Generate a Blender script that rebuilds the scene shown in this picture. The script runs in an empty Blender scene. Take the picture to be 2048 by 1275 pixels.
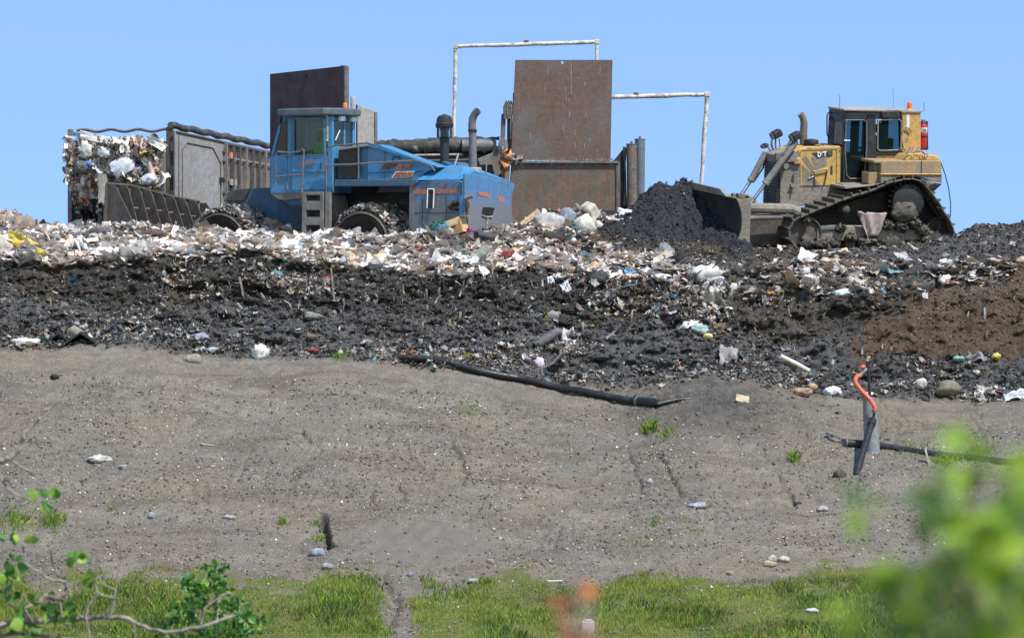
import bpy, math, random
import numpy as np
from mathutils import Vector, Matrix
random.seed(7); rng = np.random.default_rng(11)
SC = bpy.context.scene; COL = SC.collection
F = 10080.0                                # focal length in pixels of the 2048 px wide photograph
R = math.radians
def P(px, py, Y): return Vector(((px-1024)*Y/F, Y, (637.5-py)*Y/F))

# ---------------------------------------------------------------- objects
def tag(o, label=None, cat=None, group=None, kind=None):
    if label: o['label'] = label
    if cat: o['category'] = cat
    if group: o['group'] = group
    if kind or label: o['kind'] = kind or 'thing'
    return o
def empty(name, M, label, cat, group=None):
    o = bpy.data.objects.new(name, None); COL.objects.link(o); o.matrix_world = M; o.empty_display_size = .3
    return tag(o, label, cat, group)
def link(name, me, mat, parent=None, M=None, smooth=False, bevel=0):
    if mat and not me.materials: me.materials.append(mat)
    o = bpy.data.objects.new(name, me); COL.objects.link(o)
    if parent: o.parent = parent
    if M is not None: o.matrix_local = M
    if smooth: me.polygons.foreach_set('use_smooth', [True]*len(me.polygons))
    if bevel:
        b = o.modifiers.new('bevel', 'BEVEL'); b.width = bevel; b.segments = 2; b.limit_method = 'ANGLE'; b.angle_limit = R(35)
    return o
def np_mesh(name, V, Fc, cols=None):
    """V (n,3), Fc (m,k) all faces with k corners"""
    me = bpy.data.meshes.new(name); V = np.asarray(V, np.float32); Fc = np.asarray(Fc, np.int32)
    me.vertices.add(len(V)); me.vertices.foreach_set('co', V.ravel())
    m, k = Fc.shape
    me.loops.add(m*k); me.loops.foreach_set('vertex_index', Fc.ravel())
    me.polygons.add(m); me.polygons.foreach_set('loop_start', np.arange(0, m*k, k, dtype=np.int32))
    me.update(calc_edges=True)
    for nm, c in (cols or {}).items():
        a = me.color_attributes.new(nm, 'FLOAT_COLOR', 'POINT')
        c4 = np.ones((len(V), 4), np.float32); c4[:, :c.shape[1]] = c
        a.data.foreach_set('color', c4.ravel())
    return me

import bmesh
class MB:
    def __init__(s): s.v = []; s.f = []
    def add(s, vs, fs):
        n = len(s.v); s.v += [Vector(v) for v in vs]; s.f += [[i+n for i in f] for f in fs]; return s
    def prism(s, pts, d):
        d = Vector(d); n = len(pts); pts = [Vector(p) for p in pts]
        return s.add(pts+[p+d for p in pts], [list(range(n)), list(range(2*n-1, n-1, -1))]+[[i, (i+1) % n, (i+1) % n+n, i+n] for i in range(n)])
    def box(s, a, b):
        a = Vector(a); b = Vector(b)
        return s.prism([(a.x, a.y, a.z), (b.x, a.y, a.z), (b.x, a.y, b.z), (a.x, a.y, b.z)], (0, b.y-a.y, 0))
    def obox(s, c, size, M=None):
        h = [x/2 for x in size]; M = M or Matrix.Identity(3); c = Vector(c)
        vs = [c + M @ Vector((sx*h[0], sy*h[1], sz*h[2])) for sz in (-1, 1) for sx, sy in ((-1, -1), (1, -1), (1, 1), (-1, 1))]
        return s.add(vs, [[0, 3, 2, 1], [4, 5, 6, 7], [0, 1, 5, 4], [1, 2, 6, 5], [2, 3, 7, 6], [3, 0, 4, 7]])
    def tube(s, path, r, n=8, cap=True):
        path = [Vector(p) for p in path]; rs = r if isinstance(r, (list, tuple)) else [r]*len(path)
        up = None; rings = []
        for i, p in enumerate(path):
            d = (path[min(i+1, len(path)-1)]-path[max(i-1, 0)]).normalized()
            if up is None:
                up = Vector((0, 0, 1)) if abs(d.z) < .9 else Vector((1, 0, 0))
            x = d.cross(up).normalized(); up = x.cross(d).normalized()
            rings.append([p+(x*math.cos(t)+up*math.sin(t))*rs[i] for t in [2*math.pi*k/n for k in range(n)]])
        vs = [v for rg in rings for v in rg]; fs = []
        for i in range(len(path)-1):
            for k in range(n):
                a = i*n+k; b = i*n+(k+1) % n; fs.append([a, b, b+n, a+n])
        if cap: fs += [list(range(n))[::-1], list(range(len(vs)-n, len(vs)))]
        return s.add(vs, fs)
    def cyl(s, a, b, r, n=20, r2=None): return s.tube([a, b], [r, r if r2 is None else r2], n)
    def lathe(s, o, ax, prof, n=24):
        """prof: list of (r, h) along axis ax from o"""
        o = Vector(o); ax = Vector(ax).normalized(); t = Vector((0, 0, 1)) if abs(ax.z) < .9 else Vector((1, 0, 0))
        x = ax.cross(t).normalized(); y = x.cross(ax).normalized(); vs = []; fs = []
        for r_, h in prof:
            vs += [o+ax*h+(x*math.cos(2*math.pi*k/n)+y*math.sin(2*math.pi*k/n))*r_ for k in range(n)]
        for i in range(len(prof)-1):
            for k in range(n):
                a = i*n+k; b = i*n+(k+1) % n; fs.append([a, b, b+n, a+n])
        fs += [list(range(n))[::-1], list(range(len(vs)-n, len(vs)))]
        return s.add(vs, fs)
    def build(s, name, mat, parent=None, M=None, smooth=False, bevel=0):
        me = bpy.data.meshes.new(name); me.from_pydata([tuple(v) for v in s.v], [], s.f)
        bm = bmesh.new(); bm.from_mesh(me); bmesh.ops.recalc_face_normals(bm, faces=bm.faces); bm.to_mesh(me); bm.free(); me.update()
        o = link(name, me, mat, parent, M, False, bevel)
        if smooth:
            me.polygons.foreach_set('use_smooth', [True]*len(me.polygons)); me.set_sharp_from_angle(angle=R(40))
        return o
class Tr:
    """reads a point of the photograph on a plane (axis k = val) of a thing's own frame"""
    def __init__(s, M): s.M = M; s.I = M.inverted(); s.o = s.I @ Vector((0, 0, 0)); s.R = s.I.to_3x3()
    def __call__(s, px, py, val=0.0, k=1):
        d = s.R @ Vector(((px-1024)/F, 1, (637.5-py)/F)); t = (val-s.o[k])/d[k]; return s.o+d*t
    def l(s, pts, val=0.0, k=1): return [s(x, y, val, k) for x, y in pts]
    def w(s, px, py, Y): return s.I @ P(px, py, Y)
def text_mesh(txt, size, shear=0, ext=.004, width=None, bold=0):
    c = bpy.data.curves.new('lettering', 'FONT'); c.body = txt; c.size = size; c.shear = shear; c.extrude = ext; c.offset = bold
    o = bpy.data.objects.new('lettering_tmp', c); COL.objects.link(o)
    dg = bpy.context.evaluated_depsgraph_get(); me = bpy.data.meshes.new_from_object(o.evaluated_get(dg))
    bpy.data.objects.remove(o); bpy.data.curves.remove(c)
    xs = [v.co.x for v in me.vertices]; ys = [v.co.y for v in me.vertices]; x0, x1, y0, y1 = min(xs), max(xs), min(ys), max(ys)
    for v in me.vertices: v.co.x -= x0; v.co.y -= y0
    if width:
        for v in me.vertices: v.co.x *= width/(x1-x0)
    for v in me.vertices: v.co.y *= size/(y1-y0)
    return me
def lettering(txt, bl, br, h, parent, mat, nrm, shear=0, bold=0, name='lettering'):
    """writing between bottom-left bl and bottom-right br, height h, facing nrm"""
    bl = Vector(bl); br = Vector(br); me = text_mesh(txt, h, shear, width=(br-bl).length, bold=bold)
    x = (br-bl).normalized(); n = Vector(nrm).normalized(); y = n.cross(x)
    M = Matrix((x, y, n)).transposed().to_4x4(); M.translation = bl+n*.012
    me.materials.clear(); return link(name, me, mat, parent, M)

# ---------------------------------------------------------------- materials
def nodes(name):
    m = bpy.data.materials.new(name); m.use_nodes = True; nt = m.node_tree
    return m, nt, nt.nodes['Principled BSDF']
def N(nt, t, **kw):
    n = nt.nodes.new(t)
    for k, v in kw.items():
        if hasattr(n, k): setattr(n, k, v)
        else: n.inputs[k].default_value = v
    return n
def mix(nt, a, b, f, mode='MIX'):
    n = nt.nodes.new('ShaderNodeMix'); n.data_type = 'RGBA'; n.blend_type = mode
    for i, v in ((0, f), (6, a), (7, b)):
        if hasattr(v, 'links'): nt.links.new(v, n.inputs[i])
        else: n.inputs[i].default_value = v if i == 0 else (*v[:3], 1)
    return n.outputs[2]
def ramp(nt, src, lo, hi, a=0.0, b=1.0):
    n = nt.nodes.new('ShaderNodeMapRange'); nt.links.new(src, n.inputs[0])
    for i, v in ((1, lo), (2, hi), (3, a), (4, b)): n.inputs[i].default_value = v
    n.interpolation_type = 'SMOOTHSTEP'; return n.outputs[0]
def noise(nt, vec, scale, detail=4, rough=.6, dist=0):
    n = nt.nodes.new('ShaderNodeTexNoise'); n.inputs['Scale'].default_value = scale; n.inputs['Detail'].default_value = detail
    n.inputs['Roughness'].default_value = rough; n.inputs['Distortion'].default_value = dist
    if vec is not None: nt.links.new(vec, n.inputs['Vector'])
    return n.outputs[0]
def coords(nt, scale=(1, 1, 1)):
    tc = nt.nodes.new('ShaderNodeTexCoord'); mp = nt.nodes.new('ShaderNodeMapping'); mp.inputs['Scale'].default_value = scale
    nt.links.new(tc.outputs['Object'], mp.inputs[0]); return mp.outputs[0]
def surf(name, base, dirt=(.12, .10, .085), amt=.5, scale=1.6, rough=.55, metal=0., bump=.02, streak=None, streak_amt=.5, spots=None, zdirt=None):
    """paint or metal with patchy dirt, fine grain and scratches"""
    m, nt, b = nodes(name); v = coords(nt)
    c = mix(nt, base, [x*.72 for x in base], ramp(nt, noise(nt, v, 9, 5), .35, .7))
    c = mix(nt, c, dirt, ramp(nt, noise(nt, v, scale, 7, .68, .4), .62-amt*.35, .78-amt*.3, 0, min(1, .55+amt*.5)))
    if streak is not None:
        vs = coords(nt, (7, 7, .7)); c = mix(nt, c, streak, ramp(nt, noise(nt, vs, 1.6, 5, .7), .5, .72, 0, streak_amt))
    if spots is not None:
        c = mix(nt, c, spots, ramp(nt, noise(nt, v, 22, 3, .6), .66, .7))
    if zdirt:
        sx_ = nt.nodes.new('ShaderNodeSeparateXYZ'); nt.links.new(v, sx_.inputs[0]); ad = nt.nodes.new('ShaderNodeMath'); ad.operation = 'MULTIPLY_ADD'
        nt.links.new(noise(nt, v, 2.2, 6, .7), ad.inputs[0]); ad.inputs[1].default_value = .9; nt.links.new(sx_.outputs[2], ad.inputs[2])
        c = mix(nt, c, zdirt[2], ramp(nt, ad.outputs[0], zdirt[0]+.45, zdirt[1]+.45, .85, 0))
    nt.links.new(c, b.inputs['Base Color']); b.inputs['Metallic'].default_value = metal
    nt.links.new(ramp(nt, noise(nt, v, scale*2, 4), .3, .75, rough, min(1, rough+.35)), b.inputs['Roughness'])
    if bump:
        bp = nt.nodes.new('ShaderNodeBump'); bp.inputs['Strength'].default_value = .6; bp.inputs['Distance'].default_value = bump
        nt.links.new(noise(nt, v, 14, 6, .7), bp.inputs['Height']); nt.links.new(bp.outputs[0], b.inputs['Normal'])
    return m
def vcol(name, rough=.7, translucent=0., bump=0, var=.25, scale=9, spec=.3):
    m, nt, b = nodes(name); a = nt.nodes.new('ShaderNodeAttribute'); a.attribute_name = 'Col'
    g = nt.nodes.new('ShaderNodeNewGeometry')
    c = mix(nt, a.outputs['Color'], (1-var*1.6, 1-var*1.7, 1-var*1.8), ramp(nt, noise(nt, g.outputs['Position'], scale, 5), .4, .65), 'MULTIPLY')
    nt.links.new(c, b.inputs['Base Color']); b.inputs['Roughness'].default_value = rough
    b.inputs['Specular IOR Level'].default_value = spec
    if bump:
        bp = nt.nodes.new('ShaderNodeBump'); bp.inputs['Strength'].default_value = .8; bp.inputs['Distance'].default_value = bump
        nt.links.new(noise(nt, g.outputs['Position'], scale*4, 5, .7), bp.inputs['Height']); nt.links.new(bp.outputs[0], b.inputs['Normal'])
    if translucent:
        t = nt.nodes.new('ShaderNodeBsdfTranslucent'); nt.links.new(c, t.inputs[0]); mx = nt.nodes.new('ShaderNodeMixShader')
        mx.inputs[0].default_value = translucent; nt.links.new(b.outputs[0], mx.inputs[1]); nt.links.new(t.outputs[0], mx.inputs[2])
        nt.links.new(mx.outputs[0], nt.nodes['Material Output'].inputs[0])
    return m
def glass(name, tint, gloss=.12):
    m = bpy.data.materials.new(name); m.use_nodes = True; nt = m.node_tree; nt.nodes.clear()
    o = nt.nodes.new('ShaderNodeOutputMaterial'); t = nt.nodes.new('ShaderNodeBsdfTransparent'); t.inputs[0].default_value = (*tint, 1)
    g = nt.nodes.new('ShaderNodeBsdfGlossy'); g.inputs['Roughness'].default_value = .04
    d = nt.nodes.new('ShaderNodeBsdfDiffuse'); d.inputs[0].default_value = (.07, .13, .15, 1)
    fr = nt.nodes.new('ShaderNodeFresnel'); fr.inputs[0].default_value = 1.5
    m1 = nt.nodes.new('ShaderNodeMixShader'); m1.inputs[0].default_value = gloss; nt.links.new(t.outputs[0], m1.inputs[1]); nt.links.new(d.outputs[0], m1.inputs[2])
    m2 = nt.nodes.new('ShaderNodeMixShader'); nt.links.new(fr.outputs[0], m2.inputs[0]); nt.links.new(m1.outputs[0], m2.inputs[1]); nt.links.new(g.outputs[0], m2.inputs[2])
    nt.links.new(m2.outputs[0], o.inputs[0]); return m
MUD = (.105, .095, .085)
M_ = dict(
    blue=surf('blue paint', (.045, .215, .43), (.08, .17, .25), .40, 2.2, .35, spots=(.14, .14, .14)),
    bluedirty=surf('dusty blue paint', (.06, .18, .36), (.10, .12, .135), .62, 1.4, .5, streak=(.17, .17, .165), streak_amt=.5),
    bluedark=surf('worn dark blue paint', (.035, .10, .18), (.07, .085, .10), .5, 1.5, .6),
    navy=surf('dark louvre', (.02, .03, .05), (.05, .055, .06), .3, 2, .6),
    black=surf('black steel', (.014, .015, .018), (.05, .047, .045), .3, 2.5, .5),
    gray=surf('grey steel', (.17, .175, .18), (.10, .095, .09), .45, 2.5, .5, .3),
    graydirty=surf('muddy grey steel', (.20, .195, .185), (.13, .115, .10), .6, 2, .7, .1),
    bladesteel=surf('worn blade steel', (.085, .075, .068), (.12, .105, .09), .5, 2.5, .55, .35, streak=(.16, .13, .11), streak_amt=.4),
    door=surf('dusty aluminium door', (.30, .305, .31), (.23, .215, .195), .5, 1.6, .55, .15, streak=(.17, .15, .135), streak_amt=.5),
    trailerside=surf('brown grey trailer side', (.17, .15, .13), (.10, .085, .075), .5, 1.8, .7, streak=(.07, .06, .055), streak_amt=.6),
    tarp=surf('dark tarpaulin', (.035, .035, .036), (.11, .10, .09), .5, 3, .7, bump=.05),
    rail=surf('dusty steel tube', (.14, .13, .12), (.075, .07, .065), .5, 4, .6, .2),
    rust=surf('brown rusted plate', (.125, .082, .066), (.11, .105, .105), .45, .8, .6, .1, streak=(.20, .105, .07), streak_amt=.45, spots=(.155, .12, .10)),
    rustdark=surf('dark brown plate', (.060, .032, .032), (.07, .042, .040), .4, .9, .6, .1),
    rustlow=surf('rusty lower panel', (.13, .10, .08), (.09, .075, .062), .55, 1.2, .65, .1, streak=(.27, .085, .03), streak_amt=.8),
    palegray=surf('pale grey panel', (.32, .30, .28), (.2, .185, .17), .4, 2, .7),
    whitepipe=surf('chipped white paint', (.62, .60, .55), (.20, .13, .09), .45, 5, .6, streak=(.22, .12, .08), streak_amt=.45),
    yellow=surf('yellow machine paint', (.50, .31, .095), (.27, .20, .12), .42, 2.2, .4, spots=(.28, .22, .14)),
    yellowdirty=surf('muddy yellow paint', (.36, .235, .10), (.21, .175, .14), .60, 1.6, .6),
    mudpanel=surf('mud coated panel', (.24, .215, .18), (.16, .145, .125), .5, 1.8, .85, bump=.04),
    cabblack=surf('dark cab paint', (.018, .022, .028), (.06, .06, .058), .25, 2, .35),
    chrome=surf('polished rod', (.45, .46, .5), (.2, .2, .2), .2, 4, .15, .9, 0),
    trackmud=surf('muddy track steel', (.105, .09, .075), (.055, .048, .042), .5, 3, .8, .1, .05),
    trackshoe=surf('worn track shoe', (.13, .11, .09), (.075, .065, .055), .5, 4, .75, .15, .04),
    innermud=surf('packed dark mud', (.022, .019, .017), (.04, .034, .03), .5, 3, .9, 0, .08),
    orange=surf('orange lens', (.75, .16, .02), (.5, .15, .05), .2, 4, .3, 0, 0),
    orangepaint=surf('faded orange decal', (.50, .11, .045), (.20, .14, .12), .55, 6, .6, 0, 0),
    white=surf('off white decal', (.70, .70, .68), (.4, .4, .4), .3, 8, .5, 0, 0),
    darkdecal=surf('charcoal decal', (.035, .037, .042), (.09, .085, .08), .3, 5, .5, 0, 0),
    red=surf('red enamel', (.55, .02, .025), (.3, .05, .05), .2, 5, .3, 0, 0),
    rubber=surf('black plastic pipe', (.010, .011, .014), (.035, .033, .032), .35, 4, .32, 0, .01, spots=(.16, .15, .14)),
    pvc=surf('grey plastic pipe', (.20, .225, .235), (.15, .15, .145), .35, 3, .5, 0, 0),
    hose=surf('orange red hose', (.62, .13, .06), (.35, .11, .07), .3, 8, .5, 0, .004),
    wood=surf('weathered wood', (.30, .25, .19), (.15, .12, .10), .4, 4, .8, streak=(.10, .08, .065), streak_amt=.5),
    woodpale=surf('pale wood', (.50, .46, .38), (.28, .24, .19), .35, 5, .8),
    bark=surf('pale grey bark', (.40, .35, .31), (.20, .17, .15), .5, 30, .85, 0, .004),
    skin=surf('skin', (.42, .22, .15), (.3, .15, .1), .2, 9, .5, 0, 0),
    hivis=surf('lime safety vest', (.30, .85, .08), (.15, .5, .08), .2, 6, .6, 0, 0),
    hivisorange=surf('orange safety stripe', (.85, .16, .05), (.6, .15, .08), .2, 6, .6, 0, 0),
    denim=surf('dark work trousers', (.03, .04, .07), (.05, .05, .06), .3, 6, .8, 0, 0),
    seat=surf('seat fabric', (.03, .03, .032), (.05, .05, .05), .3, 6, .8, 0, 0),
    glass=glass('tinted cab glass', (.50, .74, .80), .14),
    glassdark=glass('dark tinted cab glass', (.30, .44, .48), .07),
    bluedust=surf('dust covered blue paint', (.06, .17, .34), (.10, .12, .135), .45, 1.4, .5, streak=(.15, .15, .145), streak_amt=.4, zdirt=(.62, 1.12, (.135, .135, .13))),
    clearbowl=glass('clear bowl', (.8, .85, .85), .2),
)
# ---------------------------------------------------------------- world, sun, camera
w = bpy.data.worlds.new('World'); SC.world = w; w.use_nodes = True; nt = w.node_tree
bg = nt.nodes['Background']; sky = nt.nodes.new('ShaderNodeTexSky'); sky.sky_type = 'NISHITA'; sky.sun_disc = False
sd = Vector((.47, -.46, 1.0)).normalized()                      # towards the sun: high, to the right and behind the camera
sky.sun_elevation = math.asin(sd.z); sky.sun_rotation = math.atan2(sd.x, sd.y)
sky.altitude = 1200; sky.air_density = 1.08; sky.dust_density = .25; sky.ozone_density = 4.0
SKYTWEAK = True
if SKYTWEAK:
    tc = nt.nodes.new('ShaderNodeTexCoord'); mp = nt.nodes.new('ShaderNodeMapping'); mp.inputs['Rotation'].default_value = (R(14.5), 0, 0)
    nt.links.new(tc.outputs['Generated'], mp.inputs[0]); nt.links.new(mp.outputs[0], sky.inputs[0])
nt.links.new(sky.outputs[0], bg.inputs[0]); bg.inputs[1].default_value = .15
sl = bpy.data.lights.new('sun', 'SUN'); sl.energy = 4.1; sl.angle = R(.5); sl.color = (1, .955, .88)
so = bpy.data.objects.new('sun', sl); COL.objects.link(so); so.rotation_euler = (-sd).to_track_quat('-Z', 'Y').to_euler()
cd = bpy.data.cameras.new('camera'); cd.sensor_width = 36; cd.lens = F*36/2048; cd.clip_start = .3; cd.clip_end = 3000
cd.dof.use_dof = True; cd.dof.focus_distance = 116; cd.dof.aperture_fstop = 9.0
cam = bpy.data.objects.new('camera', cd); COL.objects.link(cam); cam.rotation_euler = (R(90), 0, 0); SC.camera = cam
SC.view_settings.view_transform = 'Standard'; SC.view_settings.look = 'None'; SC.view_settings.exposure = .68; SC.view_settings.gamma = 1
SC.cycles.use_denoising = True; SC.cycles.max_bounces = 6; SC.cycles.transparent_max_bounces = 12

# ---------------------------------------------------------------- terrain
class VN:
    """2D value noise on a wrapping lattice"""
    def __init__(s, seed): s.t = np.random.default_rng(seed).random((256, 256)).astype(np.float32)
    def __call__(s, x, y):
        xi = np.floor(x).astype(int); yi = np.floor(y).astype(int); fx = x-xi; fy = y-yi
        fx = fx*fx*(3-2*fx); fy = fy*fy*(3-2*fy); t = s.t
        a = t[xi & 255, yi & 255]; b = t[(xi+1) & 255, yi & 255]; c = t[xi & 255, (yi+1) & 255]; d = t[(xi+1) & 255, (yi+1) & 255]
        return (a*(1-fx)+b*fx)*(1-fy)+(c*(1-fx)+d*fx)*fy
vn = [VN(i) for i in range(8)]
def fbm(x, y, f, octs=5, g=.5, s=0):
    r = 0; a = 1; t = 0
    for k in range(octs):
        r = r+a*(vn[(k+s) % 8](x*f+17.3*k, y*f+9.1*k)-.5); t += a; a *= g; f *= 2.03
    return r/t*2
PXN = np.array([-400, 0, 130, 300, 500, 700, 1000, 1200, 1330, 1500, 1700, 1900, 1960, 2048, 2500])
YN = [160, 135, 121, 116.5, 113, 111.8, 109.3, 98, 93.5, 88, 70, 50, 25, 8, -5]
def rows_(px, l): return np.interp(px, [a for a, b in l], [b for a, b in l])
RC = [(0, 470), (130, 474), (300, 478), (700, 478), (1000, 470), (1200, 468), (1330, 478), (1500, 490), (1700, 488), (1870, 480), (1950, 462), (2048, 455)]
RB = [(0, 482), (300, 486), (700, 488), (1000, 484), (1330, 494), (1500, 510), (1700, 508), (1900, 496), (2048, 478)]
R1 = [(0, 520), (300, 524), (500, 520), (700, 545), (1000, 552), (1300, 560), (1500, 552), (1700, 560), (2048, 545)]
R2 = [(0, 588), (600, 612), (1000, 622), (1300, 650), (1500, 660), (1700, 645), (2048, 610)]
R3 = [(0, 690), (250, 690), (450, 712), (700, 716), (900, 735), (1100, 762), (1250, 776), (1400, 752), (1550, 766), (1620, 788), (1750, 798), (2048, 800)]
def zr(px, Y, tab): return (637.5-rows_(px, tab))*Y/F
def smooth(a, b, x):
    t = np.clip((x-a)/(b-a), 0, 1); return t*t*(3-2*t)
def gauss(X, Y, px, Yc, sx, sy): return np.exp(-(((X-(px-1024)*Yc/F)/sx)**2+((Y-Yc)/sy)**2))
GULLY = [[(1322, 915), (1345, 955), (1362, 985), (1392, 1008), (1440, 1022), (1500, 1035)], [(1565, 955), (1580, 985), (1592, 1010)], [(1248, 900), (1275, 945), (1290, 985)],
         [(795, 960), (812, 1000)], [(740, 985), (752, 1012)], [(648, 1030), (653, 1060), (658, 1095)], [(1290, 905), (1330, 900)], [(765, 1165), (790, 1200), (770, 1260)], [(905, 890), (930, 930), (925, 970)], [(600, 860), (640, 905)]]
def base(X, Y):
    Yq = np.clip(Y, 88, 140); px = 1024+X*F/Yq
    wob = fbm(X, Y*0+3, .35, 3, .5, 2)
    Z = [zr(px, 121., RC)-.9, zr(px, 121., RC)-.35, zr(px, 121., RC), zr(px, 116.5, RB), zr(px, 113., R1), zr(px, 111.8, R2), zr(px, 109.3, R3),
         0*px+(637.5-1163)*98/F, 0*px+(637.5-1292)*93.5/F, 0*px-6.9, 0*px-8.6, 0*px-8.0, 0*px-3.4, 0*px-1.75, 0*px-1.7]
    Yw = Y + wob*.5*smooth(109.3, 112, Y)*(1-smooth(114, 118, Y))
    out = np.where(Yw >= YN[0], Z[0], Z[-1])
    for k in range(len(YN)-1):
        a, b = YN[k+1], YN[k]; m = (Yw >= a) & (Yw <= b); t = (Yw-a)/(b-a); out = np.where(m, Z[k+1]*(1-t)+Z[k]*t, out)
    out = out+.44*gauss(X, Y, 1440, 107.9, 1.5, 1.2)+.24*gauss(X, Y, 1790, 103.8, .85, .9)+.10*gauss(X, Y, 650, 108.2, 1.2, .7)
    out = out+.46*gauss(X, Y, 1170, 118.3, 1.5, 1.0)+.42*gauss(X, Y, 15, 118.5, .75, 1.2)+.20*gauss(X, Y, 255, 118.4, 1.6, .8)+.16*gauss(X, Y, 830, 115.6, 1.6, .6)+.25*gauss(X, Y, 1300, 119.5, .7, 1.0)
    return out
def masks(X, Y, Zb):
    Yq = np.clip(Y, 60, 200); px = 1024+X*F/Yq; row = 637.5-Zb*F/Yq
    n1 = fbm(X, Y, .7, 5, .55, 1); n2 = fbm(X, Y, 2.3, 4, .6, 4)
    dark = 1-smooth(-9, 9, row-rows_(px, R3)-n1*16-n2*12)
    dark = np.maximum(dark, .78*gauss(X, Y, 1440, 107.3, 1.7, 1.3)+0*X)
    x0 = n2*40+n1*25+rows_(px, [(1640, 2000), (1680, 690), (1760, 640), (1850, 590), (1950, 560), (2100, 520)])
    brown = smooth(-14, 14, row-x0+n1*30)*(1-smooth(-10, 12, row-718+n1*14))*smooth(1660, 1720, px+n1*40)
    brown = np.maximum(brown, .5*smooth(.0, .5, n1)*smooth(1250, 1450, px)*(1-smooth(600, 650, row))*smooth(480, 510, row))
    grass = smooth(1120, 1190, row+n1*60+n2*40+16*fbm(X, Y, 7, 2, .5, 3)+30*np.exp(-((px-1750)/300)**2))
    grass = grass*(1-.9*np.exp(-((px-790-.12*(row-1160)+n2*25)/34)**2))
    patch = .8*np.exp(-(((px-60)/90)**2+((row-1050)/32)**2))+.5*np.exp(-(((px-1310)/110)**2+((row-1070)/38)**2))+.35*np.exp(-(((px-1900)/90)**2+((row-960)/60)**2))+.4*np.exp(-(((px-1290)/110)**2+((row-1125)/25)**2))
    grass = np.maximum(grass, patch*smooth(-.3, .3, n2))
    smoothp = .85*smooth(.25, .95, .28*n1+ np.exp(-(((px-845-(row-1085)*.6)/165)**4+((row-1085)/46)**4))+n2*.15)
    trash = (1-smooth(-8, 6, row-rows_(px, R1)-n2*14))*(1-smooth(1180, 1370, px+n1*60+(row-500)*-1.0))
    trash = trash*(1-smooth(1130, 1230, px+n1*50)*smooth(455, 470, row)*(1-smooth(505, 522, row+n2*16)))
    trash = np.maximum(trash, .34*smooth(1320, 1500, px)*(1-smooth(1930, 2060, px))*np.exp(-((row-565-(px-1650)*-.03)/36)**2)*smooth(-.35, .25, n1))
    return dark, brown, np.clip(grass, 0, 1), smoothp, trash*(.60+.40*smooth(-.30, -.02, fbm(X, Y*1.4, 1.3, 4, .6, 7))), px, row, n1, n2
def height(X, Y):
    Zb = base(X, Y); dark, brown, grass, sm, trash, px, row, n1, n2 = masks(X, Y, Zb)
    vis = smooth(85, 90, Y)
    fine = fbm(X, Y, 4.5, 5, .62, 2); fin2 = fbm(X, Y, 9.5, 3, .7, 6); bil = np.abs(fbm(X, Y, 5.5, 4, .6, 3)); rid = 1-np.abs(fbm(X, Y, 2.2, 4, .55, 5))*2
    bank = smooth(109.8, 111.2, Y)*(1-smooth(113, 114, Y))
    z = Zb+vis*(.09*n1*(1-dark)+.26*n1*dark+.12*dark*fbm(X, Y, 1.7, 3, .55, 6)+dark*(1-brown*.35)*(fine*.055+fin2*.03+bil*.07+(rid-.5)*.05)+(1-dark)*(1-sm*.85)*(fine*.030+fin2*.016)+brown*fine*.03)
    # erosion gullies in the bare slope
    g = np.zeros_like(X)
    for pl in GULLY:
        for (xa, ya), (xb, yb) in zip(pl, pl[1:]):
            dx, dy = xb-xa, yb-ya; t = np.clip(((px-xa)*dx+(row-ya)*dy)/(dx*dx+dy*dy), 0, 1)
            d = np.hypot(px-xa-t*dx+n2*14+fbm(X, Y, 7, 2, .5, 1)*(1 if pl[0][0] == 648 else 7), row-ya-t*dy); wd = 6.5 if pl[0][0] == 648 else (12 if pl[0][1] > 1150 else 3.4)
            g = np.maximum(g, np.exp(-(d/wd)**(4 if pl[0][0] == 648 else 2))*(.7 if pl[0][0] == 648 else .17))
    z = z-g*vis
    rl = np.clip(1-np.abs(fbm(X+.25*fbm(X, Y, 1.2, 3, .6, 3), Y*.13, 1.9, 3, .6, 5))*9, 0, 1)**2*smooth(-.05, .25, fbm(X, Y*.5, .35, 2, .5, 2))*(1-dark)*(1-grass)*(1-sm)
    z = z-vis*rl*.055+vis*(1-dark)*.10*fbm(X+Y*.4, Y*.7-X*.25, .8, 3, .5, 6)
    ruts = np.sin((px*.9+row*1.2)*.16+n1*3)*smooth(.0, .5, fbm(X, Y, .5, 2, .5, 6))*(1-dark)
    z = z+vis*.010*ruts*(1-grass)
    ash = dark*smooth(-6, 30, row-rows_(px, R2)+n1*30)*(1-brown)+dark*smooth(1500, 1900, px)*(1-smooth(500, 530, row))
    return z, (dark, brown, grass, sm, trash, np.clip(ash, 0, 1))
gx = np.concatenate([np.linspace(-60, -14.2, 24), np.arange(-14, 14, .036), np.linspace(14.2, 60, 24)])
gy = np.concatenate([np.linspace(-5, 86, 40), np.arange(86.5, 92.8, .2), np.arange(93, 106.5, .042), np.arange(106.5, 113.6, .030), np.arange(113.6, 122, .06), np.arange(122.2, 140, .5), np.linspace(141, 400, 20)])
GX, GY = np.meshgrid(gx, gy); GZ, MK = height(GX, GY)
far = smooth(140, 400, GY); GZ = GZ-far*6
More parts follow.
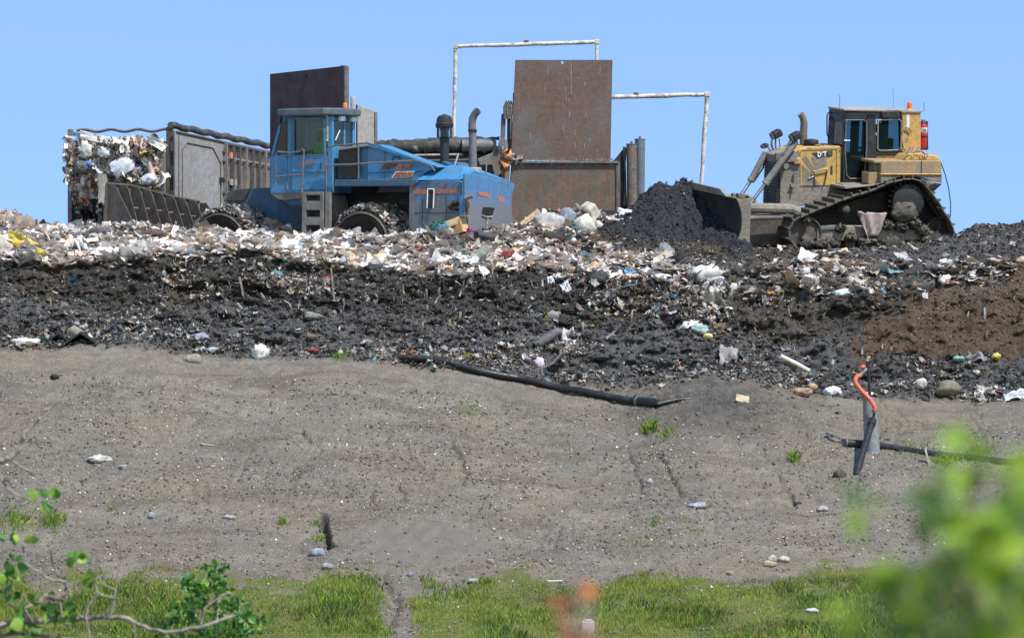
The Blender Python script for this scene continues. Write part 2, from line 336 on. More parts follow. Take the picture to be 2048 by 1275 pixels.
# lumps of the bank stand out from the face, not only upwards
bk = MK[0]*smooth(109.0, 110.2, GY)*(1-smooth(112.6, 114, GY)); bk = bk*(1-.45*MK[1]); GYD = GY-bk*(.34*fbm(GX*.6, GZ*1.6+GY*.3, 1.1, 3, .6, 4)+.30*fbm(GX, GZ*1.4+GY*.3, 1.9, 4, .6, 2)+.18*fbm(GX, GZ*1.3+GY*.4, 6, 3, .65, 5)+.10*np.abs(fbm(GX, GZ+GY*.6, 11, 2, .6, 1)))
def grid_mesh(name, X, Y, Z, cols):
    h, w_ = X.shape; V = np.stack([X, Y, Z], -1).reshape(-1, 3); i = np.arange(h*w_).reshape(h, w_)
    Fc = np.stack([i[:-1, :-1], i[:-1, 1:], i[1:, 1:], i[1:, :-1]], -1).reshape(-1, 4); return np_mesh(name, V, Fc, cols)
me = grid_mesh('landfill_ground', GX, GYD, GZ, {'zone': np.stack([MK[0], MK[1], MK[2]], -1).reshape(-1, 3), 'zone2': np.stack([MK[3], MK[4], MK[5]], -1).reshape(-1, 3)})
m, nt, b = nodes('landfill soil'); g = N(nt, 'ShaderNodeNewGeometry'); pos = g.outputs['Position']
z1 = N(nt, 'ShaderNodeAttribute'); z1.attribute_name = 'zone'; z2 = N(nt, 'ShaderNodeAttribute'); z2.attribute_name = 'zone2'
s1 = N(nt, 'ShaderNodeSeparateColor'); nt.links.new(z1.outputs[0], s1.inputs[0]); s2 = N(nt, 'ShaderNodeSeparateColor'); nt.links.new(z2.outputs[0], s2.inputs[0])
nA = noise(nt, pos, .45, 6, .6); nB = noise(nt, pos, 3.2, 6, .65); nC = noise(nt, pos, 26, 4, .7)
mpg = N(nt, 'ShaderNodeMapping'); mpg.inputs['Scale'].default_value = (.35, 1.2, 1.2); mpg.inputs['Rotation'].default_value = (0, 0, .5); nt.links.new(pos, mpg.inputs[0]); nS = noise(nt, mpg.outputs[0], 1.3, 7, .68, .6)
grav = mix(nt, (.130, .119, .099), (.150, .124, .094), ramp(nt, nA, .42, .58)); grav = mix(nt, grav, (.172, .153, .125), ramp(nt, nS, .50, .62, 0, .95)); grav = mix(nt, grav, (.098, .080, .062), ramp(nt, nS, .48, .38, 0, .95)); grav = mix(nt, grav, (.112, .098, .081), ramp(nt, nB, .45, .68)); grav = mix(nt, grav, (.32, .30, .27), ramp(nt, nC, .58, .68)); grav = mix(nt, grav, (.40, .38, .35), ramp(nt, noise(nt, pos, 70, 2, .5), .66, .70))
grav = mix(nt, grav, (.065, .057, .05), ramp(nt, nC, .44, .34))
darkc = mix(nt, (.055, .050, .043), (.095, .076, .056), ramp(nt, nA, .42, .62)); darkc = mix(nt, darkc, (.022, .023, .027), ramp(nt, nB, .45, .65)); darkc = mix(nt, darkc, (.13, .128, .125), ramp(nt, nC, .58, .68, 0, .8))
brc = mix(nt, (.108, .077, .052), (.066, .050, .038), ramp(nt, nB, .4, .65)); brc = mix(nt, brc, (.17, .125, .085), ramp(nt, nC, .58, .70))
grc = mix(nt, (.085, .105, .028), (.125, .115, .055), ramp(nt, nB, .42, .62))
smc = mix(nt, (.146, .133, .113), (.128, .116, .099), ramp(nt, nB, .4, .6))
trc = mix(nt, (.40, .37, .33), (.20, .185, .17), ramp(nt, nB, .42, .55))
ashc = mix(nt, (.100, .101, .103), (.052, .051, .050), ramp(nt, nB, .42, .64)); ashc = mix(nt, ashc, (.17, .17, .175), ramp(nt, nC, .57, .67, 0, .8)); darkc = mix(nt, darkc, ashc, s2.outputs[2])
c = mix(nt, grav, smc, s2.outputs[0]); c = mix(nt, c, darkc, s1.outputs[0]); c = mix(nt, c, brc, ramp(nt, s1.outputs[1], .05, 1.0, 0, .88)); c = mix(nt, c, trc, s2.outputs[1]); c = mix(nt, c, grc, ramp(nt, s1.outputs[2], .70, .95))
nt.links.new(c, b.inputs['Base Color']); b.inputs['Roughness'].default_value = .92; b.inputs['Specular IOR Level'].default_value = .2
bp = N(nt, 'ShaderNodeBump'); bp.inputs['Strength'].default_value = .8; mb = N(nt, 'ShaderNodeMath', operation='MULTIPLY_ADD'); nt.links.new(s1.outputs[0], mb.inputs[0]); mb.inputs[1].default_value = .07; mb.inputs[2].default_value = .035; nt.links.new(mb.outputs[0], bp.inputs['Distance'])
nt.links.new(noise(nt, pos, 14, 9, .82), bp.inputs['Height']); nt.links.new(bp.outputs[0], b.inputs['Normal'])
tag(link('ground', me, m, smooth=True), kind='structure')

def zat(X, Y):
    X = np.asarray(X, float); Y = np.asarray(Y, float)
    i = np.clip(np.searchsorted(gx, X)-1, 0, len(gx)-2); j = np.clip(np.searchsorted(gy, Y)-1, 0, len(gy)-2)
    tx = np.clip((X-gx[i])/(gx[i+1]-gx[i]), 0, 1); ty = np.clip((Y-gy[j])/(gy[j+1]-gy[j]), 0, 1)
    return (GZ[j, i]*(1-tx)+GZ[j, i+1]*tx)*(1-ty)+(GZ[j+1, i]*(1-tx)+GZ[j+1, i+1]*tx)*ty
def yoff(X, Y):
    i = np.clip(np.searchsorted(gx, X)-1, 0, len(gx)-2); j = np.clip(np.searchsorted(gy, Y)-1, 0, len(gy)-2); return (GYD-GY)[j, i]
_ys = np.arange(92, 124, .03)
def onground(px, py):
    """where the line of sight through a photograph pixel first meets the ground"""
    X = (px-1024)*_ys/F; Z = (637.5-py)*_ys/F; h = zat(X, _ys); k = np.argmax(h >= Z)
    if h[k] < Z[k]: k = np.argmin(Z-h)
    return Vector((X[k], _ys[k], h[k]))
# ---------------------------------------------------------------- scattered masses
def rots(n, tilt=1.0):
    """random rotations; tilt 1 = any way up"""
    a = rng.random(n)*2*np.pi; t = rng.normal(0, 1, n)*tilt; u = rng.random(n)*2*np.pi
    ca, sa = np.cos(a), np.sin(a); Rz = np.zeros((n, 3, 3)); Rz[:, 0, 0] = ca; Rz[:, 0, 1] = -sa; Rz[:, 1, 0] = sa; Rz[:, 1, 1] = ca; Rz[:, 2, 2] = 1
    k = np.stack([np.cos(u), np.sin(u), 0*u], -1); K = np.zeros((n, 3, 3)); K[:, 0, 2] = k[:, 1]; K[:, 1, 2] = -k[:, 0]; K[:, 2, 0] = -k[:, 1]; K[:, 2, 1] = k[:, 0]
    Rt = np.eye(3)[None]+np.sin(t)[:, None, None]*K+(1-np.cos(t))[:, None, None]*(K@K)
    return Rt@Rz
def scatter(name, protos, pos, scl, rot, col, mat, label, cat, kind='stuff', parent=None, smooth=False, M=None):
    n = len(pos); which = rng.integers(0, len(protos), n); VV = []; FF = []; CC = []; off = 0
    scl = np.asarray(scl); scl = np.repeat(scl[:, None], 3, 1) if scl.ndim == 1 else scl
    for k, (pv, pf) in enumerate(protos):
        s = np.where(which == k)[0]
        if not len(s): continue
        v = np.einsum('nij,nkj->nki', rot[s], pv[None]*scl[s][:, None, :])+pos[s][:, None, :]
        VV.append(v.reshape(-1, 3)); FF.append((pf[None]+(np.arange(len(s))*len(pv))[:, None, None]+off).reshape(-1, pf.shape[1]))
        CC.append(np.repeat(col[s], len(pv), 0)); off += len(s)*len(pv)
    me = np_mesh(name, np.concatenate(VV), np.concatenate(FF), {'Col': np.concatenate(CC)})
    o = link(name, me, mat, parent, M, smooth=smooth); return tag(o, label, cat, None, kind)
def ico(jit, sub=1, sq=(1, 1, 1), seed=0):
    bm = bmesh.new(); bmesh.ops.create_icosphere(bm, subdivisions=sub, radius=1); r_ = np.random.default_rng(seed)
    V = np.array([v.co[:] for v in bm.verts]); Fc = np.array([[v.index for v in f.verts] for f in bm.faces]); bm.free()
    return V*(1+r_.normal(0, jit, (len(V), 1)))*np.array(sq)+r_.normal(0, jit*.35, V.shape), Fc
def sheet(n, amp, asp=1., seed=0, curl=.3, rag=.1):
    r_ = np.random.default_rng(seed); x, y = np.meshgrid(np.linspace(-1, 1, n), np.linspace(-asp, asp, n)); z = r_.normal(0, amp, x.shape)
    z += curl*r_.normal()*x*x+curl*r_.normal()*x*y+curl*r_.normal()*y*y
    x = x+r_.normal(0, rag, x.shape); y = y+r_.normal(0, rag*asp, y.shape); i = np.arange(n*n).reshape(n, n)
    Fc = np.stack([i[:-1, :-1], i[:-1, 1:], i[1:, 1:], i[1:, :-1]], -1).reshape(-1, 4); return np.stack([x, y, z], -1).reshape(-1, 3), Fc
octs = []
for _s in range(8):
    _r = np.random.default_rng(900+_s); _v = np.array([(1, 0, 0), (-1, 0, 0), (0, 1, 0), (0, -1, 0), (0, 0, 1), (0, 0, -1)], float)*(1+_r.normal(0, .25, (6, 1)))+_r.normal(0, .25, (6, 3)); octs.append((_v, np.array([(0, 2, 4), (2, 1, 4), (1, 3, 4), (3, 0, 4), (2, 0, 5), (1, 2, 5), (3, 1, 5), (0, 3, 5)])))
clods = [ico(.18, 1, (1, 1, .75), s) for s in range(7)]
sheets = [sheet(6, .085, a, 20+i, .22, .055) for i, a in enumerate((1, .6, .8, .45, 1, .7, .35, .9))]
strips = [sheet(5, .10, .16, 50+i, .5, .05) for i in range(5)]
LIT = np.array([(.78, .77, .75), (.70, .69, .68), (.60, .60, .62), (.76, .70, .60), (.60, .46, .33), (.62, .53, .43), (.70, .56, .50), (.42, .40, .38), (.30, .29, .28), (.66, .60, .58), (.25, .22, .20), (.10, .10, .10), (.35, .45, .55), (.50, .50, .48)])
LP = np.array([12, 12, 9, 14, 11, 7, 12, 4, 2, 12, 3, 2, 1.5, 5]); LP = LP/LP.sum()
def palette(n, p=None, accent=.03, gain=1.0):
    c = LIT[rng.choice(len(LIT), n, p=p)]*(.8+.3*rng.random((n, 1)))*gain
    a = rng.random(n) < accent; AC = np.array([(.10, .35, .70), (.75, .60, .10), (.65, .10, .08), (.10, .45, .28), (.70, .30, .10), (.25, .60, .70), (.55, .20, .40)])
    c[a] = AC[rng.integers(0, len(AC), a.sum())]*gain; return np.clip(c*.86, 0, .8)
litmat = vcol('litter', .6, .12, .012, .22, 6); soilmat = vcol('soil clods', .95, 0, .02, .22, 12, .15); stonemat = vcol('stones', .8, 0, .006, .15, 30)
def sample(n, fn, y0, y1, x0=-13.6, x1=13.6):
    X = rng.uniform(x0, x1, n*1); Y = rng.uniform(y0, y1, n)
    keep = rng.random(n) < fn(X, Y); X, Y = X[keep], Y[keep]; return X, Y+yoff(X, Y), zat(X, Y)
def mk(X, Y):
    Zb = base(X, Y); return masks(X, Y, Zb)
# dark soil clods
def f(X, Y):
    d, br, g, sm, t, px, row, n1, n2 = mk(X, Y); return d*(1-.2*br)*(.35+.65*smooth(-.3, .3, n1))
X, Y, Z = sample(300000, f, 108, 122.5); n = len(X); s = .007+.040*rng.random(n)**7
d, br, *_ = mk(X, Y); c = np.array([(.048, .046, .045)])*(.35+1.4*rng.random((n, 1))**1.6)+np.clip(br, 0, 1)[:, None]*np.array([(.06, .032, .01)]); k = rng.random(n) < .10; c[k] = np.array([(.17, .165, .155)])*(.6+.6*rng.random((k.sum(), 1))); k = rng.random(n) < .22; c[k] = c[k]*np.array([1.5, 1.25, 1.0])
scatter('soil_clods', octs, np.stack([X, Y, Z+s*.3], -1), s[:, None]*np.array([1.3, 1.1, .9])*(.7+.6*rng.random((n, 3))), rots(n), c, soilmat, 'dark grey clods of soil strewn over the black landfill slope', 'soil')
# gravel on the bare slope
def f(X, Y):
    d, br, g, sm, t, px, row, n1, n2 = mk(X, Y); return (1-d)*(1-.9*sm)*(1-.7*g)*(.35+.65*smooth(-.25, .35, n1+n2*.4))
X, Y, Z = sample(230000, f, 94, 107.8); n = len(X); s = .006+.032*rng.random(n)**12
c = np.array([(.165, .147, .120)])*(.45+1.0*rng.random((n, 1))); k = rng.random(n) < .06; c[k] = np.array([(.66, .65, .62)])*(.6+.4*rng.random((k.sum(), 1))); s[k] = np.maximum(s[k], .007+.012*rng.random(k.sum())**2); k = rng.random(n) < .08; c[k] = (.08, .073, .065)
scatter('gravel', octs, np.stack([X, Y, Z+s*.35], -1), s[:, None]*(.7+.6*rng.random((n, 3))), rots(n), c, stonemat, 'loose gravel and pebbles lying on the bare grey brown slope', 'gravel')
# loose rubbish
def f(X, Y):
    d, br, g, sm, t, px, row, n1, n2 = mk(X, Y); return np.clip(t*1.1, 0, 1)
X, Y, Z = sample(52000, f, 112.4, 122.5); n = len(X); s = .045+.19*rng.random(n)**2.2
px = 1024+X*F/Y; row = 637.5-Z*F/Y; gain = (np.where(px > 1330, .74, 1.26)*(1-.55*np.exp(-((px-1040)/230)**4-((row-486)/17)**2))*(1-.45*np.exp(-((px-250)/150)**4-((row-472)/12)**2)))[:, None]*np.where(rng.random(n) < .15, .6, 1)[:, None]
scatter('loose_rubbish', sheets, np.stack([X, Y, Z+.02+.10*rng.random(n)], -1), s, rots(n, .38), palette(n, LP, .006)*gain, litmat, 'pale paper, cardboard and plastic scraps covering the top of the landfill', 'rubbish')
X, Y, Z = sample(9000, f, 112.6, 122.3); n = len(X); s = .05+.13*rng.random(n)**2
scatter('bagged_rubbish', [ico(.09, 2, (1, .9, .6), s_) for s_ in range(80, 86)], np.stack([X, Y, Z+.03], -1), s[:, None]*(.6+.7*rng.random((n, 3))), rots(n), palette(n, LP, .01), litmat, 'crumpled bags and wrappers among the paper scraps on the landfill top', 'rubbish')
# scraps mixed in the dark soil
def f(X, Y):
    d, br, g, sm, t, px, row, n1, n2 = mk(X, Y)
    band = (.55+.8*smooth(560, 700, px)*(1-smooth(1150, 1300, px)))*np.exp(-((row-rows_(px, R3)+16)/15)**2)+.30*np.exp(-((px-1360)/110)**2-((row-600)/55)**2)+.35*np.exp(-((px-1190)/160)**2-((row-600)/60)**2)+.55*np.exp(-((px-600)/260)**2-((row-560)/38)**2)
    band += .3*np.exp(-((px-1900)/160)**2-((row-750)/28)**2)+.5*np.exp(-((px-1600)/90)**2-((row-745)/35)**2)+.3*np.exp(-((px-1100)/90)**2-((row-690)/30)**2)+.55*np.exp(-((px-120)/110)**2-((row-665)/20)**2)+.25*np.exp(-((px-230)/160)**2-((row-650)/40)**2)
    band += .5*np.exp(-((px-1640)/230)**2-((row-570)/32)**2)
    return np.clip(d*(1-.9*br)*(.07+band*(.3+smooth(-.2, .3, n2))), 0, 1)
X, Y, Z = sample(150000, f, 108, 119); n = len(X); s = .014+.085*rng.random(n)**3.6
scatter('buried_scraps', sheets+strips, np.stack([X, Y, Z+.01+.03*rng.random(n)], -1), s, rots(n, .7), palette(n, None, .025)*(.25+.6*rng.random((n, 1))), litmat, 'dirty shreds of plastic and paper poking out of the black soil', 'rubbish')
# denser nests of torn plastic
CX, CY, CS = [], [], []
for px_, py_, rx, ry, q, sz in ((760, 708, 45, 10, 90, .09), (840, 715, 60, 14, 150, .09), (930, 722, 60, 18, 170, .08), (1010, 712, 40, 22, 110, .09), (1050, 690, 30, 16, 70, .08), (1140, 700, 40, 22, 80, .09), (1400, 560, 50, 28, 190, .11), (1420, 640, 40, 26, 120, .10), (1330, 600, 60, 26, 120, .08), (1215, 615, 50, 20, 90, .09), (1180, 560, 60, 10, 60, .1),
      (560, 560, 60, 14, 150, .09), (640, 575, 40, 22, 110, .09), (400, 590, 40, 16, 70, .09), (350, 560, 40, 20, 60, .09), (70, 688, 60, 10, 80, .09), (150, 668, 50, 8, 60, .08), (260, 650, 60, 18, 80, .07), (360, 665, 60, 14, 80, .07), (430, 700, 50, 10, 60, .08), (1600, 760, 40, 18, 120, .08), (1530, 600, 60, 14, 90, .09), (1700, 570, 90, 16, 160, .09), (1870, 740, 90, 16, 100, .07), (1960, 790, 60, 12, 90, .08), (1800, 770, 60, 10, 70, .07), (1280, 740, 60, 12, 50, .07)):
    a_ = rng.normal(0, 1, (q, 2))*.6
    for u_, v_ in a_:
        p = onground(px_+u_*rx, py_+v_*ry); CX.append(p.x); CY.append(p.y); CS.append(sz*(.25+.75*rng.random()**2))
X, Y, s = np.array(CX), np.array(CY), np.array(CS); Z = zat(X, Y); Y = Y+yoff(X, Y)-.03; n = len(X); tang = [sheet(7, .13, a, 700+i, .35, .05) for i, a in enumerate((1, .5, .25, .7, .35, .9))]
scatter('torn_plastic', tang, np.stack([X, Y, Z+.02], -1), s, rots(n, .9), palette(n, LP, .06)*(.45+.55*rng.random((n, 1))), litmat, 'nests of torn plastic and paper caught in the black soil', 'rubbish')
# hanging shreds on the steep bank
def f(X, Y):
    px = 1024+X*F/Y; return .25+.5*np.exp(-((px-1000)/500)**2)
X, Y, Z = sample(900, f, 110.9, 113.1); n = len(X); s = .05+.14*rng.random(n)**2; rt = rots(n, .3); up = np.array([[0, 1, 0], [0, 0, -1], [-1, 0, 0]], float)
scatter('hanging_shreds', strips, np.stack([X, Y-.04, Z+.02], -1), s, rt@up, palette(n, None, .03)*.55, litmat, 'torn strips of plastic hanging out of the steep black bank', 'rubbish')
# larger half buried bags and sheets over the top layer
def f(X, Y):
    d, br, g, sm, t, px, row, n1, n2 = mk(X, Y); return np.clip(t*1.2, 0, 1)
X, Y, Z = sample(2600, f, 112.6, 121.5); n = len(X); s = .12+.16*rng.random(n)**2
big = [sheet(9, .07, a, 400+i, .25, .03) for i, a in enumerate((1, .5, .7, .35, .8, .6))]
scatter('large_sheets', big, np.stack([X, Y, Z+.05+.05*rng.random(n)], -1), s, rots(n, .45), palette(n, LP, .03)*(.85+.35*rng.random((n, 1))), litmat, 'larger sheets of film, paper and cardboard spread over the landfill top', 'rubbish', smooth=True)
# grass
def blades(name, X, Y, h, wdt, col, label, lean=.25):
    Z = zat(X, Y); n = len(X); a = rng.random(n)*np.pi; dx, dy = np.cos(a)*wdt, np.sin(a)*wdt*.6; lx = rng.normal(0, lean, n)*h; ly = rng.normal(0, lean, n)*h
    B = np.stack([X, Y, Z-.02], -1); V = np.stack([B+np.stack([-dx, -dy, 0*dx], -1), B+np.stack([dx, dy, 0*dx], -1), B+np.stack([lx*.35+dx*.6, ly*.35, h*.6], -1), B+np.stack([lx, ly, h], -1)], 1).reshape(-1, 3)
    i = np.arange(n)*4; Fc = np.concatenate([np.stack([i, i+1, i+2], -1), np.stack([i, i+2, i+3], -1)])
    me = np_mesh(name, V, Fc, {'Col': np.repeat(col, 4, 0)}); o = link(name, me, grassmat); return tag(o, label, 'grass', kind='stuff')
grassmat = vcol('grass blades', .6, .35, 0, .12, 3)
def gcol(n, dry):
    c = np.array([(.17, .31, .035)])*(.45+.9*rng.random((n, 1))); y = rng.random(n) < .3+dry*0; c[y] = np.array([(.34, .39, .065)])*(.6+.6*rng.random((y.sum(), 1)))
    k = rng.random(n) < dry; c[k] = np.array([(.34, .27, .14)])*(.6+.6*rng.random((k.sum(), 1))); k = rng.random(n) < .2; c[k] = (.035, .085, .02); return c
def f(X, Y):
    d, br, g, sm, t, px, row, n1, n2 = mk(X, Y); return smooth(.25, 1.0, g)**1.4*(.50+.50*smooth(-.30, .06, fbm(X, Y, 1.1, 4, .6, 3)+n2*.5))
X1, Y1, Z1 = sample(90000, f, 99.5, 106); X, Y, Z = sample(430000, f, 92.8, 99.5); X, Y, Z = np.concatenate([X, X1]), np.concatenate([Y, Y1]), np.concatenate([Z, Z1]); n = len(X); px = 1024+X*F/Y; row = 637.5-Z*F/Y
tall = smooth(1105, 1200, row); cl = smooth(-.3, .35, fbm(X, Y, .9, 3, .5, 7)); h = (.03+.20*rng.random(n)**1.6*(.25+.75*cl))*(.30+.70*tall)
c = gcol(n, .17); yl = (smooth(-.05, .35, fbm(X, Y, .8, 3, .5, 1))*.9)[:, None]; dk = smooth(0, .35, fbm(X, Y, 1.5, 3, .5, 4))[:, None]; c = c*(1-.30*dk); c = c*(1-yl*.5)+yl*.5*np.array([(.36, .40, .08)])*(.6+.6*rng.random((n, 1))); c = np.where((tall < .5)[:, None], c*.6+np.array([(.13, .10, .04)]), c)
blades('grass', X, Y, h, .006+.006*rng.random(n), c, 'bright green grass growing along the foot of the slope')
# tufts on the bare slope and along the pipes
TX = []; TY = []; TH = []
for px_, py_, wd, hh, q in ((680, 712, .20, .13, 260), (1298, 862, .16, .22, 260), (1335, 868, .18, .14, 150), (1587, 922, .09, .22, 200), (945, 824, .38, .09, 260), (1130, 842, .22, .07, 90), (1010, 815, .1, .08, 50), (1830, 902, .45, .10, 420), (1890, 922, .30, .14, 420), (1950, 908, .5, .12, 420), (1310, 1046, .12, .10, 120), (1390, 1060, .3, .08, 140),
                           (565, 1046, .09, .14, 120), (225, 1020, .1, .1, 60), (30, 1040, .35, .16, 500), (105, 1045, .22, .18, 360), (635, 1048, .12, .10, 150), (640, 1080, .12, .12, 130), (305, 1015, .1, .08, 60), (1745, 985, .3, .05, 60), (1275, 1090, .6, .07, 400), (205, 1190, .4, .2, 500)):
    p = onground(px_, py_); TX.append(p.x+rng.normal(0, wd*.5, q)); TY.append(p.y+rng.normal(0, wd*.7, q)); TH.append(hh*(.4+.7*rng.random(q)))
X, Y, h = np.concatenate(TX), np.concatenate(TY), np.concatenate(TH); blades('grass_tufts', X, Y, h, .004+.004*rng.random(len(X)), gcol(len(X), .08), 'small green tufts of grass scattered over the bare slope', .35)

# ---------------------------------------------------------------- the pushed heap in front of the yellow dozer blade
hx, hy = np.meshgrid(np.arange(-.2, 5.6, .035), np.arange(115.6, 122.2, .035))
def heap(x, y):
    px = 1024+x*F/y
    prof = np.interp(px, [1120, 1180, 1235, 1290, 1320, 1345, 1362, 1380, 1400, 1430, 1470, 1500, 1530], [0, .16, .42, .80, 1.0, 1.24, 1.40, 1.38, 1.28, 1.10, .84, .50, 0])
    yc = np.interp(px, [1150, 1300, 1365, 1400, 1490], [119.2, 119.6, 120.1, 120.2, 118.9]); sy = np.where(y < yc, 3.0, 1.0)
    return prof*np.clip(1-(np.abs(y-yc)/sy)**1.15, 0, 1)
hz = heap(hx, hy); ZB = zat(hx, hy); live = smooth(0, .12, hz)
hz2 = ZB-.12+hz*1.09+live*(fbm(hx, hy, 3.2, 5, .62, 3)*.26+fbm(hx, hy, 9, 3, .7, 1)*.10+(1-np.abs(fbm(hx, hy, 5, 3, .5, 2))*2-.6)*.07)
me = grid_mesh('pushed_soil_heap', hx, hy, np.where(hz > .003, hz2, ZB-.3), {'Col': np.tile((.040, .042, .050), (hx.size, 1))})
tag(link('pushed_soil_heap', me, vcol('heap soil', .95, 0, .05, .3, 14, .15), smooth=True), 'black soil heap piled against the yellow dozer blade', 'soil heap', kind='stuff')
n = 30000; X = rng.uniform(0, 5.4, n); Y = rng.uniform(115.8, 121.6, n); H = heap(X, Y); k = H > .06; X, Y, H = X[k], Y[k], H[k]; n = len(X); s = .008+.035*rng.random(n)**4
Z = zat(X, Y)-.12+H*1.09+fbm(X, Y, 3.2, 5, .62, 3)*.26*smooth(0, .12, H)+(1-np.abs(fbm(X, Y, 5, 3, .5, 2))*2-.6)*.07
c = np.array([(.050, .052, .060)])*(.5+1.1*rng.random((n, 1))); k = rng.random(n) < .004; c[k] = (.4, .38, .35)
scatter('heap_clods', octs, np.stack([X, Y, Z], -1), s, rots(n), c, soilmat, 'black lumps lying on the heap by the dozer blade', 'soil')
def heapz(x, y): 
    H = float(heap(np.array(x), np.array(y))); return float(zat(x, y))-.12+H*1.09 if H > .02 else float(zat(x, y))

# ---------------------------------------------------------------- single pieces of litter
def colmat(name, c, rough=.65, bump=.01, d=.35):
    return surf(name, c, [x*.45+.03 for x in c], d, 5, rough, 0, bump)
def crumple(name, px, py, w_, h_, d_, col, label, cat, seed, lift=.0, sub=3, jit=.10, tilt=0, fold=3.0, y=None):
    """a crumpled bag or bundle w_ wide, h_ high, d_ deep (metres) whose foot is at the pixel"""
    p = onground(px, py) if y is None else Vector(((px-1024)*y/F, y, (637.5-py)*y/F))
    V, Fc = ico(.02, sub, (1, 1, 1), seed); q = V.copy()
    r_ = 1+(0 if fold < 2 else 1)*(.30-.55*np.abs(fbm(q[:, 0]*5+seed, q[:, 2]*5-q[:, 1]*4, 1.0, 3, .6, seed % 4)))+.50*(fbm(q[:, 0]*3+seed, q[:, 2]*3+q[:, 1]*2, 1.0*fold/3, 4, .6, seed % 5))+.12*np.sin(q[:, 0]*9+q[:, 2]*7+seed)*fbm(q[:, 1]*4, q[:, 2]*4+seed, 1, 2, .5, 1)
    q = q*r_[:, None]*np.array([w_/2, d_/2, h_/2]); a = tilt; q = np.stack([q[:, 0]*math.cos(a)-q[:, 2]*math.sin(a), q[:, 1], q[:, 0]*math.sin(a)+q[:, 2]*math.cos(a)], -1)
    me = np_mesh(name, q, Fc); o = link(name, me, colmat(name+' skin', col), smooth=fold < 2); o.location = p+Vector((0, 0, h_*.30+lift)); tag(o, label, cat); return o
def sheetobj(name, px, py, w_, h_, col, label, cat, seed, rx=60, rz=0, ry=0, amp=.10, n=9, lift=0, thick=.006, y=None):
    p = onground(px, py) if y is None else Vector(((px-1024)*y/F, y, (637.5-py)*y/F))
    V, Fc = sheet(n, .5, 1, seed, .25, .06); V[:, 2] = .0
    V[:, 2] = amp*8*fbm(V[:, 0]*1.7+seed, V[:, 1]*1.7, 1.2, 4, .6, seed % 5); V = V*np.array([w_/2, h_/2, max(w_, h_)/2])
    me = np_mesh(name, V, Fc); o = link(name, me, colmat(name+' skin', col), smooth=True); o.location = p+Vector((0, 0, lift+h_/2*math.sin(R(rx))*.8))
    o.rotation_euler = (R(rx), R(ry), R(rz)); sd_ = o.modifiers.new('thickness', 'SOLIDIFY'); sd_.thickness = thick; tag(o, label, cat); return o
def board(name, px, py, size, col, label, cat, rx=0, ry=0, rz=0, lift=0, mat=None, bend=0):
    p = onground(px, py); b_ = MB(); n_ = 8; L, D, H = size
    path = [(-L/2+L*i/n_, 0, bend*math.sin(math.pi*i/n_)+.004*math.sin(i*7+L*9)) for i in range(n_+1)]
    for i in range(n_):
        a, c_ = path[i], path[i+1]; w0 = D/2*(1+.06*math.sin(i*3+px)); w1 = D/2*(1+.06*math.sin((i+1)*3+px))
        b_.add([(a[0], -w0, a[2]-H/2), (c_[0], -w1, c_[2]-H/2), (c_[0], w1, c_[2]-H/2), (a[0], w0, a[2]-H/2), (a[0], -w0, a[2]+H/2), (c_[0], -w1, c_[2]+H/2), (c_[0], w1, c_[2]+H/2), (a[0], w0, a[2]+H/2)],
               [[0, 3, 2, 1], [4, 5, 6, 7], [0, 1, 5, 4], [2, 3, 7, 6]]+([[3, 0, 4, 7]] if i == 0 else [])+([[1, 2, 6, 5]] if i == n_-1 else []))
    o = b_.build(name, mat or colmat(name+' skin', col)); o.location = p+Vector((0, 0, H/2+lift)); o.rotation_euler = (R(rx), R(ry), R(rz)); tag(o, label, cat); return o
def rock(name, px, py, w_, h_, d_, col, label, seed, cat='rock'):
    p = onground(px, py); V, Fc = ico(.0, 3, (1, 1, 1), seed); r_ = 1+.35*fbm(V[:, 0]*1.3+seed, V[:, 2]*1.3+V[:, 1], 1., 3, .5, seed % 5); V = V*(r_*(1+.12*np.sin(V[:, 0]*4+seed)*np.cos(V[:, 1]*3)))[:, None]*np.array([w_/2, d_/2, h_/2]); me = np_mesh(name, V, Fc); o = link(name, me, surf(name+' face', [x*.75 for x in col], [x*.42 for x in col], .5, 14, .8, 0, .02)); o.location = p+Vector((0, 0, h_*.16)); tag(o, label, cat); return o
W_ = (.78, .77, .75); GR = (.33, .32, .30)
sheetobj('foam_strip', 45, 505, .80, .30, (.50, .38, .07), 'long mustard yellow strip lying at the left edge, nearest the corner', 'plastic strip', 3, 60, 0, 28, .06, lift=.12)
sheetobj('foam_strip', 102, 524, .70, .16, (.52, .40, .07), 'flat mustard yellow strip end, lower right of the longer yellow one', 'plastic strip', 4, 60, 0, 10, .05, lift=.12)
sheetobj('yellow_wrapper', 165, 524, .30, .09, (.70, .56, .12), 'bright yellow wrapper on the black bank edge at the left', 'wrapper', 5, 50, 0, 4, .08)
crumple('sack', 8, 508, .50, .50, .4, (.50, .45, .39), 'pale beige stuffed sack cut off by the left edge', 'sack', 6)
crumple('white_bag', 205, 517, .40, .28, .3, W_, 'round white plastic bag left of the grey boulder shaped sack', 'plastic bag', 7)
sheetobj('paper_sheet', 165, 512, .22, .50, (.74, .73, .72), 'tall white paper sheet leaning left of the round white bag', 'paper', 8, 75, 10, -25)
crumple('sack', 270, 522, .72, .42, .5, (.26, .25, .235), 'smooth grey sack like a boulder on the bank edge', 'sack', 9, fold=1.3)
crumple('pink_bag', 345, 505, .75, .26, .5, (.74, .60, .62), 'pale pink and white plastic bag on the heap below the blue machine blade', 'plastic bag', 10)
crumple('white_bag', 322, 498, .42, .25, .4, (.66, .74, .78), 'pale blue white bag touching the pink bag', 'plastic bag', 11)
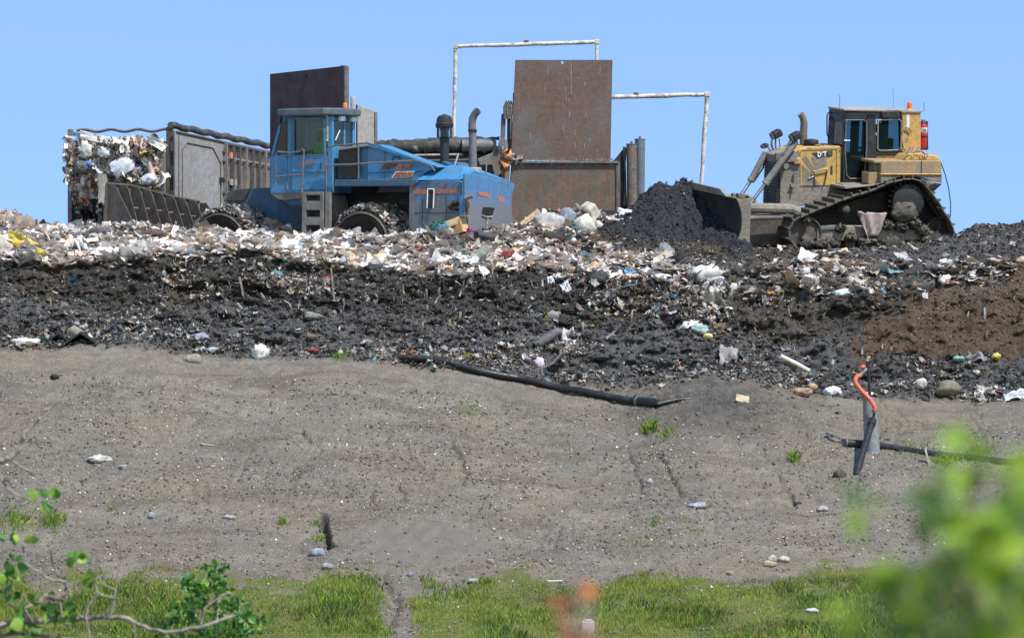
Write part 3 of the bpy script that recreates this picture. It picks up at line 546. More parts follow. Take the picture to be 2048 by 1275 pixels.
sheetobj('cream_paper', 325, 488, .60, .20, (.78, .66, .36), 'cream yellow paper lying just below the machine blade', 'paper', 12, 62, 0, -3, .06, lift=.10)
sheetobj('white_rag', 348, 473, .12, .30, W_, 'thin white rag standing up in front of the machine blade', 'rag', 13, 80, 0, 22, .12, y=116.2)
sheetobj('white_sheet', 580, 508, .42, .42, (.74, .73, .73), 'white pointed plastic sheet standing below the ladder', 'plastic sheet', 14, 65, 20, 12, .12)
sheetobj('white_sheet', 660, 480, .40, .30, (.72, .73, .76), 'bluish white plastic sheet beside the rear wheel of the blue machine', 'plastic sheet', 15, 62, 0, -24, .12)
sheetobj('orange_scrap', 640, 520, .12, .10, (.75, .20, .06), 'small bright orange scrap on the bank edge', 'scrap', 16, 70, 0, 5)
sheetobj('cardboard_flap', 795, 492, .40, .16, (.62, .46, .26), 'tan cardboard flap right below the rear wheel', 'cardboard', 17, 50, 0, 12, .05)
crumple('green_bag', 958, 525, .34, .30, .3, (.12, .20, .15), 'dark green plastic bag half buried in the pale litter', 'plastic bag', 18)
sheetobj('blue_sheet', 1082, 525, .48, .22, (.10, .17, .28), 'dark blue plastic sheet right of the green bag', 'plastic sheet', 19, 55, 0, -8)
sheetobj('blue_sheet', 1108, 523, .30, .10, (.20, .48, .78), 'bright blue plastic scrap beside the dark blue sheet', 'plastic sheet', 20, 50)
sheetobj('white_sheet', 1050, 503, .46, .32, (.78, .78, .79), 'white crumpled sheet peaked above the dark blue sheet', 'plastic sheet', 21, 62, 0, -14, .14)
sheetobj('blue_scrap', 858, 515, .26, .10, (.22, .55, .78), 'sky blue scrap in the middle of the pale litter', 'scrap', 22, 50)
sheetobj('tarpaulin', 985, 535, .95, .16, (.30, .28, .30), 'grey folded tarpaulin lying flat below the green bag', 'tarpaulin', 23, 40, 0, -2, .04)
sheetobj('black_tarpaulin', 1000, 492, 1.3, .30, (.06, .062, .066), 'long dark grey tarpaulin stretched below the rear of the blue machine', 'tarpaulin', 24, 50, 0, 12, .06)
# box, basket and the big pieces of the heap in the middle
def open_box(px, py, Y, label):
    p = P(px, py, Y); t = empty('cardboard_box', Matrix.Translation(p) @ Matrix.Rotation(R(-28), 4, 'Z') @ Matrix.Rotation(R(-18), 4, 'Y'), label, 'cardboard box')
    m_ = colmat('box card', (.56, .36, .17)); w0, h0, d0 = .40, .36, .30
    for nm, a, b_ in (('side_panel', (-w0/2, -d0/2, 0), (w0/2, -d0/2+.008, h0)), ('side_panel', (-w0/2, d0/2-.008, 0), (w0/2, d0/2, h0)), ('side_panel', (-w0/2, -d0/2+.008, 0), (-w0/2+.008, d0/2-.008, h0)), ('side_panel', (w0/2-.008, -d0/2+.008, 0), (w0/2, d0/2-.008, h0)), ('bottom_panel', (-w0/2+.008, -d0/2+.008, 0), (w0/2-.008, d0/2-.008, .008))):
        MB().box(a, b_).build(nm, m_, t)
    MB().prism([(-w0/2, -d0/2, h0), (w0/2, -d0/2, h0), (w0/2-.03, -d0/2-.10, h0-.17), (-w0/2+.03, -d0/2-.10, h0-.17)], (0, .006, .004)).build('flap', m_, t)
    MB().prism([(w0/2, -d0/2, h0), (w0/2, d0/2, h0), (w0/2+.17, d0/2-.02, h0-.05), (w0/2+.17, -d0/2+.02, h0-.05)], (0, .0, .006)).build('flap', m_, t)
open_box(918, 468, 116.2, 'brown open cardboard box tipped over at the rear of the blue machine')
p = P(886, 474, 116.0); t = empty('laundry_basket', Matrix.Translation(p) @ Matrix.Rotation(R(-22), 4, 'Y'), 'blue plastic basket with green cloth, left of the brown box', 'basket')
MB().lathe((0, 0, 0), (0, 0, 1), [(.13, 0), (.19, .27), (.20, .28), (.185, .28), (.125, .02)]).build('shell', colmat('basket blue', (.16, .27, .62)), t, smooth=True)
V, Fc = ico(.14, 3, (.16, .16, .09), 5); V[:, 2] += .26; link('cloth', np_mesh('cloth', V, Fc), colmat('green cloth', (.06, .30, .20)), t, smooth=True)
sheetobj('purple_cloth', 935, 473, .30, .22, (.22, .05, .13), 'dark purple cloth spilling below the open cardboard box', 'cloth', 26, 60, 0, -30, .12, y=116.1)
board('cardboard_strip', 1050, 462, (.85, .16, .02), (.55, .38, .24), 'long brown cardboard strip leaning up to the plastic film', 'cardboard', 50, -38, 0, .2)
board('cardboard_piece', 990, 464, (.30, .12, .03), (.62, .40, .30), 'pinkish cardboard piece left of the long brown strip', 'cardboard', 50, -5, 0, .02)
crumple('plastic_film', 1095, 460, .66, .44, .45, (.38, .365, .36), 'translucent grey plastic film billowing on the middle heap', 'plastic film', 27, fold=7, jit=.1)
crumple('striped_bag', 1135, 449, .36, .40, .35, (.20, .23, .27), 'dark blue grey striped bag at the top of the middle heap', 'plastic bag', 28, fold=5)
crumple('white_bag', 1170, 463, .44, .42, .4, (.52, .52, .47), 'fat off white bag right of the striped bag', 'plastic bag', 29, tilt=-.5, fold=6)
o = MB().box((-.13, -.22, -.28), (.13, .22, .28)).build('foam_cushion', colmat('foam cushion', (.50, .47, .38)), bevel=.06); o.location = P(1185, 428, 118.0); o.rotation_euler = (R(12), R(-38), R(20)); tag(o, 'beige foam cushion leaning at the top of the middle heap', 'cushion')
sheetobj('white_sheet', 1246, 452, .34, .46, (.74, .73, .76), 'sharp white triangular sheet near the foot of the grey posts', 'plastic sheet', 31, 72, 0, 10, .10, y=118.2)
board('cardboard_sheet', 1296, 440, (.38, .34, .02), (.55, .33, .17), 'orange brown cardboard sheet standing between the posts and black heap', 'cardboard', 62, -35, 10, .12)
board('cardboard_sheet', 1280, 458, (.45, .24, .02), (.66, .50, .36), 'tan cardboard sheet lying below the standing orange brown one', 'cardboard', 55, -22, 0, .05)
crumple('brown_bag', 1105, 468, .55, .25, .3, (.28, .20, .17), 'dull brown bag under the plastic film', 'bag', 33)
board('cardboard_strip', 1150, 470, (.5, .07, .02), (.66, .52, .40), 'pale cardboard strip sticking out below the fat white bag', 'cardboard', 40, 30, 0, .05)
crumple('rubbish_mound', 45, 462, .55, .40, .4, (.26, .20, .15), 'brown mound of tangled rubbish at the far left skyline', 'rubbish', 34, fold=6, jit=.2)
crumple('rubbish_mound', 100, 470, .42, .26, .4, (.44, .42, .40), 'pale grey crumpled bundle right of the brown rubbish mound', 'rubbish', 35, fold=6)
# in and below the dark bank
board('wooden_plank', 665, 600, (.78, .14, .03), (.30, .28, .25), 'weathered grey plank standing upright in the black bank', 'plank', 0, 84, 8, .32, M_['wood'])
board('wooden_plank', 483, 592, (.45, .10, .04), (.30, .28, .25), 'short grey brown plank upright in the bank, left of the taller one', 'plank', 0, 80, 0, .18, M_['wood'])
sheetobj('newspaper', 1135, 600, .20, .46, (.62, .64, .74), 'blue and white folded newspaper stuck in the black bank', 'newspaper', 36, 78, 0, -22, .06)
sheetobj('white_bag', 1102, 571, .14, .22, (.66, .70, .76), 'small bluish white bag above the folded newspaper', 'plastic bag', 37, 75, 0, -15)
sheetobj('torn_sheeting', 1415, 625, .70, .60, (.48, .45, .41), 'torn grey white sheeting folded in long creases on the right bank', 'plastic sheeting', 38, 62, 0, -28, .22, 17)
crumple('white_bag', 1410, 562, .62, .40, .4, (.56, .56, .55), 'cluster of off white bags above the torn sheeting', 'plastic bag', 39, fold=6)
sheetobj('white_bag', 1425, 585, .42, .42, (.62, .61, .68), 'pale violet white sheet hanging below the bag cluster', 'plastic sheet', 40, 75, 0, 12, .15)
sheetobj('white_bag', 1190, 622, .26, .26, (.66, .66, .62), 'white three cornered bag on the dark bank', 'plastic bag', 41, 65, 0, -35, .14)
crumple('black_bag', 1195, 568, .40, .36, .35, (.022, .024, .03), 'shiny black bin bag on the bank edge', 'bin bag', 42)
crumple('white_bag', 1295, 549, .30, .17, .25, W_, 'small white bag on the bank edge left of the black heap foot', 'plastic bag', 43)
sheetobj('blanket', 1088, 640, .66, .24, (.26, .25, .24), 'grey felt blanket lying on black soil above the dark tube', 'blanket', 44, 45, 0, 4, .10)
sheetobj('white_sheet', 1378, 655, .50, .22, (.66, .66, .62), 'dirty white sheet on top of the coloured bags', 'plastic sheet', 45, 45, 0, -6, .12)
crumple('teal_bag', 1398, 664, .34, .20, .25, (.30, .42, .40), 'pale teal bag under the dirty white sheet', 'plastic bag', 46)
crumple('yellow_bag', 1415, 676, .18, .11, .15, (.62, .52, .20), 'small yellow bag below the teal bag', 'plastic bag', 47)
crumple('brown_sack', 1438, 663, .24, .16, .2, (.16, .10, .07), 'dark brown sack right of the teal bag', 'sack', 48)
crumple('white_bag', 1688, 592, .40, .17, .3, (.55, .68, .76), 'white and sky blue bag in the litter on the right', 'plastic bag', 49)
sheetobj('cardboard_sheet', 1618, 578, .42, .20, (.42, .36, .28), 'tan board in the pale litter right of centre', 'cardboard', 50, 45, 0, 14, .04)
crumple('white_bag', 1892, 527, .32, .11, .2, W_, 'clean white bag lying on brown soil at the far right', 'plastic bag', 51)
crumple('white_bag', 1618, 566, .30, .20, .2, (.60, .58, .56), 'grey white bag left of the tan board', 'plastic bag', 52)
board('timber_beam', 1848, 598, (.42, .10, .07), (.05, .045, .04), 'short black timber on the brown soil patch edge', 'timber', 0, 28, 0, .02)
sheetobj('felt_rag', 1457, 730, .40, .50, (.25, .245, .24), 'grey felt rag draped on the black soil above the gravel mound', 'rag', 53, 62, 0, 8, .10)
p = onground(1095, 700); q = onground(1120, 678)
d0 = Vector((.30, .10, .22)); MB().tube([p+Vector((-.26, -.15, .06)), p+Vector((-.05, -.10, .20)), p+Vector((.22, 0, .38)), p+Vector((.29, .03, .36))], [.10, .10, .10, .085], 16).build('corrugated_tube', surf('dark grey tube', (.10, .10, .105), (.06, .06, .06), .4, 6, .6), smooth=True)
tag(bpy.data.objects['corrugated_tube'], 'thick dark grey tube lying at an angle on black soil', 'tube')
p = onground(1080, 738); MB().tube([p+Vector(v) for v in ((-.45, 0, .22), (-.30, 0, .06), (-.12, -.02, .03), (.08, 0, .02), (.30, .02, .14), (.48, .04, .34), (.66, .04, .36))], [.02, .03, .035, .04, .035, .03, .012], 8).build('rubber_strip', surf('brown rubber', (.13, .12, .11), (.08, .07, .065), .4, 6, .7), smooth=True)
tag(bpy.data.objects['rubber_strip'], 'curved brown grey rubber strip lying below the dark tube', 'rubber strip')
crumple('striped_ball', 1078, 733, .20, .22, .2, (.62, .52, .68), 'small violet and white bundle on the curved rubber strip', 'bundle', 54)
sheetobj('white_rag_pile', 1140, 690, .38, .42, (.44, .43, .44), 'dirty white rag heap left of the dark tube', 'rag', 55, 65, 0, 15, .2)
for i, (px, py, w0, lab) in enumerate(((115, 690, .75, 'black rubber mat propped like a tent, left of a taller one'), (160, 692, .85, 'larger black rubber mat propped like a tent on the soil edge'))):
    p = onground(px, py); b_ = MB(); b_.prism([(-w0*.55, 0, 0), (0, .05, .26+.05*i), (.03, .05, .24+.05*i), (-w0*.5, 0, -.03)], (0, .5, .02)); b_.prism([(0, .05, .26+.05*i), (w0*.6, 0, 0), (w0*.55, 0, -.03), (-.02, .05, .23+.05*i)], (0, .5, .02))
    o = b_.build('rubber_mat', M_['rubber']); o.location = p; o.rotation_euler = (0, 0, R(-12+14*i)); tag(o, lab, 'rubber mat')
sheetobj('rubber_mat_strip', 235, 688, .75, .10, (.03, .03, .03), 'long black rubber strip right of the propped mats', 'rubber strip', 56, 40, 0, -6, .03)
rock('boulder', 150, 670, .36, .30, .3, (.36, .32, .26), 'beige boulder standing behind the propped black mats', 60)
crumple('white_bag', 50, 690, .50, .15, .3, (.62, .62, .66), 'flattened white bag at the left end of the propped mats', 'plastic bag', 61)
rock('boulder', 382, 722, .42, .24, .3, (.34, .31, .26), 'beige rock at the upper edge of the bare slope', 62)
crumple('white_bag', 520, 716, .30, .32, .25, (.60, .60, .57), 'off white bag standing at the upper edge of the bare slope', 'plastic bag', 63, fold=5)
crumple('blue_bag', 425, 704, .36, .12, .2, (.32, .48, .58), 'light blue bag lying behind the beige rock', 'plastic bag', 64)
crumple('grey_bag', 400, 680, .36, .16, .25, (.28, .28, .36), 'bluish grey bag on black soil above the blue bag', 'plastic bag', 65)
rock('boulder', 625, 638, .40, .20, .3, (.28, .28, .26), 'smooth grey half buried stone on the black slope', 66)
crumple('red_bag', 625, 705, .25, .10, .2, (.20, .03, .03), 'dark red bag at the edge of the black soil', 'bag', 67)
for i, (px, py, w0, h0, col, lab) in enumerate(((635, 1110, .32, .17, (.33, .36, .42), 'smooth blue grey stone below the dark gully'), (1680, 953, .28, .20, (.14, .11, .085), 'dark brown rock left of the black riser foot'), (655, 1135, .24, .12, (.36, .36, .38), 'pale grey flat stone below the blue grey one'), (980, 1125, .14, .10, (.34, .31, .26), 'small brown stone alone on the slope bottom'),
        (950, 1163, .22, .09, (.42, .45, .44), 'pale flat stone at the upper edge of the grass'), (1395, 1014, .34, .12, (.42, .44, .50), 'bluish white stone at the lower end of the crack'), (1300, 965, .16, .10, (.44, .46, .50), 'small bluish stone left of the long crack'), (1545, 1120, .22, .12, (.56, .54, .46), 'cream stone, upper left of a pair on the slope'),
        (1568, 1122, .24, .12, (.58, .56, .50), 'cream stone, right of a pair on the slope'), (1540, 1130, .26, .12, (.48, .43, .28), 'tan stone in front of the cream pair'), (1460, 1148, .16, .10, (.42, .30, .22), 'small reddish stone above the grass'), (246, 937, .16, .09, (.34, .36, .38), 'small blue grey stone right of the pale rag'), (1625, 1222, .26, .09, (.62, .62, .62), 'white flat stone lying in the grass'),
        (1645, 1020, .26, .10, (.48, .47, .46), 'flat pale stone near the lower right ledge'), (1595, 1005, .16, .08, (.20, .21, .22), 'grey stone in the short gully'), (458, 1036, .28, .09, (.44, .45, .46), 'flat pale grey stone on the lower left slope'), (303, 1036, .16, .14, (.32, .34, .35), 'upright grey stone on the lower left slope'), (820, 1152, .16, .1, (.26, .27, .32), 'small slate grey stone at the top of the grass gap'))):
    rock('stone', px, py, w0, h0*1.25, w0*.8, col, lab, 70+i, 'stone')
crumple('pale_rag', 200, 922, .40, .14, .25, (.52, .50, .47), 'pale rag with a dark lump on the bare left slope', 'rag', 91)
board('wood_scrap', 415, 892, (.30, .06, .03), (.42, .37, .28), 'small wooden stick on the bare left slope', 'stick', 20, 10, 0, 0, M_['wood'])
board('wood_scrap', 1110, 1164, (.30, .05, .03), (.52, .47, .38), 'pale stick lying just above the grass', 'stick', 20, 0, 0, 0, M_['woodpale'])
board('cardboard_scrap', 1485, 800, (.28, .22, .012), (.42, .33, .22), 'tan cardboard scrap on the gravel mound', 'cardboard', 40, 12, 0, .02)
board('wooden_post_stub', 1854, 925, (.34, .10, .04), (.42, .38, .33), 'short pale board standing beside the right hand pipe', 'board', 0, 78, 0, .12, M_['woodpale'])
p = onground(1588, 745); a = p+Vector((-.30, -.1, .34)); c_ = p+Vector((.33, .15, .02)); MB().tube([a, a.lerp(c_, .5)+Vector((0, 0, .01)), c_], .055, 14).build('plastic_tube', surf('cream tube', (.60, .57, .48), (.35, .32, .25), .35, 5, .5), smooth=True); tag(bpy.data.objects['plastic_tube'], 'cream white tube leaning on the rubble above the slope', 'tube')
board('timber_beam', 1645, 775, (.60, .12, .08), (.06, .045, .035), 'dark brown beam leaning up to the right below the cream tube', 'timber', 10, -32, 0, .14)
board('wood_scrap', 1615, 768, (.60, .03, .025), (.4, .36, .3), 'thin pale stick lying under the dark brown beam', 'stick', 0, -32, 0, .05, M_['woodpale'])
crumple('brown_sack', 1602, 790, .42, .20, .3, (.30, .20, .14), 'reddish brown sack under the crossed beams', 'sack', 92)
crumple('white_bag', 1665, 790, .34, .20, .25, (.62, .60, .68), 'white bag with violet print right of the brown sack', 'plastic bag', 93, fold=5)
crumple('black_bag', 1625, 778, .20, .14, .2, (.40, .28, .14), 'small orange brown bundle beside the dark beam', 'bundle', 94)
crumple('olive_sack', 1898, 790, .64, .36, .4, (.16, .14, .10), 'olive brown torn sack on the slope edge at right', 'sack', 95, fold=1.6)
crumple('white_rags', 1843, 775, .24, .22, .2, (.42, .41, .38), 'knotted dirty white rags left of the olive sack', 'rag', 96, fold=6)
sheetobj('blue_white_cloth', 2030, 798, .52, .24, (.55, .58, .66), 'blue and white striped cloth at the right edge', 'cloth', 97, 55, 0, -10, .12)
sheetobj('clear_bag', 1965, 800, .34, .34, (.40, .40, .38), 'crumpled clear bag between the olive sack and striped cloth', 'plastic bag', 98, 65, 0, 8, .2)
sheetobj('grey_tarpaulin', 1955, 722, .52, .20, (.26, .26, .28), 'grey arched tarpaulin above the olive sack', 'tarpaulin', 99, 55, 0, 0, .14)
crumple('white_bag', 1738, 792, .24, .10, .2, (.70, .70, .72), 'white bag lying behind the standpipe foot, left of it', 'plastic bag', 100)
crumple('yellow_bag', 1993, 716, .18, .12, .15, (.60, .48, .10), 'yellow wrapper right of the grey arched tarpaulin', 'wrapper', 101)
crumple('dark_lump', 110, 757, .16, .10, .2, (.02, .02, .02), 'black lump on the upper left bare slope', 'lump', 102)
crumple('green_bag', 1917, 722, .22, .10, .2, (.20, .42, .36), 'pale green scrap left of the grey arched tarpaulin', 'scrap', 103)
# ---------------------------------------------------------------- people
def seated_person(M, label, vest, hair=(.05, .03, .02)):
    """seated driver; local -x is where he looks, z up, origin at the seat"""
    root = empty('person', M, label, 'person')
    J = dict(pel=(0, 0, .10), sp=(.02, 0, .32), ch=(.02, 0, .52), nk=(.0, 0, .66), hd=(-.02, 0, .76), cr=(-.02, 0, .86))
    V = [J['pel'], J['sp'], J['ch'], J['nk'], J['hd'], J['cr'], (-.10, 0, .765)]; E = [(0, 1), (1, 2), (2, 3), (3, 4), (4, 5), (4, 6)]
    Rr = [(.16, .13), (.15, .12), (.17, .12), (.055, .055), (.085, .095), (.06, .07), (.02, .018)]
    def chain(start, pts, rs):
        k = start
        for p_, r_ in zip(pts, rs): V.append(p_); Rr.append((r_, r_)); E.append((k, len(V)-1)); k = len(V)-1
        return k
    for s in (-1, 1):
        k = chain(2, [(.02, s*.19, .55), (-.06, s*.25, .33), (-.30, s*.20, .32), (-.36, s*.19, .33)], [.065, .05, .036, .026])
        h = chain(k, [(-.41, s*.19, .335)], [.03])
        for j, (dy, ln) in enumerate(((-.03, .055), (-.01, .065), (.01, .06), (.03, .045))): chain(h, [(-.45, s*.19+dy, .345), (-.45-ln*.6, s*.19+dy, .31)], [.009, .008])
        chain(h, [(-.41, s*.19-s*.045, .35), (-.44, s*.19-s*.05, .325)], [.010, .009])
        chain(0, [(-.05, s*.10, .08), (-.46, s*.14, .10), (-.50, s*.14, -.32), (-.62, s*.14, -.36)], [.09, .075, .05, .04])
    me = bpy.data.meshes.new('body'); me.from_pydata(V, E, []); o = bpy.data.objects.new('body', me); COL.objects.link(o); o.parent = root
    sk = o.modifiers.new('skin', 'SKIN'); su = o.modifiers.new('sub', 'SUBSURF'); su.levels = su.render_levels = 1; me.materials.append(M_['denim'])
    for i, r_ in enumerate(Rr): me.skin_vertices[0].data[i].radius = r_
    me.skin_vertices[0].data[0].use_root = True
    V_, F_ = ico(.0, 3, (.098, .088, .115)); V_ = V_+np.array([-.02, 0, .80]); V_[:, 0] -= np.where((np.abs(V_[:, 1]) < .022) & (np.abs(V_[:, 2]-.79) < .03) & (V_[:, 0] < -.07), .022, 0)
    link('face', np_mesh('face', V_, F_), M_['skin'], root, smooth=True)
    b_ = MB(); b_.lathe((-.01, 0, .84), (0, 0, 1), [(.125, -.01), (.112, .0), (.105, .05), (.07, .09), (.01, .105)], 20); b_.build('hard_hat', M_['white'] if vest == 'lime' else M_['hivis'], root, smooth=True)
    b_ = MB(); b_.lathe((.02, 0, .13), (0, 0, 1), [(.17, 0), (.185, .2), (.205, .40), (.16, .47), (.07, .52)], 20); o = b_.build('safety_vest', M_['hivis'], root, smooth=True)
    b_ = MB()
    for s in (-1, 1): b_.tube([(-.17, s*.09, .16), (-.185, s*.09, .36), (-.17, s*.085, .54), (-.05, s*.08, .63), (.15, s*.085, .58), (.22, s*.09, .36), (.20, s*.09, .16)], .022, 6)
    b_.build('vest_stripe', M_['hivisorange'], root)
    b_ = MB()
    for s in (-1, 1): b_.tube([(.02, s*.19, .55), (-.06, s*.25, .33), (-.27, s*.205, .325)], [.085, .072, .052], 12)
    b_.build('sleeve', M_['hivis'], root, smooth=True)
    return root
def tube_part(name, pts, r, mat, parent, n=8): return MB().tube(pts, r, n).build(name, mat, parent, smooth=True)
def loft(b_, A, B):
    """solid between two polygons of the same number of corners"""
    n = len(A); return b_.add(list(A)+list(B), [list(range(n)), list(range(2*n-1, n-1, -1))]+[[i, (i+1) % n, (i+1) % n+n, i+n] for i in range(n)])

# ================================================================ blue landfill compactor
MC = Matrix.Translation(P(440, 478, 120.0)) @ Matrix.Rotation(R(-30), 4, 'Z'); T = Tr(MC)
C = empty('landfill_compactor', MC, 'blue landfill compactor with dusty paint driving over the rubbish, its ribbed blade at the left', 'compactor')
def side(name, pts, w0, d, mat, parent=C, bevel=.012): return MB().prism(T.l(pts, w0), (0, d, 0)).build(name, mat, parent, bevel=bevel)
u_r = T(925, 400, 0).x; WR = T(1025, 400, u_r, 0).y; zt = lambda y, w0=0, px=870: T(px, y, w0).z
# rear body, its lower skirts follow the photograph
L0 = T.l([(828, 362), (924, 360), (924, 474), (819, 474)], 0)
a = MB().prism(L0, (0, WR, 0)); a.build('rear_body', M_['bluedust'], C, bevel=.02)
# sloped top above the side
A = T.l([(828, 361), (924, 359.5)], 0); Bq = T.l([(872, 334), (934, 340)], .85); U = [A[0], A[1], T(1024, 367, u_r, 0), T(1000, 357, u_r, 0), T(935, 344, u_r, 0)]
a = MB(); zl = A[0].z+.004; a.add([A[0]+Vector((0, 0, .004)), A[1]+Vector((0, 0, .004)), Vector((u_r, .5, T(926, 345, .0).z+.05)), Vector((u_r-.35, .62, zl+.36)), Vector((A[0].x+.55, .62, zl+.36)), Vector((A[0].x+.2, .4, zl+.20)),
   Vector((A[0].x, WR, zl)), Vector((u_r, WR, zl)), Vector((u_r-.4, WR-.7, zl+.26)), Vector((A[0].x+.5, WR-.7, zl+.30))],
  [[0, 1, 2, 3, 4, 5], [1, 7, 8, 3, 2], [3, 8, 9, 4], [6, 0, 5, 4, 9], [7, 6, 9, 8], [1, 0, 6, 7]])
a.build('rear_hood', M_['blue'], C, bevel=.015)
# rear face plate, leaning and slightly wider than the body
rp = [T(926, 347, u_r+.03, 0), T(962, 350, u_r+.03, 0), T(1026, 368, u_r+.05, 0), T(1014, 420, u_r+.03, 0), T(1003, 474, u_r+.03, 0), T(926, 474, u_r+.03, 0)]
a = MB(); a.prism(rp, (.05, 0, 0)); rear = a.build('rear_plate', M_['bluedust'], C, bevel=.01)
a = MB(); a.prism([T(x, y, u_r+.085, 0) for x, y in ((966, 414), (989, 415), (984, 433), (963, 431))], (.006, 0, 0)).build('rear_opening_shade', surf('opening shade black', (.004, .004, .005), (.006, .006, .006), .2, 3, .95, 0, 0), rear)  # flat plate on the surface; the hole's inner shade is put into its black
tube_part('opening_edge', [T(x, y, u_r+.10, 0) for x, y in ((964, 430), (973, 434), (985, 433))], .018, M_['palegray'], rear)
tube_part('tow_pin', [T(936, 392, u_r+.12, 0), T(937, 440, u_r+.12, 0)], .05, M_['graydirty'], rear)
tube_part('brace_tube', [T(930, 396, u_r+.11, 0), T(946, 392, u_r+.30, 0)], .05, M_['graydirty'], rear)
tube_part('drip_rib', [T(976, 436, u_r+.10, 0), T(972, 466, u_r+.10, 0)], .015, M_['palegray'], rear)
a = MB(); a.prism([T(x, y, u_r+.085, 0) for x, y in ((955, 383), (979, 387), (977, 394), (958, 391))], (.006, 0, 0)).build('decal', M_['orangepaint'], rear)
a = MB(); a.prism([T(x, y, u_r+.085, 0) for x, y in ((997, 392), (1010, 393), (1009, 402), (998, 402))], (.006, 0, 0)).build('decal', M_['orangepaint'], rear)
# side details of the rear body
a = MB(); a.prism(T.l([(824, 379), (916, 377.5), (916, 386), (824, 388)], -.008), (0, .008, 0)).build('orange_stripe', M_['orangepaint'], C)
a = MB(); a.prism(T.l([(857, 379), (866, 379), (864, 415), (855, 415)], -.05), (0, .055, 0)); slot = a.build('door_slot', M_['black'], C)
for xx in ((855.5, 854), (868, 866.5)): tube_part('slot_edge', [T(xx[0], 378, -.05), T(xx[1], 416, -.05)], .016, M_['white'], slot, 6)
tube_part('slot_edge', [T(855, 378, -.05), T(868, 378, -.05)], .016, M_['white'], slot, 6)
a = MB(); a.prism(T.l([(918, 362), (926, 361), (926, 474), (917, 474)], -.03), (0, .06, 0)).build('corner_post', M_['blue'], C, bevel=.02)
a = MB(); a.prism(T.l([(819, 363), (829, 361), (825, 474), (817, 474)], -.02), (0, .3, 0)).build('front_edge', M_['gray'], C, bevel=.01)
a = MB()
for i in range(5): a.prism(T.l([(920, 366+i*5), (924, 366+i*5), (924, 369+i*5), (920, 369+i*5)], -.037), (0, .006, 0))
a.build('corner_marks', M_['darkdecal'], C)
a = MB()
for x_ in (834, 852, 872, 892, 910):
    for y_ in (366, 466): p_ = T(x_, y_, -.012); a.lathe(p_, (0, -1, 0), [(.022, 0), (.018, .012)], 8)
a.build('panel_bolts', M_['graydirty'], C)
for pts in (((845, 390), (845, 470)), ((893, 364), (893, 470)), ((826, 425), (916, 425))): tube_part('panel_seam', T.l(pts, -.002), .007, M_['darkdecal'], C, 5)
for pts in (((770, 297), (770, 358)), ((738, 345), (846, 343))): tube_part('hood_seam', T.l(pts, .215), .006, M_['darkdecal'], C, 5)
for pts in (((583, 344), (651, 344)),): tube_part('door_crease', T.l(pts, cw_-.03) if False else T.l(pts, .085), .007, M_['darkdecal'], C, 5)
V_, F_ = ico(.12, 2, (.16, .05, .12), 31); link('mud_splash', np_mesh('mud_splash', V_+np.array(T(908, 412, -.01)), F_), M_['innermud'], C)
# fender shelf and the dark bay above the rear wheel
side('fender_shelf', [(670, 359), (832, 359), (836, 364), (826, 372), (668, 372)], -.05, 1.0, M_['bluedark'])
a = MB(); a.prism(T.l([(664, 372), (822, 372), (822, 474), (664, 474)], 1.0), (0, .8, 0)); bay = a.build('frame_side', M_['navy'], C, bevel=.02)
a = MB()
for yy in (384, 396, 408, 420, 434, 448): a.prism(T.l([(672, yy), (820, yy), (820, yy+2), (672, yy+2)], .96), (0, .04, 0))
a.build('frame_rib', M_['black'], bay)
# mid body
side('mid_panel', [(718, 296), (735, 291), (735, 360), (718, 360)], .28, .8, M_['blue'])
hood = side('engine_hood', [(735, 290), (800, 309), (872, 334), (850, 345), (836, 360), (735, 360)], .22, .42, M_['blue'])
a = MB(); a.prism(T.l([(735, 288), (756, 289), (800, 306), (872, 332), (874, 334), (800, 310), (735, 292)], .17), (0, .50, 0)).build('hood_edge', M_['blue'], hood)
a = MB(); a.prism(T.l([(862, 342), (886, 322), (905, 330), (905, 350)], .9), (0, 1.0, 0)).build('engine_cover', M_['bluedark'], C, bevel=.02)
rad = side('radiator_screen', [(677, 299), (716, 295), (716, 358), (675, 358)], .18, .8, M_['darkdecal'])
tube_part('screen_edge', [T(717, 294, .15), T(717, 358, .15)], .02, M_['gray'], rad)
a = MB(); a.prism(T.l([(676, 296), (735, 288), (735, 292), (676, 300)], .15), (0, .9, 0)).build('deck_top', M_['palegray'], C)
a = MB()
for i in range(9): a.prism(T.l([(678, 302+i*6), (715, 300+i*6), (715, 302+i*6), (678, 304+i*6)], .16), (0, .03, 0))
a.build('louvre', M_['black'], rad)
tube_part('lift_eye', [T(x, y, .2) for x, y in ((785, 322), (786, 314), (799, 314), (800, 321))], .012, M_['black'], hood, 6)
# writing on the hood
nrm = (0, -1, 0)
a = MB(); a.prism(T.l([(758, 339.5), (764, 330), (772, 326), (827, 327), (823, 337), (800, 340)], .212), (0, .008, 0)).build('decal_plate', M_['gray'], hood)
lettering('ADV', T(764, 338, .20), T(794, 337, .20), .13, hood, M_['darkdecal'], nrm, .35, .006)
lettering('ANTAGE', T(794, 336.5, .20), T(822, 335.5, .20), .085, hood, M_['orangepaint'], nrm, .3, .002)
lettering('525', T(784, 357, .212), T(830, 356, .212), .165, hood, M_['white'], nrm, .3, .032)
lettering('525', T(786, 356, .20), T(828, 355, .20), .135, hood, M_['orangepaint'], nrm, .3, .008)
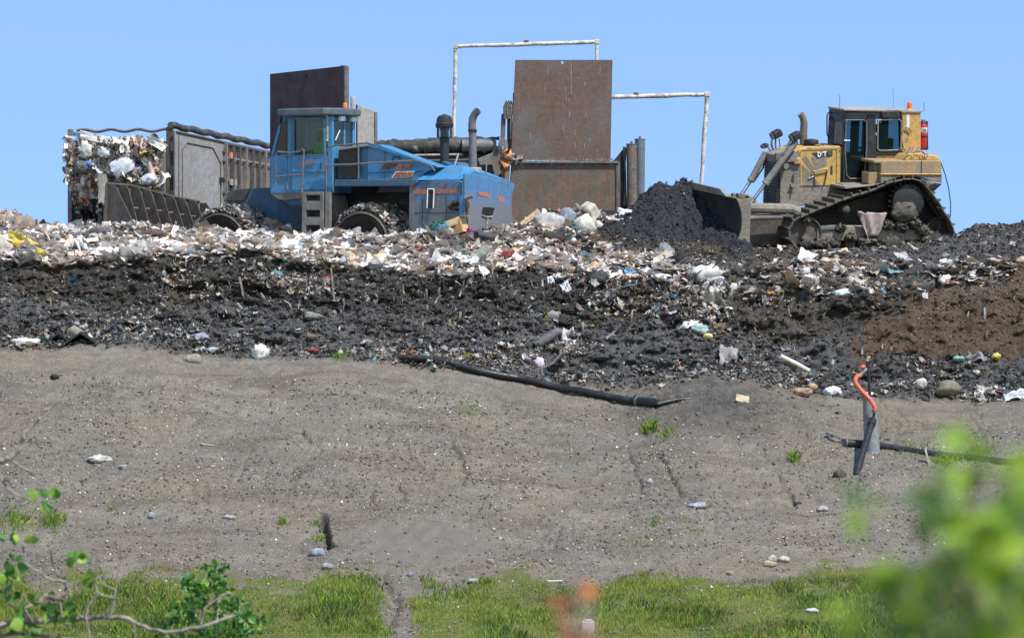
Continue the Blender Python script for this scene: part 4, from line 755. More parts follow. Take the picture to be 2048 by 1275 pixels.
# cab
cw = .12; CWID = .95
cabs = MB()
for pts in ([(655, 232), (665, 232), (665, 386), (655, 386)], [(575, 230), (583, 230), (583, 386), (575, 386)], [(583, 312), (655, 312), (655, 386), (583, 386)], [(583, 226), (655, 226), (655, 236), (583, 236)]): cabs.prism(T.l(pts, cw), (0, .07, 0))
cabs.prism(T.l([(540, 312), (575, 308), (575, 386), (541, 386)], cw+.03), (0, .05, 0)); cabs.prism(T.l([(562, 228), (575, 228), (575, 238), (558, 250)], cw+.03), (0, .05, 0))
cabs.prism(T.l([(557, 250), (562, 250), (547, 310), (541, 312)], cw+.03), (0, .06, 0))
zc0 = T(665, 386, cw).z; zc1 = T(665, 232, cw).z; zs = T(665, 292, cw).z; uc = T(664, 300, cw).x; uf = T(541, 350, cw).x; uf2 = T(562, 230, cw).x
cabs.box((uf, cw+.05, zc0), (uc-.07, cw+CWID*2, zc0+.08))                     # floor
cabs.box((uc-.07, cw+.07, zc0+.002), (uc, cw+CWID, zs)); cabs.box((uc-.07, cw+.93, zs), (uc, cw+CWID+.09, zc1)); cabs.box((uc-.06, cw+.54, zs), (uc, cw+.60, zc1))
cabs.box((uc-.07, cw+.07, zc1-.10), (uc, cw+CWID, zc1)); cabs.box((uf+.4, cw+CWID+.02, zc0+.1), (uc-.07, cw+CWID+.08, zs)); cabs.box((uf+.4, cw+CWID+.02, zc1-.1), (uc-.07, cw+CWID+.08, zc1))
cabs.box((uf+.35, cw+CWID+.02, zs), (uf+.48, cw+CWID+.08, zc1)); cabs.box((uf-.0, cw+.08, zc0+.08), (uf+.06, cw+CWID, zs-.2))
cab = cabs.build('cab', M_['blue'], C, bevel=.012)
a = MB(); a.prism([Vector((x_, y_, zc1+.02)) for x_, y_ in ((uf2-.05, .02), (uf2+.25, -.12), (uc-.1, -.12), (uc+.22, cw+.1), (uc+.22, cw+CWID), (uc, cw+CWID+.2), (uf2+.1, cw+CWID+.2), (uf2-.15, cw+CWID-.1), (uf2-.15, .25))], (0, 0, .17)).build('cab_roof', surf('roof grey blue', (.075, .10, .13), (.10, .105, .11), .4, 2, .5), C, bevel=.035)
dr = MB()
for pts in ([(583, 236), (588, 236), (588, 312), (583, 312)], [(646, 236), (651, 236), (651, 312), (646, 312)], [(588, 234), (646, 234), (646, 239), (588, 239)], [(583, 310), (651, 310), (651, 380), (583, 380)]): dr.prism(T.l(pts, cw-.03), (0, .03, 0))
door = dr.build('cab_door', M_['blue'], C, bevel=.01)
MB().prism(T.l([(587, 238), (647, 238), (646, 308), (586, 308)], cw+.02), (0, .008, 0)).build('door_window', M_['glass'], door)
tube_part('window_seal', T.l([(585, 240), (585, 306), (589, 310), (644, 310), (648, 306), (649, 240), (645, 236), (589, 236), (585, 240)], cw-.035), .011, M_['gray'], door, 6)
tube_part('door_handle', T.l([(641, 325), (641, 338)], cw-.06), .014, M_['black'], door, 6)
lettering('al-jon', T(600, 333, cw-.035), T(629, 331, cw-.035), .13, door, M_['orangepaint'], nrm, .2, .003)
MB().prism(T.l([(559, 250), (574, 240), (572, 306), (547, 309)], cw+.055), (0, .008, 0)).build('front_side_window', M_['glassdark'], C)
MB().box((uc-.03, cw+.09, zs), (uc-.022, cw+.93, zc1-.1)).build('rear_window', M_['glass'], C)
MB().box((uf+.5, cw+CWID+.045, zs), (uc-.07, cw+CWID+.053, zc1-.1)).build('far_window', M_['glass'], C)
tube_part('wiper', [Vector((uc+.02, cw+.12, zs+.14)), Vector((uc+.02, cw+.32, zs+.38))], .012, M_['white'], C, 6)
MB().prism(T.l([(652, 228), (656, 228), (656, 282), (652, 282)], cw-.012), (0, .01, 0)).build('cab_sticker', M_['white'], cab)
lettering('AIRCOND', T(655.3, 279, cw-.02), T(655.3, 232, cw-.02), .035, cab, M_['darkdecal'], nrm)
MB().box((uf+.85, cw+.25, zc0+.08), (uf+1.3, cw+.75, zc0+.68)).build('driver_seat', M_['seat'], C, bevel=.05)
MB().box((uf+1.36, cw+.27, zc0+.68), (uf+1.46, cw+.73, zc0+1.1)).build('seat_back', M_['seat'], C, bevel=.05)
tube_part('steering_column', [Vector((uf+.25, cw+.5, zc0+.1)), Vector((uf+.5, cw+.5, zc0+.75))], .04, M_['black'], C)
for px_, ly in ((678, cw+.2), (708, cw+.72)):
    MB().box((uc+.03, ly, zc1-.11), (uc+.12, ly+.22, zc1+.01)).build('work_light', M_['white'], C, bevel=.02)
bl = T(690, 211, .6); MB().lathe((bl.x, .6, zc1+.19), (0, 0, 1), [(.055, 0), (.055, .10), (.04, .13), (.01, .14)], 16).build('beacon', M_['orange'], C, smooth=True)
MB().cyl((bl.x, .6, zc1+.17), (bl.x, .6, zc1+.20), .07).build('beacon_base', M_['black'], C)
MB().lathe(T(706, 240, 1.6), (0, 0, 1), [(.062, 0), (.062, .54), (.05, .56)], 14).build('mast', M_['palegray'], C, smooth=True)
# belly, ladder, hand rails
belly = MB(); pb = T.l([(541, 386), (612, 386), (612, 418), (596, 418), (575, 413), (556, 402), (541, 388)], cw+.1); belly.prism(pb, (0, 1.5, 0)).build('cab_belly', M_['bluedark'], C, bevel=.03)
side('belly_skirt', [(541, 385), (606, 385), (604, 396), (570, 401), (556, 399), (541, 388)], cw+.04, .05, M_['graydirty'])
tube_part('belly_edge', T.l([(541, 388), (556, 402), (576, 412), (606, 416)], cw+.07), .03, M_['black'], C)
lad = MB()
for pts in ([(604, 384), (612, 384), (611, 474), (603, 474)], [(640, 384), (647, 384), (646, 474), (639, 474)], [(612, 384), (640, 384), (640, 390), (612, 390)], [(611, 402), (640, 402), (640, 420), (611, 420)], [(611, 434), (640, 434), (640, 450), (611, 450)], [(611, 464), (640, 464), (640, 474), (611, 474)]): lad.prism(T.l(pts, -.10), (0, .12, 0))
lad.build('ladder', M_['graydirty'], C, bevel=.012)
side('ladder_backing', [(604, 388), (647, 388), (647, 474), (604, 474)], .12, .05, M_['black'])
side('ladder_post', [(650, 384), (660, 384), (659, 474), (649, 474)], -.08, .1, M_['graydirty'])
side('rear_step_guard', [(660, 384), (666, 392), (674, 430), (672, 474), (660, 474)], .2, .6, M_['trailerside'])
side('front_frame', [(455, 384), (480, 377), (541, 375), (604, 400), (604, 474), (530, 474), (520, 440), (452, 410)], 1.0, .9, M_['bluedark'])
side('frame_top_plate', [(470, 380), (500, 376), (487, 402), (446, 402)], .95, .05, M_['bladesteel'])
rails = [((551, 372), (552, 308), (556, 303), (580, 306), (600, 303), (605, 298), (608, 300), (606, 330), (603, 404)), ((553, 354), (578, 351), (603, 350)), ((652, 386), (652, 305), (657, 294), (670, 291), (735, 286), (752, 290)), ((652, 330), (700, 329), (760, 325), (830, 321), (845, 325), (862, 332), (870, 342)), ((652, 340), (652, 474)), ((574, 378), (574, 366), (580, 360))]
for rp_ in rails: tube_part('hand_rail', T.l(rp_, -.06), .022, M_['gray'], C, 8)
tube_part('mirror_arm', T.l([(566, 232), (560, 240), (556, 243)], 0), .015, M_['gray'], C, 6); MB().obox(T(561, 238, -.02), (.06, .14, .2)).build('mirror', M_['black'], C, bevel=.03)
# stacks
pc = T(889, 300, 1.1); MB().lathe((pc.x, 1.1, T(889, 336, 1.1).z), (0, 0, 1), [(.105, 0), (.105, .62), (.12, .62), (.12, .70), (.10, .70), (.10, .8)], 20).build('intake_pipe', M_['cabblack'], C, smooth=True)
zc = T(889, 276, 1.1).z; MB().lathe((pc.x, 1.1, zc), (0, 0, 1), [(.15, 0), (.185, .02), (.185, .24), (.195, .25)], 24).build('cleaner_bowl', M_['clearbowl'], C, smooth=True)
MB().lathe((pc.x, 1.1, zc), (0, 0, 1), [(.10, 0), (.09, .10), (.12, .25)], 20).build('cleaner_core', M_['black'], C, smooth=True)
MB().lathe((pc.x, 1.1, zc+.24), (0, 0, 1), [(.20, 0), (.21, .03), (.21, .10), (.19, .12), (.185, .20), (.14, .28), (.05, .30), (.04, .32)], 24).build('cleaner_cap', M_['black'], C, smooth=True)
ex = 1.0; MB().tube(T.l([(946, 340), (945, 262), (944, 250), (945, 238), (949, 229), (956, 221)], ex), [.095, .09, .09, .09, .088, .088], 16).build('exhaust_pipe', surf('sooty exhaust', (.15, .15, .165), (.10, .09, .085), .4, 5, .6, .2), C, smooth=True)
e0 = T(945, 264, ex); MB().lathe(e0, (0, 0, 1), [(.105, 0), (.105, .06), (.09, .06)], 16).build('exhaust_clamp', M_['black'], C)
MB().cyl(T(953.5, 223.5, ex), T(956.6, 220.4, ex), .075, 14).build('exhaust_mouth', M_['black'], C)
e0 = T(947, 358, ex); MB().lathe(e0, (0, 0, 1), [(.19, 0), (.19, .25), (.17, .27), (.11, .27)], 20).build('exhaust_base', M_['palegray'], C, smooth=True)
tube_part('lever', [T(908, 334, .9), T(917, 307, .9)], .02, M_['white'], C, 6); tube_part('hose_loop', [T(971, 352, 1.3), T(973, 330, 1.3), T(966, 325, 1.3)], .022, M_['gray'], C, 6)
tube_part('roof_wire', [T(858, 330, .6), T(850, 300, .6), T(846, 285, .6)], .008, M_['black'], C, 5)
# drums (wheels) with caked litter
def drum(px, py, name):
    c0 = T(px, py, -.12); t = MB(); r0 = .78
    t.lathe(c0, (0, 1, 0), [(.30, .30), (.42, .22), (.50, .20), (.60, .08), (.66, .02), (.72, 0), (r0, .02), (r0, 1.05), (.70, 1.07), (.2, 1.07)], 40); wh = t.build(name, M_['innermud'], C, smooth=True)
    t = MB(); t.lathe(c0, (0, 1, 0), [(.66, -.03), (.66, .06), (.74, .06), (.76, .0), (.72, -.03)], 40); t.f = t.f[:-2]; t.build('rim', M_['bladesteel'], wh, smooth=True)
    t = MB(); t.lathe(c0+Vector((0, .12, 0)), (0, 1, 0), [(.05, .0), (.20, .02), (.24, .12)], 24); t.build('hub', M_['trackmud'], wh, smooth=True)
    cm = None
    for k in range(14):
        for j in range(4):
            an = 2*math.pi*(k+.5*(j % 2))/14; d = Vector((math.cos(an), 0, math.sin(an))); cc = c0+d*(r0+.05)+Vector((0, .13+.26*j, 0)); X_ = Vector((-math.sin(an), 0, math.cos(an)))
            Mx = Matrix((X_, Vector((0, 1, 0)), d)).transposed().to_4x4(); Mx.translation = cc
            if math.sin(an) < -.35: continue
            if cm is None: cm = MB().obox((0, 0, 0), (.12, .12, .14)).build('cleat', M_['trackshoe'], wh, M=Mx, bevel=.02)
            else: q_ = cm.copy(); COL.objects.link(q_); q_.matrix_local = Mx
    n = 2200; an = rng.uniform(-.3, math.pi+.3, n); yy = rng.uniform(.0, 1.12, n)**.9; rr = r0+.02+.10*rng.random(n); pos = np.stack([c0.x+rr*np.cos(an), c0.y+yy, c0.z+rr*np.sin(an)], -1)
    s = .015+.05*rng.random(n)**2; col_ = palette(n, None, .02)*(.3+.7*rng.random((n, 1)))
    scatter('caked_litter', [ico(.2, 1, (1, 1, .6), 300+i) for i in range(3)], pos, s, rots(n), col_, litmat, None, None, None, wh)
    n = 600; an = rng.uniform(.0, 2.3, n); yy = rng.uniform(.1, 1.12, n); rr = r0+.06+.07*rng.random(n); pos = np.stack([c0.x+rr*np.cos(an), c0.y+yy, c0.z+rr*np.sin(an)], -1)
    scatter('caked_scraps', sheets, pos, .04+.07*rng.random(n), rots(n), palette(n, LP, .02)*(.5+.5*rng.random((n, 1))), litmat, None, None, None, wh)
drum(438, 490, 'drum_wheel'); drum(722, 488, 'drum_wheel')
# the two drums on the far side
for uu in (T(440, 478, 0).x, T(722, 478, 0).x):
    MB().lathe((uu, 2.4, -.02), (0, 1, 0), [(.3, 0), (.8, 0), (.8, .95), (.3, .95)], 32).build('drum_wheel', M_['innermud'], C, smooth=True)
MB().cyl((0, .3, .05), (0, 3, .05), .18).build('axle', M_['innermud'], C); MB().cyl((T(722, 478, 0).x, .3, .05), (T(722, 478, 0).x, 3, .05), .18).build('axle', M_['innermud'], C)
# blade: a tall plate ahead of the front drums, gusset plates behind it
wn = -.75; ub = T(216, 420, wn).x
zb = lambda px, py: T(px, py, ub, 0)
ptop = [zb(214, 368), zb(262, 372), zb(345, 394), zb(398, 404)]; pbot = [zb(398, 474), zb(207, 474)]
bl_ = MB(); bl_.prism(ptop+pbot, (-.05, 0, 0)); blade = bl_.build('blade', M_['bladesteel'], C, bevel=.01)
tube_part('top_edge', [p_+Vector((-.0, 0, .01)) for p_ in ptop[:]], .035, M_['bladesteel'], blade, 8)
y0_, y1_ = ptop[0].y, ptop[-1].y
for i in range(9):
    t_ = i/8; yy = y0_+(y1_-y0_)*t_+.02; zt_ = np.interp(yy, [p_.y for p_ in ptop], [p_.z for p_ in ptop])-.02; zb_ = -.05
    th = .03; off = .0
    g_ = MB(); g_.prism([Vector((ub+.002, yy, zb_)), Vector((ub+(.86 if i == 0 else .66), yy, zb_)), Vector((ub+(.66 if i == 0 else .48), yy, zb_+(zt_-zb_)*.45)), Vector((ub+.27, yy, zt_-.10)), Vector((ub+.20, yy, zt_)), Vector((ub+.002, yy, zt_))], (0, th, 0)); g_.build('blade_rib', M_['bladesteel'], blade, bevel=.006)
    if i < 8:
        g_ = MB(); g_.box((ub+.27, yy+th+.002, zb_+(zt_-zb_)*.60), (ub+.40, yy+(y1_-y0_)/8*.45, zb_+(zt_-zb_)*.60+.03)); g_.build('gusset', M_['graydirty'], blade)
for yy in (1.3, 2.1): MB().tube([(ub+.1, yy, .1), (-.9, yy, .15), (.2, yy, .3)], .12, 10).build('push_arm', M_['innermud'], C)
ms = MC @ Matrix.Translation((uf+1.12, cw+.48, zc0+.66)); seated_person(ms, 'driver in lime green safety vest seated inside the blue cab', 'lime')

# ================================================================ yellow bulldozer
MD = Matrix.Translation(P(1735, 492, 118.6)) @ Matrix.Rotation(R(20), 4, 'Z') @ Matrix.Rotation(R(6), 4, 'X'); T = Tr(MD)
D = empty('bulldozer', MD, 'muddy yellow bulldozer with black cab pushing a black soil heap', 'bulldozer')
def side(name, pts, w0, d, mat, parent=D, bevel=.012): return MB().prism(T.l(pts, w0), (0, d, 0)).build(name, mat, parent, bevel=bevel)
TW = .78
def track(w0, name):
    out = [(1577, 470), (1578, 455), (1588, 440), (1604, 431), (1640, 416), (1690, 396), (1740, 380), (1785, 362), (1812, 356), (1834, 358), (1850, 367), (1868, 388), (1888, 418), (1906, 448), (1912, 468), (1903, 484), (1885, 492), (1840, 495), (1760, 498), (1680, 501), (1610, 504), (1588, 494)]
    P_ = [T(x, y, 0) for x, y in out]; P_ = [Vector((p_.x, 0, p_.z)) for p_ in P_]; n = len(P_); seg = [(P_[(i+1) % n]-P_[i]).length for i in range(n)]; tot = sum(seg); ns = 44
    t = MB(); lk = MB()
    for k in range(ns):
        s = tot*k/ns; i = 0
        while s > seg[i]: s -= seg[i]; i += 1
        p_ = P_[i].lerp(P_[(i+1) % n], s/seg[i]); d = (P_[(i+1) % n]-P_[i]).normalized(); prv = (P_[i]-P_[i-1]).normalized(); nxt = (P_[(i+2) % n]-P_[(i+1) % n]).normalized()
        f_ = s/seg[i]; d = (prv*(max(0, .5-f_))+d+nxt*(max(0, f_-.5))).normalized(); o_ = Vector((-d.z, 0, d.x)); o_ = o_ if True else o_
        Mx = Matrix((d, Vector((0, 1, 0)), o_)).transposed(); jit = random.uniform(-.01, .01)
        t.obox(p_+Vector((0, w0+TW/2, 0))+o_*(-.02+jit), (tot/ns*.93, TW, .035), Mx); t.obox(p_+Vector((0, w0+TW/2, 0))+o_*(.03+jit)+d*(-tot/ns*.32), (.035, TW-.02, .08), Mx)
        lk.obox(p_+Vector((0, w0+TW/2, 0))-o_*.09, (tot/ns*.9, .22, .11), Mx)
    tr = t.build(name, M_['trackshoe'], D, bevel=.008); lk.build('track_link', M_['innermud'], tr); return P_
PT = track(0, 'crawler_track'); track(2.0, 'crawler_track')
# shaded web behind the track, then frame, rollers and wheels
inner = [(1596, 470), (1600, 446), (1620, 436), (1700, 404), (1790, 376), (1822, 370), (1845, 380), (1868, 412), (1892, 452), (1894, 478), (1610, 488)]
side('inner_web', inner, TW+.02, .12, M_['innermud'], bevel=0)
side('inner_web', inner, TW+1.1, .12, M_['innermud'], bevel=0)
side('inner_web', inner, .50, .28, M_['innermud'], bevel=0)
fr = side('track_frame', [(1634, 455), (1664, 451), (1720, 452), (1838, 456), (1852, 470), (1850, 480), (1700, 482), (1634, 482)], .16, .55, M_['mudpanel'], bevel=.03)
side('frame_guard', [(1600, 462), (1634, 458), (1634, 482), (1612, 494), (1596, 486)], .20, .5, M_['graydirty'], bevel=.02)
side('frame_cap', [(1640, 452), (1674, 451), (1674, 458), (1640, 461)], .12, .05, M_['gray'])
for i, x in enumerate((1652, 1672, 1700, 1730, 1765, 1798, 1826)):
    c0 = T(x, 487 if i < 2 else 486, .2); MB().lathe(c0, (0, 1, 0), [(.09, -.02), (.13, 0), (.13, .4)], 20).build('track_roller', M_['trackmud'], D, smooth=True)
c0 = T(1612, 468, .12); MB().lathe(c0, (0, 1, 0), [(.06, .04), (.34, .08), (.38, 0), (.41, 0), (.41, .5)], 36).build('front_idler', M_['trackmud'], D, smooth=True)
c0 = T(1878, 462, .22); MB().lathe(c0, (0, 1, 0), [(.06, .04), (.27, .06), (.30, 0), (.33, 0), (.33, .4)], 32).build('rear_idler', M_['innermud'], D, smooth=True)
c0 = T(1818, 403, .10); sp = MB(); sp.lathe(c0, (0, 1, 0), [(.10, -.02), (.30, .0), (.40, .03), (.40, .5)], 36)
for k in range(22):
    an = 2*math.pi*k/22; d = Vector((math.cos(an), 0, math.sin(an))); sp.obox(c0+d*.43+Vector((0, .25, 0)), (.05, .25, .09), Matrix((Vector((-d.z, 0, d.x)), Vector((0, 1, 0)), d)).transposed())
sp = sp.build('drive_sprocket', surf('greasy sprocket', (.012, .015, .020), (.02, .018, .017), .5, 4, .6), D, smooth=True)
V, Fc = ico(.05, 3, (.34, .12, .24), 5); link('mud_cake', np_mesh('mud', V+np.array(T(1808, 424, .06)), Fc), soil2 := surf('caked mud', (.10, .085, .07), (.05, .045, .04), .5, 6, .9, 0, .04), sp, smooth=True)
for px_, py_, s in ((1700, 474, .16), (1735, 484, .3), (1862, 476, .34), (1845, 462, .22), (1790, 484, .26), (1660, 486, .24), (1615, 484, .26), (1880, 484, .26), (1680, 456, .16), (1803, 452, .24), (1775, 450, .2), (1828, 447, .24), (1640, 488, .22), (1612, 440, .10)):
    V, Fc = ico(.08, 3, (s*.8, .12, s*.5), int(px_)); link('mud_cake', np_mesh('mud', V+np.array(T(px_, py_, .12)), Fc), soil2, D, smooth=True)
c0 = T(1693, 419, .1); MB().lathe(c0, (0, 1, 0), [(.04, -.03), (.09, 0), (.10, .03), (.10, .4)], 20).build('carrier_roller', M_['trackmud'], D, smooth=True)
# push arms and blade
bw0 = T(1487, 440, -.02).y; ubl = T(1487, 440, -.12).x; wf = T(1388, 372, ubl, 0).y
prof = lambda z_: .30*((z_-.55)/.75)**2                      # mouldboard curve, opening forwards
b_ = MB(); zl_, zh_ = T(1487, 488, -.12).z, T(1487, 398, -.12).z; n = 12; ps = []
for i in range(n+1):
    z_ = zl_+(zh_-zl_)*i/n; ps.append((ubl-prof(z_), z_))
rows_n = ps; vs = [Vector((u_, -.12, z_)) for u_, z_ in ps]+[Vector((u_+.06, -.12, z_)) for u_, z_ in ps[::-1]]
b_.prism(vs, (0, wf+.12, 0)); blade = b_.build('blade', M_['bladesteel'] if False else surf('green grey blade', (.036, .037, .032), (.085, .072, .057), .45, 2.0, .5, .3, streak=(.15, .14, .12), streak_amt=.4), D, smooth=True)  # base colour darkened to carry the shade on the blade face
e_ = MB(); e_.prism([Vector((u_-.05, -.16, z_)) for u_, z_ in ps]+[Vector((ubl+.16, -.16, zh_+.02)), Vector((ubl+.16, -.16, zl_))][::1], (0, .05, 0)); e_.build('blade_end_plate', M_['mudpanel'], blade, bevel=.008)
e_ = MB(); e_.box((ubl+.02, -.11, zl_+.05), (ubl+.14, wf, zl_+.25)); e_.box((ubl+.02, -.11, zh_-.22), (ubl+.12, wf, zh_-.04)); e_.build('blade_stiffener', M_['mudpanel'], blade, bevel=.01)
e_ = MB(); e_.prism([Vector((ps[-1][0]-.02, y_, z_)) for y_, z_ in ((.55, zh_), (wf, zh_), (wf-.05, zh_+.17), (1.0, zh_+.15))], (.06, 0, 0)); e_.build('blade_spill_guard', M_['mudpanel'], blade, bevel=.008)
e_ = MB(); e_.box((ubl-.02, .20, zh_), (ubl+.16, .38, zh_+.10)); e_.box((ubl-.02, .55, zh_), (ubl+.05, .66, zh_+.08)); e_.build('blade_lug', M_['graydirty'], blade, bevel=.01)
e_ = MB(); e_.prism([Vector((ps[0][0]-.03, -.12, zl_-.05)), Vector((ps[0][0]+.04, -.12, zl_-.05)), Vector((ps[0][0]+.04, -.12, zl_+.14)), Vector((ps[0][0]-.03, -.12, zl_+.14))], (0, wf+.12, 0)); e_.build('cutting_edge', M_['gray'], blade)
for y_ in (-.12+.16, wf-.3):
    a = T(1496, 424, .0); b2 = T(1600, 428, .0); MB().tube([Vector((ubl+.1, y_, a.z+.1)), Vector((b2.x-.2, y_+.05, a.z+.08)), Vector((b2.x, y_+.1, a.z))], .12, 10).build('push_arm', M_['mudpanel'], D)
    MB().tube([Vector((ubl+.1, y_, a.z-.14)), Vector((b2.x-.45, y_+.05, a.z-.11))], .07, 10).build('tilt_cylinder', M_['graydirty'], D, smooth=True)
MB().box((ubl+.25, .5, T(1550, 492, .5).z), (T(1600, 460, .5).x, 2.6, T(1550, 432, .5).z)).build('belly_guard', M_['trackmud'], D, bevel=.05)
# body
ew = .92; EW = T(1530, 360, T(1561, 360, ew).x, 0).y-ew
mudp = side('lower_engine_panel', [(1561, 327), (1577, 320), (1600.5, 318), (1600.5, 373), (1684, 371), (1690, 412), (1560, 412)], ew, EW, M_['mudpanel'])
side('nose_cap', [(1559, 311), (1584, 304), (1600, 298), (1600.5, 318), (1561, 329)], ew-.03, EW+.06, M_['mudpanel'], bevel=.03)
eng = side('engine_door', [(1600.5, 299), (1604, 296), (1672, 293), (1672, 371), (1600.5, 372.5)], ew-.015, .06, M_['yellow'])
side('hood', [(1586, 303), (1602, 296), (1626, 293), (1683, 292), (1683, 300), (1604, 303), (1600, 308)], ew-.03, EW+.06, M_['yellow'], bevel=.03)
side('hood_body', [(1600.5, 300), (1683, 297), (1683, 371), (1600.5, 373)], ew+.05, EW-.05, M_['yellow'])
side('hood_rear_post', [(1673, 296), (1685, 294), (1686, 371), (1673, 371)], ew-.03, .10, M_['yellow'])
a = MB(); a.prism(T.l([(1624, 306), (1665, 301), (1665, 312), (1633, 316)], ew-.024), (0, .01, 0)).build('decal_plate', M_['darkdecal'], eng)
lettering('D6T', T(1635, 314.2, ew-.03), T(1653, 312.6, ew-.03), .125, eng, M_['white'], nrm, .0, .006)
lettering('XW', T(1656, 311, ew-.03), T(1663, 310.5, ew-.03), .06, eng, M_['gray'], nrm, 0, .0)
a = MB(); a.prism(T.l([(1603, 316), (1612, 312), (1630, 338), (1626, 346)], ew-.022), (0, .008, 0)); a.prism(T.l([(1604, 330), (1622, 345), (1640, 371), (1606, 371)], ew-.022), (0, .008, 0)); a.prism(T.l([(1622, 314), (1654, 313), (1654, 330), (1632, 340)], ew-.022), (0, .008, 0))
a.build('dried_mud_film', M_['mudpanel'], eng)
tube_part('grab_handle', T.l([(1626, 343), (1657, 337)], ew-.07), .018, M_['yellow'], eng, 6)
tube_part('grab_handle', T.l([(1630, 372), (1628, 345), (1625, 342)], ew-.05), .012, M_['black'], eng, 6); tube_part('grab_handle', T.l([(1648, 372), (1654, 345), (1653, 340)], ew-.05), .012, M_['black'], eng, 6)
tube_part('door_latch', T.l([(1617, 357), (1622, 355), (1628, 352)], ew-.04), .015, M_['chrome'], eng, 6)
a = MB(); a.prism(T.l([(1661, 332), (1665, 331), (1665, 349), (1661, 349)], ew-.022), (0, .006, 0)).build('warning_sticker', M_['darkdecal'], eng)
tube_part('oil_line', T.l([(1589, 345), (1588, 365), (1584, 388)], ew-.05), .022, M_['gray'], mudp); MB().lathe(T(1586, 371, ew-.08), (0, 1, 0), [(.05, 0), (.05, .08)], 12).build('oil_cap', M_['mudpanel'], mudp)
# radiator grille on the front
ug = T(1561, 360, ew).x; gz0 = T(1561, 411, ew).z; gz1 = T(1561, 329, ew).z
g_ = MB(); g_.box((ug-.035, ew+.03, gz0), (ug-.004, ew+EW-.03, gz1)); gr = g_.build('radiator_grille', M_['black'], D)
g_ = MB()
for i in range(16): zz = gz0+.04+(gz1-gz0-.08)*i/15; g_.box((ug-.06, ew+.05, zz), (ug-.036, ew+EW-.05, zz+.025))
g_.build('grille_bar', M_['bluedark'] if False else M_['gray'], gr)
side('lift_yoke', [(1552, 306), (1590, 302), (1597, 322), (1570, 326), (1552, 320)], ew-.10, .10, M_['graydirty']); tube_part('yoke_bar', [Vector((ug+.05, ew-.2, gz1-.02)), Vector((ug+.05, ew+EW+.3, gz1-.02))], .07, M_['graydirty'], D, 10)
side('lift_yoke_cover', [(1584, 318), (1602, 314), (1604, 328), (1590, 330)], ew-.09, .08, M_['yellow'], bevel=.03)
# lift cylinders: near, far
def lift(head, gland, rod, w0, w1):
    a = T(*head, w0); b_ = T(*gland, w0*.5+w1*.5); c_ = T(*rod, w1)
    cy = MB().tube([a, a.lerp(b_, .9), a.lerp(b_, .9), b_], [.078, .078, .09, .09], 16).build('lift_cylinder', M_['graydirty'], D, smooth=True)
    MB().cyl(b_, c_, .042, 12).build('piston_rod', M_['chrome'], cy, smooth=True); a2 = a+(a-b_)*.02; tube_part('hydraulic_hose', [a+Vector((.02, -.03, .02)), a.lerp(b_, .5)+Vector((.13, 0, -.02)), b_+Vector((.10, 0, .0))], .022, M_['black'], cy)
lift((1592, 283), (1530, 368), (1497, 412), ew-.16, ew-.2)
fw = ew+EW+.12; lift((1531, 306), (1501, 362), (1478, 396), fw-.2, fw-.35)
for px_, py_, w0, s in ((1553, 268, fw-.1, .24), (1591, 272, ew-.16, .24), (1530, 291, fw-.1, .13)):
    c0 = T(px_, py_, w0); Mx = Matrix.Rotation(R(-28), 3, 'Y') @ Matrix.Rotation(R(0), 3, 'Z')
    wl = MB().obox(c0, (s, .24, s*.75), Mx).build('work_light', M_['black'], D, bevel=.04); MB().obox(c0+Mx @ Vector((-s/2-.01, 0, 0)), (.02, .2, s*.6), Mx).build('light_lens', M_['gray'], wl)
for pts, w0, r_ in ((((1549, 306), (1543, 290), (1544, 276), (1551, 268)), fw-.15, .03), (((1553, 306), (1551, 290), (1551, 276)), fw-.12, .02), (((1556, 304), (1560, 290), (1558, 278)), fw-.1, .015), (((1567, 310), (1576, 290), (1586, 272)), ew-.2, .03), (((1573, 306), (1585, 288), (1590, 278)), ew-.14, .022), (((1542, 303), (1537, 296), (1532, 290)), fw-.2, .02)):
    tube_part('light_bracket', T.l(pts, w0), r_, M_['gray'], D)
# stack and pre-cleaner, hood rail
sx = ew+.55; MB().tube(T.l([(1607, 297), (1607, 262), (1608, 247), (1606, 236), (1601, 228)], sx), [.09, .09, .085, .08, .08], 16).build('exhaust_pipe', surf('tan sooty exhaust', (.20, .155, .12), (.10, .085, .08), .45, 5, .6, .2), D, smooth=True)
MB().lathe(T(1622, 298, ew+.3), (0, 0, 1), [(.08, 0), (.08, .10), (.17, .12), (.18, .18), (.16, .22), (.05, .24)], 24).build('air_cleaner', M_['black'], D, smooth=True)
tube_part('hood_rail', T.l([(1610, 302), (1612, 298), (1640, 290), (1648, 290), (1648, 294), (1630, 300), (1612, 302)], ew+.05), .014, M_['black'], D, 6)
MB().obox(T(1617, 297, ew+.02), (.12, .1, .05)).build('rail_clamp', M_['chrome'], D)
